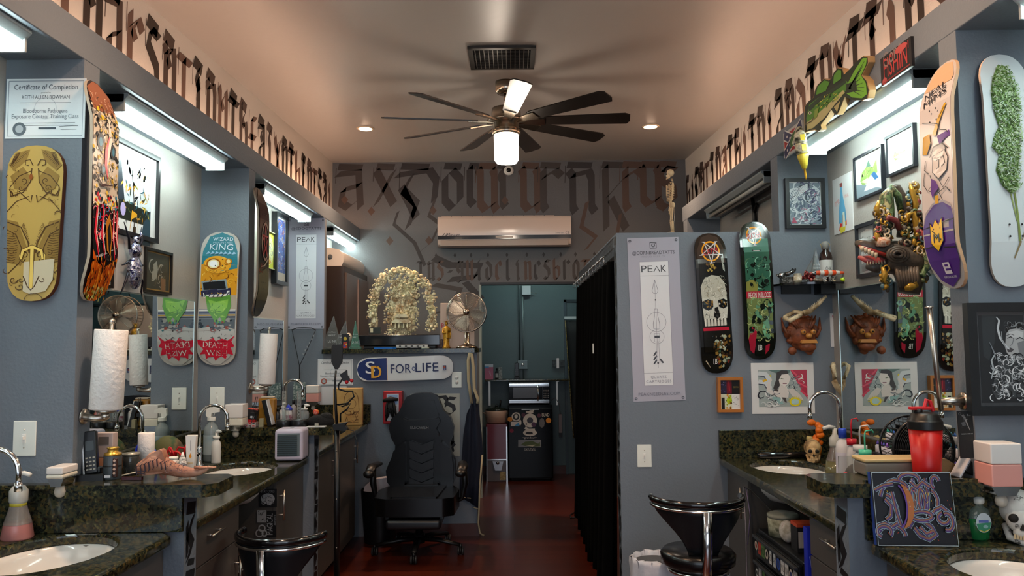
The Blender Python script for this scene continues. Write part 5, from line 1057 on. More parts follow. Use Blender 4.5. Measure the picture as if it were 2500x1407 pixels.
# gaming chair
co = Vector((-.73, 6.12, 0)); ch = thing('gaming_chair', 'black leatherette gaming chair with footrest and head pillow', 'chair', co, rz=0)
Yb = 6.30; o = (co.x, Yb, 0)
bk = [(993, 969), (1010, 962), (1030, 960), (1050, 961), (1066, 967), (1075, 985), (1082, 1003), (1100, 1020), (1108, 1045), (1106, 1064), (1098, 1082), (1100, 1102), (1110, 1124), (1112, 1150), (1109, 1175), (1100, 1196), (1080, 1206), (985, 1206), (960, 1198), (945, 1178), (942, 1150), (950, 1130), (964, 1105), (965, 1088), (955, 1070), (949, 1045), (954, 1024), (974, 1006), (984, 985)]
yo = Yb - co.y
MB().prism(trY(bk, Yb, (co.x, 0, 0)), yo, yo + .1, LEATHER).build('backrest', ch, bevel=.035, bseg=4)
MB().prism(trY([(1000, 978), (1060, 978), (1072, 1014), (1058, 1030), (1002, 1030), (990, 1014)], Yb, (co.x, 0, 0)), yo - .02, yo + .02, LEATHER).build('head_cushion', ch, bevel=.018, bseg=3)
pil = MB().prism(trY([(984, 1020), (1000, 1026), (1040, 1024), (1072, 1020), (1076, 1028), (1066, 1045), (1074, 1062), (1060, 1070), (1000, 1070), (988, 1064), (992, 1046)], Yb, (co.x, 0, 0)), yo - .075, yo - .02, LEATHER).build('head_pillow', ch, bevel=.022, bseg=4)
a = Aat(ch, Yb - .08, yo - .0775); a.text('ELECWISH', 1024, 1048, 7, '#77787a', 44); a.build('logo', pil)
for s, xa, xb in ((-1, 963, 990), (1, 1077, 1102)):
    MB().prism(trY([(xa, 1100), (xb, 1075), (xb, 1200), (xa - 8 * (s < 0), 1190), (xa - 12 * (s < 0), 1140)] if s < 0 else [(xa, 1075), (xb, 1100), (xb + 6, 1140), (xb + 4, 1190), (xa, 1200)], Yb, (co.x, 0, 0)), yo - .06, yo + .01, LEATHER).build('side_bolster', ch, bevel=.028, bseg=4)
mb = MB()
for k in range(5):
    y = 1072 + k * 23; mb.prism(trY([(1000, y + 2), (1030, y + 14), (1060, y + 2), (1058, y + 22), (1030, y + 35), (1002, y + 22)], Yb, (co.x, 0, 0)), yo - .03, yo + .01, GREYL)
mb.build('chevron_padding', ch, bevel=.012, bseg=3)
MB().prism(trY([(990, 1180), (1072, 1180), (1076, 1204), (986, 1204)], Yb, (co.x, 0, 0)), yo - .09, yo, GREYL).build('lumbar_cushion', ch, bevel=.02, bseg=3)
zs_ = .44
MB().slab([(-.29, -.32), (-.2, -.37), (.2, -.37), (.29, -.32), (.31, 0), (.26, .15), (-.26, .15), (-.31, 0)], zs_ - .1, zs_ + .03, LEATHER).build('seat', ch, bevel=.06, bseg=5)
MB().slab([(-.17, -.34), (.17, -.34), (.2, .12), (-.2, .12)], zs_ + .015, zs_ + .04, LEATHER).build('seat_pad', ch, bevel=.012, bseg=3)
MB().cbox((0, -.26, zs_ - .155), (.4, .24, .07), GREYL).build('footrest', ch, bevel=.022, bseg=3)
MB().cbox((-.2, -.1, zs_ - .12), (.03, .42, .03), PLASTIC).cbox((.2, -.1, zs_ - .12), (.03, .42, .03), PLASTIC).cbox((0, 0, zs_ - .12), (.36, .24, .05), PLASTIC).build('seat_mechanism', ch, bevel=.004)
for s in (-1, 1):
    MB().tube([(s * .34, -.26, zs_ + .2), (s * .345, -.1, zs_ + .225), (s * .33, .1, zs_ + .215)], [.034, .04, .034], PLASTIC, 12, flat=.55).ball((s * .34, -.27, zs_ + .195), (.042, .05, .03), PLASTIC).build('armrest', ch)
    MB().tube([(s * .35, -.02, zs_ + .2), (s * .355, 0, zs_ + .08), (s * .33, 0, zs_ - .04), (s * .2, 0, zs_ - .1)], [.032, .04, .028, .022], PLASTIC, 10, flat=.6).build('armrest_support', ch)
MB().cyl((0, 0, .12), .028, .22, PLASTIC, 16).cyl((0, 0, .07), .045, .07, PLASTIC, 16).build('gas_column', ch)
angs = [math.atan2(-.30, 0), math.atan2(-.10, .33), math.atan2(-.10, -.33), math.atan2(.28, .2), math.atan2(.28, -.2)]
for a_ in angs:
    c_, s_ = cos(a_), sin(a_)
    MB().tube([(0, 0, .105), (c_ * .16, s_ * .16, .1), (c_ * .33, s_ * .33, .075)], [.035, .026, .02], PLASTIC, 8, flat=.7).build('base_arm', ch)
    mb = MB(); M_ = Matrix.Translation((c_ * .34, s_ * .34, 0)); 
    for d in (-1, 1): mb.lathe([(.001, d * .01), (.03, d * .01), (.031, d * .018), (.027, d * .024), (.001, d * .025)], mat('#2c2c2e', .35), 18, axis='x', c=(0, 0, .031), M=M_)
    mb.lathe([(.03, -.006), (.03, .006)], PLASTIC, 14, axis='x', c=(0, 0, .034), M=M_).cyl((0, 0, .05), .01, .03, PLASTIC, 8, M=M_); mb.build('caster', ch)
# bin and paper bag beside the chair
t = thing('waste_bin', 'black waste bin with a folded paper bag behind the gaming chair', 'bin', (-1.09, 6.44, 0)); MB().lathe([(.12, 0), (.15, .42), (.145, .42), (.115, .01)], mat('#101114', .35), 24).build('bin_body', t, bevel=.002)
MB().prism([(-.16, 0), (.12, .0), (.14, .1), (.05, .13), (-.1, .1), (-.17, .06)], -.05, .03, mat('#8c8890', .6)).build('paper_bag', t, bevel=.01).location = (0, 0, .4)
t = thing('crumpled_paper_bag', 'white crumpled bag with print lying over the bin rim behind chair', 'bag', (-1.04, 6.42, .42)); bpy.data.objects.remove(bpy.data.objects['paper_bag']); MB().prism([(-.17, -.02), (.16, .0), (.14, .07), (.02, .1), (-.1, .08), (-.16, .03)], -.05, .05, mat('#a29aa0', .6, bump=.8, bscale=20)).build('bag_body', t, bevel=.015)
# fire extinguisher box with black gloves
b, w_, h_ = box_on(YL3 - .06, 937, 955, 983, 1034); b.y = YL3
t = thing('safety_cabinet', 'red wall box with white notice hanging beside the gaming chair', 'wall box', b)
MB().box(-w_ / 2, w_ / 2, -.09, 0, -h_ / 2, h_ / 2, mat('#a5141c', .35)).build('box_body', t, bevel=.006); a = Art(100, 170, w_, h_, y=-.0905); a.rect(18, 14, 82, 156, '#c8ccd4'); a.rect(24, 20, 76, 70, '#8aa8d0'); a.text('LISTER', 50, 44, 10, '#3a5a9a', 44); a.text('WASH', 50, 62, 10, '#3a5a9a', 40); a.rect(28, 80, 72, 84, '#8a8a90'); a.build('notice', t)
t = thing('black_gloves', 'bundle of black gloves hanging over the red wall box', 'gloves', PY(954, 985, YL3 - .12)); g = mat('#0e0e10', .6, bump=.4, bscale=40); mb = MB(); r_ = random.Random(5)
for k in range(7):
    x = r_.uniform(-.035, .035); mb.tube([(x * .6, 0, .03), (x, -.01, -.03), (x + r_.uniform(-.05, .05), -.01, -.09 - r_.random() * .06)], [.014, .02, .009], g, 8, flat=.6)
mb.tube([(-.06, 0, .02), (0, -.02, .035), (.06, 0, .03)], [.014, .022, .012], g, 8); mb.build('glove_cloth', t)
# denim apron hanging on the end of the divider
ao = PY(1155, 860, YL3 - .03); DEN = mat('#141a2c', .8, bump=.4, bscale=300, name='dark_denim'); TRIM = mat('#b8a888', .7)
t = thing('denim_apron', 'dark denim apron with beige straps hanging at the divider end', 'apron', ao)
def apron_x(u, v): return u, v
rows = []
L_ = [(1150, 990), (1140, 1010), (1132, 1060), (1128, 1120), (1124, 1180), (1124, 1212)]; R_ = [(1156, 950), (1168, 985), (1176, 1060), (1180, 1120), (1176, 1180), (1170, 1242)]
for (xa, ya), (xb, yb2) in zip(L_, R_):
    row = []
    for k in range(13):
        u = k / 12; q = PY(xa + (xb - xa) * u, ya + (yb2 - ya) * u, YL3 - .03); row.append((q.x - ao.x, -.012 + .012 * sin(u * 15), q.z - ao.z))
    rows.append(row)
MB().sheet(rows, DEN).build('apron_cloth', t, thick=.004)
def tr3(pts, Y, off): return [(PY(x, y, Y).x - ao.x, off, PY(x, y, Y).z - ao.z) for x, y in pts]
MB().tube(tr3([(1152, 985), (1144, 930), (1143, 880), (1147, 862), (1152, 865), (1156, 900), (1158, 950), (1167, 975), (1166, 985)], YL3 - .03, -.015), .007, TRIM, 6, flat=2).build('neck_strap', t)
MB().tube(tr3([(1178, 1110), (1172, 1180), (1170, 1240), (1168, 1275), (1172, 1300), (1182, 1306)], YL3 - .03, -.03), .005, TRIM, 6, flat=1.6).build('waist_tie', t)
MB().tube(tr3([(1124, 1213), (1150, 1216)], YL3 - .03, -.02), .004, TRIM, 6).tube(tr3([(1156, 1238), (1170, 1243)], YL3 - .03, -.02), .004, TRIM, 6).build('hem', t)
MB().tube([(0, .03, .0), (0, -.02, .004), (0, -.03, .015)], .004, STEEL, 8).build('wall_hook', label='small metal hook holding the denim apron', cat='hook', loc=ao + Vector((-.01, 0, .0)))
# things on the tall shelf
zsh = ZD3
IV = mat('#dccf9e', .5, bump=.5, bscale=40, mix=['#e6dab6', '#b89a72'], mscale=14, name='carved_ivory_resin')
dy = YL3 + .16; dc = PY(980, 818, dy); t = thing('dragon_carving', 'ivory coloured carved dragon arch with pagoda panel on a black base', 'sculpture', (dc.x, dy, zsh)); rr = random.Random(11)
def loc(px, py): q = PY(px, py, dy); return (q.x - dc.x, q.z - zsh)
zb2 = loc(980, 818)[1]
MB().box(loc(884, 0)[0], loc(1074, 0)[0], -.09, .09, .028, zb2, BLKGLOSS).box(loc(895, 0)[0], loc(1064, 0)[0], -.07, .07, 0, .028, BLACK).build('lacquer_base', t, bevel=.006)
def blobs(name, path, wid, n, par=t, dens=1, rs=(.007, .018)):
    mb = MB(); N = len(path) - 1
    for i in range(n):
        u = rr.random() * N; k = min(int(u), N - 1); f = u - k; x = path[k][0] * (1 - f) + path[k + 1][0] * f; z = path[k][1] * (1 - f) + path[k + 1][1] * f; w0 = wid[k] * (1 - f) + wid[k + 1] * f
        a_ = rr.random() * 6.28; q = math.sqrt(rr.random()) * w0; r0 = rr.uniform(*rs); px_, pz_ = x + q * cos(a_), z + q * sin(a_)
        if rr.random() < .6: mb.ball((px_, rr.uniform(-.035, -.01), pz_), (r0, r0, r0 * rr.uniform(.5, 1.3)), IV, 7, 5)
        else:
            b0 = rr.random() * 6.28; rad = r0 * 1.1; mb.tube([(px_ + rad * (1 - j / 9) * cos(b0 + j * .8), -.03 + rr.uniform(-.01, .01), pz_ + rad * (1 - j / 9) * sin(b0 + j * .8)) for j in range(8)], [.005 - .0004 * j for j in range(8)], IV, 5)
    for k in range(N): dz = math.dist(path[k], path[k + 1]); mb.ball(((path[k][0] + path[k + 1][0]) / 2, 0, (path[k][1] + path[k + 1][1]) / 2), (max(wid[k] * (.8 if wid[0] > .1 else .5), dz * .3), .02, max(dz * .55, wid[k] * .4)), IV, 14, 7)
    return mb.build(name, par)
lp = [loc(*p) for p in ((918, 805), (910, 775), (913, 740), (918, 715), (928, 690), (948, 670), (970, 662), (985, 660))]; rp = [loc(*p) for p in ((1052, 805), (1056, 775), (1055, 745), (1050, 720), (1040, 700), (1022, 680), (1004, 668), (988, 661))]
wd = [.055, .045, .055, .05, .05, .045, .03, .02]
blobs('dragon_arch', lp, wd, 190); blobs('dragon_arch', rp, wd, 190)
mb = MB()
pane = [loc(*p) for p in ((982, 812), (982, 790), (980, 770), (982, 750), (984, 730), (984, 708), (984, 690))]
cp_ = blobs('pagoda_panel', pane, [.15, .15, .15, .155, .15, .14, .07], 560, rs=(.006, .016))
mb = MB(); zp = loc(0, 796)[1]; xp_ = loc(983, 0)[0]
for z, w0 in ((zp, .085), (zp + .045, .06)): mb.prism([(xp_ - w0, z), (xp_ - w0 * .7, z + .022), (xp_ + w0 * .7, z + .022), (xp_ + w0, z), (xp_ + w0 * .9, z - .006), (xp_ - w0 * .9, z - .006)], -.08, -.03, IV)
for dx in (-.05, -.02, .02, .05): mb.box(xp_ + dx - .006, xp_ + dx + .006, -.07, -.04, zp - .05, zp, IV)
mb.build('pagoda', cp_, bevel=.002)
x0, z0 = loc(906, 803); MB().box(x0, x0 + .1, -.1, -.09, z0 - .045, z0 + .01, mat('#2b2f26', .3)).box(x0 + .012, x0 + .035, -.102, -.1, z0 - .035, z0 + 0, IV).build('plaque', t, bevel=.002)
# desk fan
def deskfan(label, c, r, tilt=0, metal=NI, hubz=None, name='desk_fan', bladecol='#c9b8a8', rings=26):
    t = thing(name, label, 'desk fan', c); hz = hubz
    mb = MB()
    for k in range(rings):
        q = r * (.2 + .8 * k / (rings - 1)); yy = -.05 - .035 * math.sqrt(max(0, 1 - (q / r) ** 2)) * 1.0; mb.tube([(q * cos(a_), yy, hz + q * sin(a_)) for a_ in [2 * pi * j / 40 for j in range(40)]], .0013, metal, 4, closed=True)
    for k in range(8):
        a_ = 2 * pi * k / 8; mb.tube([(q * cos(a_), -.052 - .036 * math.sqrt(max(0, 1 - (q / r) ** 2)), hz + q * sin(a_)) for q in [r * j / 5 for j in range(1, 6)]], .0022, metal, 5)
    for yy, rr_ in ((-.05, .006), (.06, .004)): mb.tube([(r * cos(a_), yy + .0, hz + r * sin(a_)) for a_ in [2 * pi * j / 48 for j in range(48)]], rr_, metal, 6, closed=True)
    for k in range(36): a_ = 2 * pi * k / 36; mb.tube([(r * cos(a_), -.05, hz + r * sin(a_)), (r * .98 * cos(a_), .06, hz + r * .98 * sin(a_)), (r * .35 * cos(a_), .09, hz + r * .35 * sin(a_))], .0014, metal, 4)
    mb.build('cage', t); MB().lathe([(.001, -.1), (.02, -.097), (.03, -.085), (.03, -.08)], metal, 20, axis='y', c=(0, 0, hz)).build('hub_cap', t)
    for k in range(4):
        M_ = Matrix.Translation((0, 0, hz)) @ Matrix.Rotation(2 * pi * k / 4 + .4, 4, 'Y') @ Matrix.Rotation(R(20), 4, 'X'); MB().prism([(.02, -.02), (r * .5, -.06), (r * .88, -.05), (r * .86, .06), (r * .5, .07), (.02, .03)], -.012, -.009, mat(bladecol, .3, .8), M_).build('blade', t)
    MB().lathe([(.05, .02), (.055, .05), (.05, .12), (.02, .14)], metal, 20, axis='y', c=(0, 0, hz)).build('motor', t)
    MB().lathe([(r * .55, 0), (r * .55, .012), (r * .42, .022), (.04, .032), (.022, .05), (.018, hz - r * .5)], metal, 28).tube([(0, .03, hz - r * .55), (0, .06, hz - .03)], .014, metal, 8).build('base', t)
    return t
fy = YL3 + .14; fc = PY(1140, 838, fy); deskfan('round brushed metal desk fan at the end of the display shelf', (fc.x, fy, zsh), 47.5 / 1907.3 * fy, hubz=PY(1138, 763, fy).z - zsh)
# white plaque sign behind the fan
b, w_, h_ = box_on(YL3 + .30, 1075, 740, 1158, 826); t = thing('white_sign_board', 'white plastic sign board with red marks leaning behind the desk fan', 'sign board', (b.x, YL3 + .30, zsh)); MB().box(-w_ / 2, w_ / 2, 0, .012, 0, PY(1100, 740, YL3 + .3).z - zsh, mat('#c4b8b0', .45)).build('board', t, bevel=.004)
a = Art(100, 100, w_, h_, y=-.001); a.text('R', 8, 44, 14, '#b8203a', 10); a.text('S', 9, 62, 12, '#b8203a', 10); o = a.build('red_lettering', t); o.location = (0, 0, h_ / 2)
# gold figurine
g_ = mat('#a8741c', .35, .4, mix=['#c89830', '#6a4410'], mscale=40); q = PY(1090, 838, YL3 + .06); t = thing('gold_figurine', 'small golden robed standing figurine beside the desk fan', 'figurine', (q.x, YL3 + .06, zsh)); H_ = PY(1090, 782, YL3 + .06).z - zsh
MB().lathe([(.036, 0), (.034, .012), (.024, .03), (.028, H_ * .45), (.026, H_ * .6), (.03, H_ * .72), (.012, H_ * .8)], g_, 14).build('robe', t); MB().ball((0, 0, H_ * .88), (.015, .015, .019), g_, 10, 8).cyl((0, 0, H_ * .95), .022, .004, g_, 14).build('head', t)
MB().tube([(-.028, 0, H_ * .7), (-.03, -.02, H_ * .55), (0, -.03, H_ * .55)], .008, g_, 7).tube([(.028, 0, H_ * .7), (.034, -.01, H_ * .5), (.03, -.02, H_ * .35)], .008, g_, 7).build('arms', t)
# acrylic / glass awards
GL = mat('#e8efee', .05, trans=.9, ior=1.45, name='clear_acrylic'); GG = mat('#8fc8b4', .06, trans=.75, name='green_glass')
def award(label, px, pyt, Y, w, m, lines, zb=None, lean=0, base=True):
    zb = zsh if zb is None else zb; q = PY(px, pyt, Y); t = thing('glass_award', label, 'award', (q.x, Y, zb)); h = q.z - zb
    MB().prism([(-w / 2 + .01, .02), (w / 2 - .01, .02), (w / 2 - .02, .06), (lean, h), (-w / 2 + .02, .06)] if not lean else [(-w / 2, .02), (w / 2, .02), (w / 2, .05), (lean, h), (-w / 2, .07)], -.012, .012, m).build('blade_body', t, bevel=.004)
    if base: MB().box(-w / 2, w / 2, -.025, .025, 0, .02, m).build('foot', t, bevel=.003)
    a = Art(100, 100, w, h, y=-.0135); wt = '#c4c8c8'
    for i, (tx, yy, hh) in enumerate(lines): a.text(tx, 50, yy, hh, wt, 50 if hh > 5 else 40)
    o = a.build('engraving', t); o.location = (0, 0, h / 2); return t
LN = [('1st Place', 50, 4), ('BEST', 60, 4), ('LA INK', 80, 8)]
award('tall clear faceted award, first on the display shelf by the cabinet', 812, 772, YL3 + .07, .14, GL, LN, lean=.01)
award('slimmer clear award half hidden behind the ghost face figure', 836, 783, YL3 + .1, .1, GL, LN[:3], lean=.03)
award('green-edged glass award beside the dragon carving', 868, 783, YL3 + .06, .105, GG, LN)
q = PY(844, 840, YL3 + .05); t = thing('toy_card_pack', 'small black toy pack with red and yellow figure print among the awards', 'toy pack', (q.x, YL3 + .03, zsh)); MB().box(-.03, .03, 0, .012, 0, .13, mat('#22242a', .4)).build('card', t); a = Art(60, 130, .06, .13, y=-.001); a.ell(30, 40, 14, 16, '#c8a83a'); a.poly([(14, 70), (46, 66), (50, 120), (12, 120)], '#b83a2a'); a.ell(24, 100, 9, 9, '#3a4aa0'); a.ell(40, 88, 6, 8, '#d8c04a'); o = a.build('print', t); o.location = (0, 0, .065)
q = PY(851, 812, YL3 + .09); t = thing('cream_mask_figure', 'small cream mask-shaped ornament between the glass awards', 'ornament', (q.x, YL3 + .1, zsh)); MB().ball((0, 0, .1), (.028, .022, .04), mat('#c8beae', .5), 12, 9).lathe([(.012, 0), (.008, .07)], mat('#c8beae', .5), 10).build('mask_body', t); MB().ball((-.01, -.018, .11), .006, BLACK, 8, 6).build('eye', t); MB().ball((.01, -.018, .11), .006, BLACK, 8, 6).build('eye', t)
# small stuff on the shelf front
def onshelf(px, Y=YL3 + .0): return PY(px, 845, Y).x
t = thing('plastic_tray', 'bright blue plastic tray handle on the display shelf', 'tray', (onshelf(940), YL3 - .01, zsh)); MB().slab([(-.09, -.02), (.07, -.025), (.1, 0), (.07, .025), (-.09, .02)], .002, .014, mat('#1f6fc4', .35)).build('tray_body', t, bevel=.004)
t = thing('power_strip', 'white power strip lying on the shelf in front of the dragon carving', 'power strip', (onshelf(1005), YL3 + .03, zsh)); MB().cbox((0, 0, .02), (.27, .03, .026), mat('#b8bab8', .4)).build('strip_body', t, bevel=.004)
for k in range(5): MB().cbox((-.1 + k * .05, -.016, .022), (.018, .002, .012), mat('#4a4c4c', .5)).build('socket', t)
t = thing('remote_control', 'black remote control on the shelf edge below the dragon', 'remote control', (onshelf(1012), YL3 - .015, zsh)); MB().cbox((0, 0, .008), (.12, .03, .016), BLACK).build('remote_body', t, bevel=.005); MB().cbox((0, -.016, .01), (.06, .002, .004), mat('#8a8c90', .4)).build('button_row', t)
t = thing('stone_coaster', 'small grey oval object on the shelf beside the remote control', 'coaster', (onshelf(1038), YL3 - .01, zsh)); MB().lathe([(.035, 0), (.036, .008), (.03, .014)], mat('#9aa8a0', .3), 18, sy=.6).build('disc', t)
t = thing('small_dark_frame', 'tiny dark red framed picture at the foot of the dragon arch', 'framed picture', (onshelf(1072, YL3 + .2), YL3 + .24, zsh)); MB().box(-.03, .03, -.01, 0, 0, .08, mat('#3a1a18', .4)).build('frame', t); MB().box(-.022, .022, -.011, -.01, .008, .072, mat('#8a5a4a', .4, mix=['#c8a890'], mscale=40)).build('picture', t)
# dark glass cabinet on the shelf against the outer wall
cx0 = PY(795, 640, YL3 + .02).x; cxf = -1.515; zt1 = PX(812, 636, cxf).z; ye = YB - .02
t = thing('display_cabinet', 'tall dark brown cabinet with two glossy doors beside the awards', 'cabinet', ((XL + cxf) / 2, (YL3 + .44 + ye) / 2, zsh)); hx = (cxf - XL) / 2 - .002; hy = (ye - YL3 - .44) / 2; HH = zt1 - zsh; CB = mat('#3a302c', .3, name='dark_cabinet_frame')
t.location.z = 0; MB().box(-hx, hx, -hy, hy, .0, zt1, CB).build('cabinet_body', t, bevel=.003)
for s in (-1, 1): y0, y1 = (-hy + .02, -.004) if s < 0 else (.004, hy - .02); d = MB().box(hx, hx + .018, y0, y1, .4, zt1 - .06, mat('#5a4a42', .14, coat=.6, name='glossy_brown_glass')).build('door', t, bevel=.002); MB().box(hx + .018, hx + .026, *((y1 - .012, y1) if s < 0 else (y0, y0 + .012)), .45, zt1 - .08, mat('#8a6a58', .3, .8)).build('edge_pull', d)
t = thing('white_rounded_appliance', 'white rounded plastic appliance lying on top of the glossy cabinet', 'appliance', ((XL + cxf) / 2, (YL3 + .44 + ye) / 2, zt1)); pr_ = [(-.16, 0), (.15, 0), (.17, .04), (.17, .1), (.13, .155), (.05, .17), (-.12, .17), (-.16, .14)]
MB().prism(pr_, -hy + .04, hy - .06, mat('#d8d2cc', .3)).build('casing', t, bevel=.02, bseg=3); MB().lathe([(.022, -.002), (.018, -.005), (.008, -.003)], mat('#8a8c8e', .3, .6), 18, axis='y', c=(.05, -hy + .04, .09)).build('badge', t)
# wall-mounted air conditioner
b, w_, h_ = box_on(YB - .2, 1068, 528, 1395, 600); b.y = YB; cr_ = mat('#d9c8bc', .2, coat=.4, name='cream_glossy_plastic')
t = thing('wall_air_conditioner', 'long cream split air conditioner mounted over the doorway', 'air conditioner', b); hh = h_ / 2
pf_ = [(0, -hh * .9), (-.12, -hh), (-.17, -hh * .85), (-.2, -hh * .42), (-.2, hh * .75), (-.17, hh), (0, hh)]
T_ = Matrix(((0, 1, 0, 0), (1, 0, 0, 0), (0, 0, 1, 0), (0, 0, 0, 1)))
MB().prism(pf_, -w_ / 2, w_ / 2, cr_, T_).build('casing', t, bevel=.006); MB().box(-w_ / 2 + .002, w_ / 2 - .002, -.206, -.19, -hh * .52, -hh * .28, BLKGLOSS).build('black_band', t)
MB().box(-.09, .09, -.208, -.2, -hh * .46, -hh * .34, mat('#c0b2a6', .3)).build('display_window', t); MB().box(-w_ / 2 + .03, w_ / 2 - .03, -.2, -.175, -hh * .96, -hh * .58, mat('#a8998e', .3)).build('outlet_louvre', t, bevel=.004)
mb = MB()
for k in range(11): x = -w_ / 2 + .04 + k * (w_ - .2) / 11; mb.box(x, x + (w_ - .2) / 11 - .012, -.165, -.03, hh - .002, hh + .006, mat('#b8a89a', .3))
mb.build('top_grille', t); a = Art(328, 70, w_, h_, y=-.2015); a.text('Mirage', 38, 46, 7, '#3a3c40', 34, shear=.2); a.line([(12, 46), (17, 40), (21, 46), (26, 40)], 2, '#26282c'); a.text('Inverter', 300, 42, 4, '#7a7470', 20); a.ring(318, 40, 4, 4, 1, '#5a5450'); a.build('brand_lettering', t)
# rear worktop things: carved panel, lanyard, hat
q0, q1 = PY(813, 1035, 6.46), PY(884, 948, 6.46); w_, h_ = q1.x - q0.x, q1.z - ZC
WD = mat('#a87c44', .5, mix=['#c09a5c', '#b08850'], mscale=3, name='pale_carving_wood'); t = thing('carved_wood_panel', 'thick pale wood panel carved with a hooded figure on the rear worktop', 'wood carving', ((q0.x + q1.x) / 2, 6.46, ZC)); 
MB().box(-w_ / 2, w_ / 2, 0, .06, 0, h_, WD).build('panel', t, bevel=.004); a = Art(80, 100, w_, h_, y=-.001); dk_ = '#6a4520'
a.ring(50, 30, 20, 22, 1.6, dk_, a0=pi, a1=2 * pi); a.line([(30, 30), (30, 62), (38, 72)], 1.6, dk_); a.line([(70, 30), (72, 60), (62, 72)], 1.6, dk_)
for k in range(7): a.line([(33 + k * 5.5, 14 + abs(k - 3) * 1.5), (33 + k * 5.5, 28)], .8, dk_)
a.ring(50, 42, 14, 14, 1.2, dk_); a.line([(34, 90), (40, 70), (60, 70), (70, 92), (34, 92)], 1.6, dk_); a.scatter(26, 36, 62, 68, 92, [dk_, '#c08a4a'], 3, 9, kind='arc'); o = a.build('carving_lines', t); o.location = (0, 0, h_ / 2)
cn = mat('#22242a', .8, bump=.3, bscale=200); t = thing('hanging_lanyard', 'black lettered lanyard with a card hanging under the EDOGTATTS banner', 'lanyard', PY(741, 800, YL3 - .03)); o_ = t.location
def tl(pts, off=0): return [(PY(x, y, YL3 - .03).x - o_.x, off, PY(x, y, YL3 - .03).z - o_.z) for x, y in pts]
MB().tube(tl([(713, 806), (722, 850), (731, 893), (731, 930)]), .0075, cn, 6, flat=.3).tube(tl([(771, 806), (752, 850), (732, 893), (732, 930)], -.004), .0075, cn, 6, flat=.3).tube(tl([(712, 806), (725, 801), (742, 800), (760, 801), (771, 806)]), .008, cn, 6, flat=.4).build('strap', t)
a = Aat(t, YL3 - .04, -.0125); 
for k, ch_ in enumerate('SULLEN'): a.text(ch_, 766 - k * 5, 822 + k * 9, 4, '#c8c8c8', 3)
a.build('strap_lettering', t); b, w_, h_ = box_on(YL3 - .035, 716, 934, 745, 976); MB().cbox((b.x - o_.x, -.006, b.z - o_.z), (w_, .003, h_), mat('#b0bab8', .3, mix=['#3a5a5a', '#c8d0cc'], mscale=60)).build('badge_card', t); MB().tube(tl([(731, 926), (731, 936)], -.006), .006, STEEL, 8).build('metal_clip', t)
# ------------------------------------------------------------------ BACK ROOM
fz = 9.1
FRX0, FRX1 = PY(1240, 1000, fz).x, PY(1349, 1000, fz).x; zf_ = PY(1295, 990, fz).z; w_ = FRX1 - FRX0
t = thing('mini_fridge', 'black mini fridge covered in stickers in the back room', 'fridge', ((FRX0 + FRX1) / 2, fz, 0)); FB = mat('#050506', .14, ior=1.25, name='glossy_black_fridge')
MB().box(-w_ / 2, w_ / 2, .06, .48, .02, zf_, FB).box(-w_ / 2 + .03, w_ / 2 - .03, .1, .44, 0, .02, BLACK).build('fridge_body', t, bevel=.006); d = MB().box(-w_ / 2, w_ / 2, 0, .055, .03, zf_ - .03, FB).build('door', t, bevel=.012, bseg=3); MB().box(-.1, .1, -.008, 0, zf_ - .05, zf_ - .042, STEEL).build('chrome_trim', d)
a = Aat(t, fz, -.0015, step=.0004); c_ = '#c8c4bc'
a.ell(1294, 1027, 17, 17, c_); a.ell(1294, 1027, 7.5, 7.5, '#3a3c4a'); a.ell(1303, 1037, 6, 6, '#4a2a4a'); a.ell(1285, 1036, 2, 2, '#16161a'); a.line([(1294, 1012), (1294, 1004), (1304, 1003)], [5, 4, 3], c_); a.line([(1282, 1044), (1290, 1050), (1306, 1050)], [7, 6, 6], c_); a.ell(1294, 1057, 17, 8, c_); a.ell(1292, 1058, 9, 3, '#0e0e12')
a.text('<grandeur>', 1293, 1071, 4.5, c_, 34); a.rect(1265, 1074, 1321, 1092, '#7a8088'); a.poly([(1272, 1086), (1282, 1079), (1300, 1077), (1314, 1084), (1318, 1079), (1319, 1090), (1296, 1091), (1280, 1089)], '#4a5a34'); a.poly([(1284, 1088), (1310, 1086), (1300, 1091)], '#b8b49a'); a.text('DATUTATU', 1294, 1101, 6, c_, 27); a.rect(1284, 1004, 1302, 1009, c_)
a.ell(1260, 1018, 11, 11, c_); a.ell(1260, 1018, 8, 8, '#16161a'); a.ell(1260, 1017, 4, 5, c_); a.rect(1247, 1030, 1267, 1041, '#c8c4c0'); a.poly([(1256, 1040), (1268, 1030), (1268, 1041)], '#3a8ac0'); a.ell(1245, 1024, 6, 6, '#c07a1c'); a.text('BLVD', 1332, 1017, 8, c_, 18); a.ell(1323, 1033, 7, 12, '#5a5c60', 8); a.ell(1339, 1027, 6.5, 6.5, '#c07a1c'); a.ell(1316, 1015, 5, 5, '#4a2034'); a.ell(1278, 1013, 5, 5, '#4a2034'); a.ell(1249, 1052, 5, 5, '#7a1a34'); a.ell(1270, 1032, 3, 7, c_)
a.build('sticker_print', d)
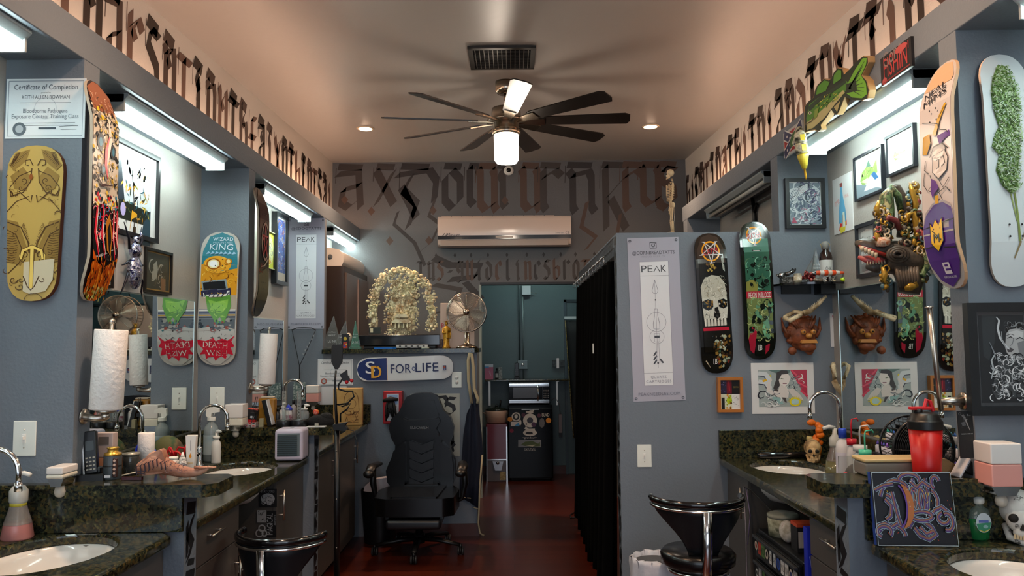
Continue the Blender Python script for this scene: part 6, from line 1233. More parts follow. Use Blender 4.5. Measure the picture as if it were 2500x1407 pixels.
# microwave
zm0 = zf_ + .001; x0, x1 = PY(1242, 960, fz).x, PY(1342, 960, fz).x; w_ = x1 - x0; h_ = PY(1295, 934, fz).z - zm0; t = thing('microwave_oven', 'stainless and black microwave oven on top of the mini fridge', 'microwave', ((x0 + x1) / 2, fz + .02, zm0))
MB().box(-w_ / 2, w_ / 2, 0, .33, .01, h_, BLACK).build('oven_body', t, bevel=.005); d = MB().box(-w_ / 2, w_ / 2 * .62, -.02, 0, .02, h_ - .008, FB).build('door', t, bevel=.004)
MB().box(-w_ / 2 + .004, w_ / 2 - .004, -.026, -.018, h_ - .05, h_ - .012, CHROME).box(-w_ / 2 + .004, w_ / 2 - .004, -.026, -.018, .025, .062, CHROME).build('steel_trim', t, bevel=.002); MB().box(-w_ / 2 + .05, w_ / 2 * .38, -.023, -.02, .08, h_ - .06, mat('#4c4e52', .15)).build('window_panel', d); MB().tube([(w_ * .21, -.035, .05), (w_ * .22, -.045, h_ / 2), (w_ * .21, -.035, h_ - .03)], .009, CHROME, 10).build('handle', d)
MB().box(w_ * .33, w_ / 2 - .005, -.02, 0, .065, h_ - .052, FB).build('control_panel', t)
mb = MB()
for i in range(4):
    for j in range(5): mb.cbox((w_ * .36 + i * .016, -.021, .09 + j * .02), (.009, .003, .01), mat('#6a6c6e', .5))
mb.build('keypad_buttons', t)
# vending box + slow cooker
x0, x1 = PY(1187, 1100, fz).x, PY(1239, 1100, fz).x; w_ = x1 - x0; h_ = PY(1212, 1036, fz).z; t = thing('candy_vending_machine', 'red and grey coin vending box standing beside the fridge', 'vending machine', ((x0 + x1) / 2, fz, 0)); RD = mat('#6a1424', .2, coat=.4)
MB().box(-w_ / 2, w_ / 2, 0, .3, 0, h_ * .38, mat('#5a5456', .35)).build('lower_housing', t, bevel=.004); MB().box(-w_ / 2, w_ / 2, 0, .3, h_ * .385, h_, RD).build('red_hopper', t, bevel=.006); MB().box(-w_ / 2, -w_ / 2 + .014, -.008, 0, 0, h_ - .03, CHROME).box(w_ / 2 - .014, w_ / 2, -.008, 0, 0, h_ - .03, CHROME).box(-w_ / 2, w_ / 2, -.006, 0, h_ * .37, h_ * .39, CHROME).build('chrome_rails', t)
MB().prism([(-.05, h_ * .36), (.075, h_ * .36), (.05, h_ * .2), (-.02, h_ * .2)], -.03, 0, mat('#a8a8ac', .3, .7)).build('coin_mechanism', t, bevel=.004); MB().lathe([(.02, -.03), (.018, -.04)], CHROME, 16, axis='y', c=(.01, 0, h_ * .33)).build('coin_knob', t); MB().box(.03, .1, -.004, 0, .02, .11, mat('#b8a87c', .6, mix=['#8a7a50'], mscale=60)).build('paper_label', t)
q = PY(1212, 1036, fz + .1); t = thing('slow_cooker', 'beige slow cooker with dark lid on the red vending box', 'slow cooker', (q.x, fz + .15, h_)); cc = mat('#b89a88', .4)
MB().lathe([(.1, .0), (.125, .015), (.13, .08), (.135, .14), (.125, .15)], cc, 28).build('cooker_body', t); MB().lathe([(.13, .15), (.1, .17), (.03, .185), (.001, .187)], mat('#2a3028', .2, trans=.2), 24).build('lid', t); MB().lathe([(.014, .186), (.018, .2), (.008, .206)], BLACK, 14).build('lid_knob', t)
for s in (-1, 1): MB().tube([(s * .128, -.03, .11), (s * .15, 0, .115), (s * .128, .03, .11)], .008, cc, 8).build('side_handle', t)
MB().tube([(.04, 0, .17), (.05, -.03, .26)], [.008, .012], BLACK, 8).build('spoon', label='black spoon handle sticking out of the slow cooker', cat='spoon', loc=t.location.copy())
# shelf with brackets
zs2 = PY(1280, 927, 9.25).z; t = thing('wall_shelf', 'dark shelf on silver brackets above the microwave', 'shelf', (PY(1285, 927, 9.4).x, 9.6, zs2)); xa, xb = PY(1183, 927, 9.25).x - t.location.x, PY(1389, 927, 9.25).x - t.location.x
MB().box(xa, xb, -.32, 0, -.022, 0, GRAN).build('shelf_board', t, bevel=.006)
for px in (1195, 1360): x = PY(px, 950, 9.58).x - t.location.x; MB().box(x - .012, x + .012, -.012, 0, -.33, -.022, STEEL).box(x - .012, x + .012, -.25, 0, -.034, -.022, STEEL).build('bracket', t)
def bx(name, label, cat, px0, px1, pyt, Y, zb, m, dpt=.06, pname='box_body', bev=.002):
    a_, b_ = PY(px0, pyt, Y), PY(px1, pyt, Y); t = thing(name, label, cat, ((a_.x + b_.x) / 2, Y, zb)); w, h = b_.x - a_.x, a_.z - zb; MB().box(-w / 2, w / 2, 0, dpt, 0, h, m).build(pname, t, bevel=bev); return t, w, h
t, w, h = bx('tissue_carton', 'pink and white carton at the end of the back-room shelf', 'carton', 1183, 1204, 890, 9.35, zs2, mat('#b86a86', .5)); a = Art(100, 140, w, h, y=-.001); a.rect(0, 0, 100, 26, '#c8d0d8'); a.rect(0, 20, 50, 32, '#5a9ad0'); a.line([(56, 60), (72, 110)], 12, '#e0b8c8'); a.line([(56, 60), (72, 110)], 4, '#4a3a44'); o = a.build('print', t); o.location = (0, 0, h / 2)
def bottle(label, x, y, z, r, h, body, cap, kind='flat', neck=.35, lab=None, name='bottle', cat='bottle', group=None, capk='cyl', sub=True):
    t = thing(name, label, cat, (x, y, z), group=group); nk = r * neck
    MB().lathe([(r * .9, 0), (r, h * .03), (r, h * .62), (r * .85, h * .72), (nk, h * .8), (nk, h * .86)], body, 20).build('bottle_body', t)
    if lab: MB().lathe([(r * 1.015, h * .15), (r * 1.015, h * .55)], lab, 20, cap=False).build('paper_label', t)
    if capk == 'cyl': MB().lathe([(nk * 1.25, h * .82), (nk * 1.25, h * .98), (nk * 1.1, h)], cap, 16).build('cap', t)
    elif capk == 'cone': MB().lathe([(nk * 1.6, h * .78), (nk * 1.5, h * .84), (.003, h * 1.05)], cap, 16).build('nozzle_cap', t)
    elif capk == 'pump': MB().lathe([(nk * 1.5, h * .84), (nk * 1.5, h * .92), (nk * .5, h * .93), (nk * .5, h * 1.06)], cap, 14).tube([(-.0, 0, h * 1.07), (r * .5, 0, h * 1.09), (r * 1.1, 0, h * 1.06)], [nk * .8, nk * .7, nk * .4], cap, 8).build('pump_head', t)
    elif capk == 'spray': MB().lathe([(nk * 1.4, h * .84), (nk * 1.4, h * .92)], cap, 14).prism([(-r * .7, h * .96), (-r * .6, h * 1.1), (r * .2, h * 1.13), (r * 1.0, h * 1.08), (r * 1.05, h * 1.02), (r * .1, h * 1.0), (r * .0, h * .92), (-r * .5, h * .92)], -r * .3, r * .3, cap).build('spray_head', t, bevel=.002); MB().tube([(r * .45, 0, h * 1.02), (r * .3, 0, h * .94)], .003, cap, 6).build('trigger', t)
    elif capk == 'wash': MB().lathe([(nk * 2, h * .8), (nk * 2, h * .92)], cap, 14).tube([(0, 0, h * .9), (0, 0, h * 1.2), (r * .15, 0, h * 1.3), (r * 1.1, 0, h * 1.32), (r * 1.4, 0, h * 1.26)], .0035, cap, 7).build('wash_spout', t)
    return t
q = PY(1213, 920, 9.35); bottle('black-capped dark bottle beside the pink carton', q.x, 9.38, zs2, .02, .13, mat('#26282c', .3), BLACK, lab=mat('#a8acac', .5)); q = PY(1221, 920, 9.35)
t, w, h = bx('white_carton', 'small white printed carton beside the dark bottle on the shelf', 'carton', 1217, 1226, 897, 9.36, zs2, mat('#a8acaa', .5, mix=['#5a6060'], mscale=70), .04)
q = PY(1262, 920, 9.36); t = thing('cordless_phone', 'black cordless phone standing on the back-room shelf', 'phone', (q.x, 9.4, zs2)); MB().box(-.03, .03, -.03, .03, 0, .03, BLACK).build('charging_base', t, bevel=.004); MB().box(-.024, .024, -.01, .012, .03, .19, mat('#16181a', .3)).build('handset', t, bevel=.006); mb = MB()
for i in range(3):
    for j in range(5): mb.cbox((-.013 + i * .013, -.011, .05 + j * .015), (.008, .002, .007), mat('#7a7e80', .5))
mb.build('keypad_buttons', t)
# conduits and boxes
t = thing('electrical_conduit', 'pair of painted vertical conduits on the teal wall', 'conduit', (PY(1275, 800, 9.6).x, 9.6, 0)); o_ = t.location; pm = mat('#4c5a5c', .4)
MB().tube([(PY(1268, 800, 9.6).x - o_.x, -.02, PY(1268, 890, 9.6).z), (PY(1268, 800, 9.6).x - o_.x, -.02, 2.88)], .011, pm, 8).build('pipe', t); MB().tube([(PY(1277, 800, 9.6).x - o_.x, -.02, PY(1277, 924, 9.6).z), (PY(1277, 800, 9.6).x - o_.x, -.02, PY(1277, 715, 9.6).z)], .009, mat('#7a8888', .35, .4), 8).build('pipe', t)
b, w_, h_ = box_on(9.54, 1263, 880, 1289, 902); MB().box(-w_ / 2, w_ / 2, -.05, 0, -h_ / 2, h_ / 2, mat('#6c7878', .4, .5)).box(-.015, .015, -.07, -.05, -.01, .02, STEEL).build('outlet_box', label='grey metal outlet box at the foot of the conduits', cat='outlet box', loc=(b.x, 9.6, b.z), bevel=.006)
b, w_, h_ = box_on(9.54, 1274, 698, 1296, 720); t = thing('junction_box', 'bright silver junction box high on the teal wall', 'junction box', (b.x, 9.6, b.z)); MB().box(-w_ / 2, w_ / 2, -.05, 0, -h_ / 2, h_ / 2, mat('#c8d0d2', .3, .3)).build('box_cover', t, bevel=.005); MB().tube([(w_ / 2, -.02, -h_ * .2), (w_ / 2 + .04, -.025, -h_ * .3), (w_ / 2 + .07, -.02, -h_ * .35)], .003, STEEL, 6).build('cable', t)
# small hook rack, hanging power strip, flag on the door
b, w_, h_ = box_on(9.55, 1349, 880, 1412, 896); t = thing('hook_rack', 'dark lettered wooden hook rack on the teal wall', 'hook rack', (b.x, 9.6, b.z)); MB().box(-w_ / 2, w_ / 2, -.02, 0, -h_ / 2, h_ / 2, mat('#23282a', .4, mix=['#4a5254'], mscale=30)).build('rack_board', t, bevel=.003); MB().box(-w_ / 2 + .05, -w_ / 2 + .08, -.03, -.02, -h_ * .7, h_ * .8, STEEL).build('steel_plate', t)
b, w_, h_ = box_on(9.55, 1364, 1012, 1373, 1058); t = thing('hanging_power_strip', 'beige power strip hanging by its cord beside the microwave', 'power strip', (b.x, 9.6, b.z)); MB().box(-w_ / 2, w_ / 2, -.035, -.002, -h_ / 2, h_ / 2, mat('#a08c88', .4)).build('strip_body', t, bevel=.004); MB().tube([(0, -.02, h_ / 2), (-.01, -.02, h_ / 2 + .12), (-.06, -.02, h_ / 2 + .2), (-.11, -.02, h_ / 2 + .16)], .004, mat('#8a7c78', .5), 6).build('cord', t); MB().box(-w_ / 2, w_ / 2, -.04, -.002, -h_ / 2 - .05, -h_ / 2, BLACK).build('plug', t)
q = PY(1400, 780, 9.5); t = thing('black_flag', 'black flag with gold piping hanging in front of the back door', 'flag', (PY(1412, 780, 9.52).x, 9.52, q.z)); FG = mat('#121416', .7); wv = []
for j in range(9):
    zz = PY(1400, 782 + j * 36, 9.52).z - q.z; wv.append([(-.16 + .08 * j / 8 + u * .06, .02 * sin(u * 2 + j * .5), zz) for u in range(7)])
MB().sheet(wv, FG).build('flag_cloth', t, thick=.003); MB().tube([(r_[0][0], r_[0][1] - .004, r_[0][2]) for r_ in wv], .007, mat('#a89458', .5, mix=['#3a3420'], mscale=60), 6).build('gold_piping', t); MB().box(-.17, .22, -.012, .012, .005, .035, mat('#c8d0d0', .4)).build('hanging_bar', t)
MB().cyl((0, 0, 0), .028, .05, mat('#b89a58', .25, 1), 18, 'y').build('door_knob', parent=bpy.data.objects['door_1'], loc=(PY(1383, 905, 9.55).x + .05, 9.53, PY(1383, 905, 9.55).z))
# ------------------------------------------------------------------ curtain of the closed room, with ring hooks, and cable
BC = mat('#040404', 1, ior=1.12, bump=.2, bscale=60, name='black_curtain_cloth'); mb = MB(); grid = []; zt_ = zb - .03
ny = 70; y_a, y_b = YR2 + .125, 7.0
for j in range(12):
    z = zt_ - (zt_ - .03) * j / 11; row = []
    for i in range(ny + 1):
        u = i / ny; y = y_a + (y_b - y_a) * u; amp = .035 + .02 * (j / 11); x = XPART + .035 - amp * (1 + sin(u * 6.28 * 9.5 + .5 * sin(u * 9))) - .03 * (j / 11) * (.5 + .5 * sin(u * 5 + 1)); 
        lift = .10 * max(0, sin(u * 7)) if j == 11 else 0; row.append((x, y, z + lift))
    grid.append(row)
t = thing('black_curtain', 'long black curtain hanging beside the partition along the passage', 'curtain', (0, 0, 0)); MB().sheet(grid, BC).build('curtain_cloth', t, thick=.003)
MB().tube([(XPART - .06, y_a, zt_ + .025), (XPART - .06, y_b, zt_ + .025)], .004, STEEL, 6).build('tension_wire', t)
for i in range(10): y = y_a + .1 + i * .235; MB().tube([(XPART - .06 + .014 * cos(a_), y, zt_ + .012 + .02 * sin(a_)) for a_ in [k * pi / 5 for k in range(10)]], .0025, CHROME, 5, closed=True).build('curtain_ring', t)
MB().box(-.004, .0, -.02, .02, -.03, .03, mat('#d0d0cc', .5)).build('white_tag', t, loc=(XPART - .115, PX(1455, 851, XPART - .1).y, PX(1455, 851, XPART - .1).z))
pts = [PZ(x, y, .006) for x, y in ((1420, 1247), (1405, 1250), (1392, 1258), (1393, 1265), (1410, 1264), (1422, 1262))]; MB().tube(pts, .005, BLACK, 6).build('floor_cable', label='loop of black cable on the floor beside the curtain', cat='cable')
# ------------------------------------------------------------------ skeleton on the partition top (standing, profile turned to the doorway)
BN = mat('#d8b890', .5, name='warm_bone'); sy = YR2 + .06; q = PY(1640, 566, sy); Hs = PY(1640, 412, sy).z - ZPART; S_ = Hs / 1.48
sk = thing('model_skeleton', 'small anatomical skeleton model standing on top of the partition', 'skeleton model', (q.x, sy, ZPART), rz=0); K = lambda x, y, z: (x * S_, y * S_, z * S_)
M_ = Matrix.Scale(S_, 4); mb = MB(); dx = -1  # faces -x
mb.ball(K(0, 0, 1.38), (.085 * S_, .068 * S_, .085 * S_), BN, 16, 12).ball(K(-.05, 0, 1.32), (.05 * S_, .045 * S_, .06 * S_), BN, 12, 8); mb.build('skull', sk)
MB().tube([K(-.02, -.035, 1.28), K(-.09, 0, 1.245), K(-.02, .035, 1.28)], .014 * S_, BN, 6).build('jaw', sk)
for s in (-1, 1): MB().ball(K(-.088, s * .025, 1.345), .016 * S_, BLACK, 8, 6).build('eye_socket', sk)
mb = MB()
for k in range(22): z = 1.24 - k * .03; x = .03 + .03 * sin(k * .28); mb.ball(K(x, 0, z), (.022 * S_, .026 * S_, .011 * S_), BN, 8, 5)
mb.build('spine', sk)
mb = MB()
for k in range(10):
    z = 1.1 - k * .036; w0 = .1 + .03 * sin(pi * k / 9)
    for s in (-1, 1): mb.tube([K(.045, 0, z + .02), K(.05, s * w0 * .8, z + .01), K(-.02, s * w0, z - .02), K(-.08, s * w0 * .5, z - .03 + .01 * k / 9), K(-.09, s * .01, z - .02)], .008 * S_, BN, 5)
mb.build('rib_cage', sk); MB().tube([K(-.092, 0, 1.1), K(-.1, 0, .86)], [.014 * S_, .01 * S_], BN, 6).build('sternum', sk)
mb = MB()
for s in (-1, 1): mb.ball(K(.02, s * .08, .64), (.05 * S_, .05 * S_, .065 * S_), BN, 10, 7)
mb.ball(K(.03, 0, .6), (.03 * S_, .06 * S_, .05 * S_), BN, 10, 7).build('pelvis', sk)
for s in (-1, 1):
    MB().tube([K(0, s * .02, 1.14), K(-.03, s * .09, 1.15), K(.01, s * .16, 1.14)], .01 * S_, BN, 6).ball(K(.04, s * .1, 1.06), (.012 * S_, .05 * S_, .07 * S_), BN, 8, 6).build('shoulder_bones', sk)
    fx_ = -.05 if s < 0 else .03
    MB().tube([K(.01, s * .165, 1.12), K(.0, s * .17, .9), K(-.005, s * .17, .84)], [.018 * S_, .011 * S_, .018 * S_], BN, 7).build('upper_arm', sk)
    MB().tube([K(-.01, s * .165, .83), K(-.03 + fx_, s * .17, .58)], .009 * S_, BN, 6).tube([K(.01, s * .18, .83), K(-.01 + fx_, s * .185, .58)], .009 * S_, BN, 6).build('forearm', sk)
    mb = MB(); mb.ball(K(-.02 + fx_, s * .178, .56), (.018 * S_, .02 * S_, .016 * S_), BN, 8, 5)
    for f in range(5): mb.tube([K(-.02 + fx_ + (f - 2) * .008, s * .178, .55), K(-.025 + fx_ + (f - 2) * .012, s * .178, .5), K(-.025 + fx_ + (f - 2) * .012, s * .175, .45 + .02 * abs(f - 2))], .005 * S_, BN, 5)
    mb.build('hand', sk)
    MB().tube([K(.02, s * .08, .6), K(-.0, s * .09, .34), K(0, s * .085, .3)], [.024 * S_, .014 * S_, .026 * S_], BN, 8).build('thigh_bone', sk)
    MB().tube([K(0, s * .085, .29), K(.01, s * .08, .04)], [.022 * S_, .012 * S_], BN, 7).tube([K(.02, s * .1, .28), K(.03, s * .09, .04)], .007 * S_, BN, 5).build('shin_bone', sk)
    MB().tube([K(.04, s * .085, .018), K(-.03, s * .085, .022), K(-.12, s * .09, .012)], [.02 * S_, .018 * S_, .012 * S_], BN, 6).build('foot', sk)
MB().tube([K(.07, 0, 0), K(.07, 0, .66)], .006 * S_, STEEL, 6).build('support_rod', sk)
# black antler-shaped hook on the closed room's wall
mb = MB(); q = PX(1842, 520, XR - .02); mb.tube([(0, 0, -.16), (0, 0, 0), (0, .04, .12), (0, .06, .2), (0, .02, .24)], [.02, .016, .014, .01, .006], BLACK, 8).tube([(0, 0, 0), (0, -.06, .06), (0, -.1, .03)], [.014, .011, .006], BLACK, 8)
mb.build('black_wall_hook', label='black forked hook rising behind the dark green deck', cat='hook', loc=q)
# ------------------------------------------------------------------ THINGS ON THE WORKTOPS, CERTIFICATE SIDE
Z1 = 1.105
def P0(px, py, z): return PZ(px, py, z)
# front bay
q = P0(42, 1315, ZC); FL = mat('#c9b8b0', .08, trans=.8, name='clear_plastic')
t = thing('foam_soap_flask', 'conical pink foam soap flask with clear pump beside the front sink', 'soap flask', q); MB().lathe([(.05, 0), (.052, .006), (.044, .05), (.0435, .052)], mat('#a06a68', .25), 24).build('pink_soap', t); MB().lathe([(.0445, .052), (.03, .1), (.024, .125)], mat('#b8b4b0', .08, trans=.7), 24, cap=False).build('flask_body', t)
MB().lathe([(.026, .12), (.03, .13), (.03, .165), (.02, .18), (.009, .185), (.009, .22)], mat('#c8ccc8', .2, trans=.3), 18).tube([(0, 0, .222), (.02, -.005, .226), (.045, -.01, .22)], .008, mat('#d8dad8', .3), 8).build('pump_head', t); MB().lathe([(.027, .112), (.027, .128)], mat('#b8b03a', .3), 18).build('yellow_collar', t)
q = P0(8, 1300, ZC); t = thing('product_can', 'tall green and cream printed can at the frame edge', 'can', (q.x - .01, q.y + .03, ZC)); MB().lathe([(.036, 0), (.036, .19), (.03, .2), (.03, .205)], mat('#2c4a38', .3), 22).build('can_body', t); MB().lathe([(.0365, .02), (.0365, .175)], mat('#c8c4a8', .4, mix=['#5a6a8a', '#c8a860'], mscale=22), 22, cap=False).build('paper_label', t); MB().lathe([(.03, .205), (.03, .235)], mat('#6a8a7a', .2, trans=.4), 20).build('clear_cap', t)
# ledge one
q = P0(222, 1172, Z1); t = thing('cordless_phone', 'black and silver cordless phone upright in its dock by the pier', 'phone', q + Vector((0, .01, 0)), rz=R(12)); MB().slab([(-.055, -.04), (.05, -.045), (.06, .0), (.05, .045), (-.05, .045)], 0, .022, BLACK).box(-.035, .03, -.01, .03, .022, .045, BLACK).build('charging_dock', t, bevel=.005)
M_ = Matrix.Translation((-.004, 0, .02)) @ Matrix.Rotation(R(-7), 4, 'Y') @ Matrix.Rotation(R(-10), 4, 'X'); MB().box(-.026, -.018, -.014, .014, 0, .155, mat('#b8babc', .3, .5), M_).build('silver_side', t, bevel=.003)
h = MB().box(-.019, .026, -.016, .014, 0, .158, mat('#0f1012', .25), M_).build('handset', t, bevel=.005); MB().box(-.011, .018, -.0175, -.016, .085, .12, mat('#3a4042', .2), M_).build('display_screen', h); mb = MB()
for i in range(3):
    for j in range(4): mb.cbox((-.008 + i * .012, -.017, .016 + j * .014), (.008, .002, .005), mat('#b0a898', .5), M_)
mb.build('keypad_buttons', h)
q = P0(238, 1160, Z1); t = thing('squeeze_bottle_box', 'pink and white translucent carton standing behind the cordless phone', 'carton', (q.x, q.y + .06, Z1)); MB().box(-.035, .035, -.02, .02, .0, .06, mat('#c08a6a', .4)).box(-.035, .035, -.02, .02, .06, .155, mat('#b8a8a4', .4)).build('carton_body', t, bevel=.003); MB().box(-.02, .02, -.021, -.02, .11, .14, mat('#6a6460', .4)).build('window_patch', t)
q = P0(274, 1170, Z1); t = thing('spray_can', 'dark grey canister with gold neck and red diamond label', 'canister', (q.x, q.y, Z1)); GY = mat('#3a4044', .35)
MB().lathe([(.03, 0), (.031, .004), (.031, .085), (.029, .09)], GY, 26).build('canister_body', t); MB().lathe([(.0315, .048), (.0315, .052)], BLACK, 26, cap=False).build('black_band', t); MB().lathe([(.031, .087), (.029, .096), (.018, .1), (.018, .112), (.022, .114), (.018, .118)], GOLD, 22).build('gold_neck', t)
MB().box(.014, .03, -.031, -.018, .01, .08, mat('#3a2420', .4)).build('side_label', t, bevel=.004); mb = MB()
for k in range(4): M2 = Matrix.Translation((.022, -.032, .026 + k * .015)) @ Matrix.Rotation(R(45), 4, 'Y'); mb.cbox((0, 0, 0), (.008, .001, .008), mat('#c8a898', .4), M2)
mb.cbox((-.006, -.032, .014), (.03, .001, .009), mat('#c8c8cc', .4)); mb.build('label_print', t)
q = P0(300, 1165, Z1); t = thing('glass_jar', 'short clear jar with dark contents beside the small towel roll', 'jar', (q.x + .005, q.y + .05, Z1)); MB().lathe([(.03, 0), (.031, .07), (.028, .075)], mat('#4a4c48', .1, trans=.5), 22).build('jar_body', t); MB().lathe([(.032, .075), (.032, .083)], mat('#9a968a', .3, .5), 22).build('lid', t)
q = P0(338, 1155, Z1); t = thing('paper_towel_roll', 'slim white paper towel roll standing upright behind the practice foot', 'paper towel', (q.x, q.y + .06, Z1)); MB().lathe([(.031, 0), (.031, .145), (.029, .148), (.008, .148), (.008, .14)], TOWEL, 28).build('roll', t)
BLU = mat('#2038c0', .35); RDM = mat('#c01a22', .35)
q = P0(300, 1150, Z1)
def clipbunch(label, x, y, z, m, n, w, seed):
    r_ = random.Random(seed); t = thing('cable_bundle', label, 'cables', (x, y, z)); mb = MB()
    for k in range(n):
        a_ = r_.uniform(-w, w); b_ = a_ + r_.uniform(.02, .05); hh = r_.uniform(.05, .085); yy = r_.uniform(-.02, .02); mb.tube([(a_, yy, 0), (a_ + .003, yy, hh * .8), (a_ + .012, yy, hh), (b_ - .01, yy, hh - .004), (b_, yy, hh * .7), (b_ + .004, yy, hh * .5)], .0042, m, 7)
    mb.build('cable_loops', t); MB().cbox((0, .0, .012), (2 * w, .05, .024), BLACK).build('cable_holder', t, bevel=.004)
clipbunch('blue looped cable clips standing behind the gold-necked canister', q.x, q.y + .12, Z1 - .165 + ZC - .94 + .0, BLU, 5, .05, 3)
bpy.data.objects['cable_bundle'].location = (q.x + .01, q.y + .13, Z1)
clipbunch('red looped cables bunched behind the white ointment tube', P0(405, 1140, Z1).x, q.y + .16, Z1, RDM, 7, .05, 7)
# practice foot: tattooed silicone foot lying on its side
q = P0(415, 1172, Z1); SK = mat('#a87860', .5, mix=['#986450', '#c09078'], mscale=14, bump=.2, bscale=120, name='silicone_skin'); t = thing('practice_foot', 'tattooed silicone practice foot lying on the granite ledge', 'practice foot', (q.x, q.y + .02, Z1), rz=R(4)); k_ = q.y / 1907.3
def fp(px, py): return ((px - 415) * k_, (1176 - py) * k_)
mb = MB(); st = [(331, 1150, .018), (345, 1147, .03), (365, 1140, .038), (385, 1140, .037), (405, 1147, .031), (425, 1155, .025), (445, 1160, .021), (465, 1162, .017), (482, 1160, .013), (496, 1154, .009), (502, 1149, .006)]
rings_ = []; vs = []; n = 16
for px, py, rad in st:
    x, z = fp(px, py)
    for k in range(n): a_ = 2 * pi * k / n; vs.append((x, cos(a_) * rad * .85, max(.001, z + sin(a_) * rad * (1.0 if px > 400 else 1.0))))
fs = [(j * n + k, j * n + (k + 1) % n, (j + 1) * n + (k + 1) % n, (j + 1) * n + k) for j in range(len(st) - 1) for k in range(n)]; fs += [tuple(range(n)), tuple((len(st) - 1) * n + k for k in range(n))]
mb.add(vs, fs, SK, True); x, z = fp(388, 1104); mb.ball((fp(375, 1130)[0], 0, fp(375, 1128)[1]), (.035, .026, .03), SK); mb.prism([fp(*p) for p in ((338, 1140), (360, 1118), (388, 1103), (394, 1108), (402, 1130), (396, 1160), (350, 1165))], -.022, .022, SK); mb.build('foot_body', t, bevel=.012, bseg=3)
mb = MB()
for k in range(5): x, z = fp(470 + k * 7, 1152 + k * .2); mb.tube([(x, -.014 + k * .002, z + .006), (x + .018, -.018 + k * .006, z + .006 - k * .001), (x + .026, -.018 + k * .008, z + .002)], [.0062 - k * .0006, .0058 - k * .0005, .003], SK, 8)
mb.build('toes', t)
a = Art(1, 1, 1, 1, y=-.034, step=.0004); a.xf = lambda px, py: (fp(px, py)[0] + .5, .5 - fp(px, py)[1]); r_ = random.Random(2); tk = '#2a1f2c'
for i in range(8): x = 338 + i * 9.5; yt = 1142 - i * 3.5 if i < 6 else 1132; a.n = i % 2; a.nib([(x, yt), (x + 2, yt + 18), (x - 1, yt + 26 - i)], 3.2, .5, mat(tk, .5)); a.nib([(x - 3, yt + 3), (x + 6, yt - 3)], 2.6, 1.2, mat(tk, .5))
a.line([(336, 1152), (362, 1154)], 2, tk); a.line([(337, 1157), (360, 1160)], 1.8, tk); a.build('tattoo_lettering', t)
a = Art(1, 1, 1, 1, y=-.027, step=.0003); a.xf = lambda px, py: (fp(px, py)[0] + .5, .5 - fp(px, py)[1]); a.scatter(46, 402, 1132, 455, 1158, ['#4a3a44', '#8a6a68'], 2, 5, kind='arc'); a.build('tattoo_shading', t)
MB().tube([(fp(296, 0)[0], -.01, .016), (fp(340, 0)[0], 0, .03)], .0025, mat('#c8b8a0', .5), 6).build('wooden_stick', label='thin wooden stick leaning on the heel of the practice foot', cat='stick', loc=t.location.copy())
t2 = thing('folding_razor', 'dark red handle lying beside the heel of the practice foot', 'razor', (P0(315, 1176, Z1).x, q.y - .0, Z1)); MB().slab([(-.04, -.006), (.035, -.008), (.04, .0), (.035, .008), (-.04, .006)], .001, .012, mat('#3a0e14', .3)).build('handle_body', t2, bevel=.003)
# tubes and small bottles
q = P0(452, 1148, Z1); t = thing('ointment_tube', 'white ointment tube with orange drop print standing on its cap', 'tube', (q.x, q.y + .06, Z1)); MB().prism([(-.014, 0), (.014, 0), (.016, .012), (.021, .13), (-.021, .13)], -.012, .008, mat('#dcdad6', .4)).build('tube_body', t, bevel=.004); a = Art(60, 130, .042, .13, y=-.0125); a.poly([(30, 70), (38, 84), (30, 92), (22, 84)], '#d88a1c'); a.line([(30, 20), (30, 60)], 3, '#8a8a90'); a.line([(14, 110), (46, 110)], 2, '#d8b040'); o = a.build('print', t); o.location = (0, 0, .065)
for px, lab, hh, rr_ in ((409, 'squat white plastic jar beside the red cables', .05, .025), (432, 'small white dropper bottle beside the ointment tube', .065, .013), (442, 'small white printed bottle in front of the ointment tube', .05, .013)):
    q = P0(px, 1152, Z1); bottle(lab, q.x, q.y + (.05 if px != 442 else .02), Z1, rr_, hh, mat('#ccccca', .35), WHITE, neck=.6 if px == 409 else .35, lab=mat('#b8b8ba', .5, mix=['#7a7a80'], mscale=90) if px == 442 else None, capk='cone' if px == 432 else 'cyl')
q = P0(470, 1150, ZC); t = thing('camouflage_cap', 'rounded green-brown camouflage cap standing against the mirror', 'cap', (-1.74, 3.98, ZC)); CM = mat('#5a5a34', .7, mix=['#2c4a28', '#6a5a3a', '#4a3a28', '#1c4a30'], mscale=7, lo=.38, hi=.62, name='camouflage_cloth')
MB().ball((0, 0, .11), (.085, .06, .105), CM, 20, 14).build('crown_cloth', t); MB().tube([(-.08, -.03, .03), (0, -.05, .012), (.08, -.03, .03)], [.012, .018, .012], BLACK, 10, flat=.4).build('dark_brim', t)
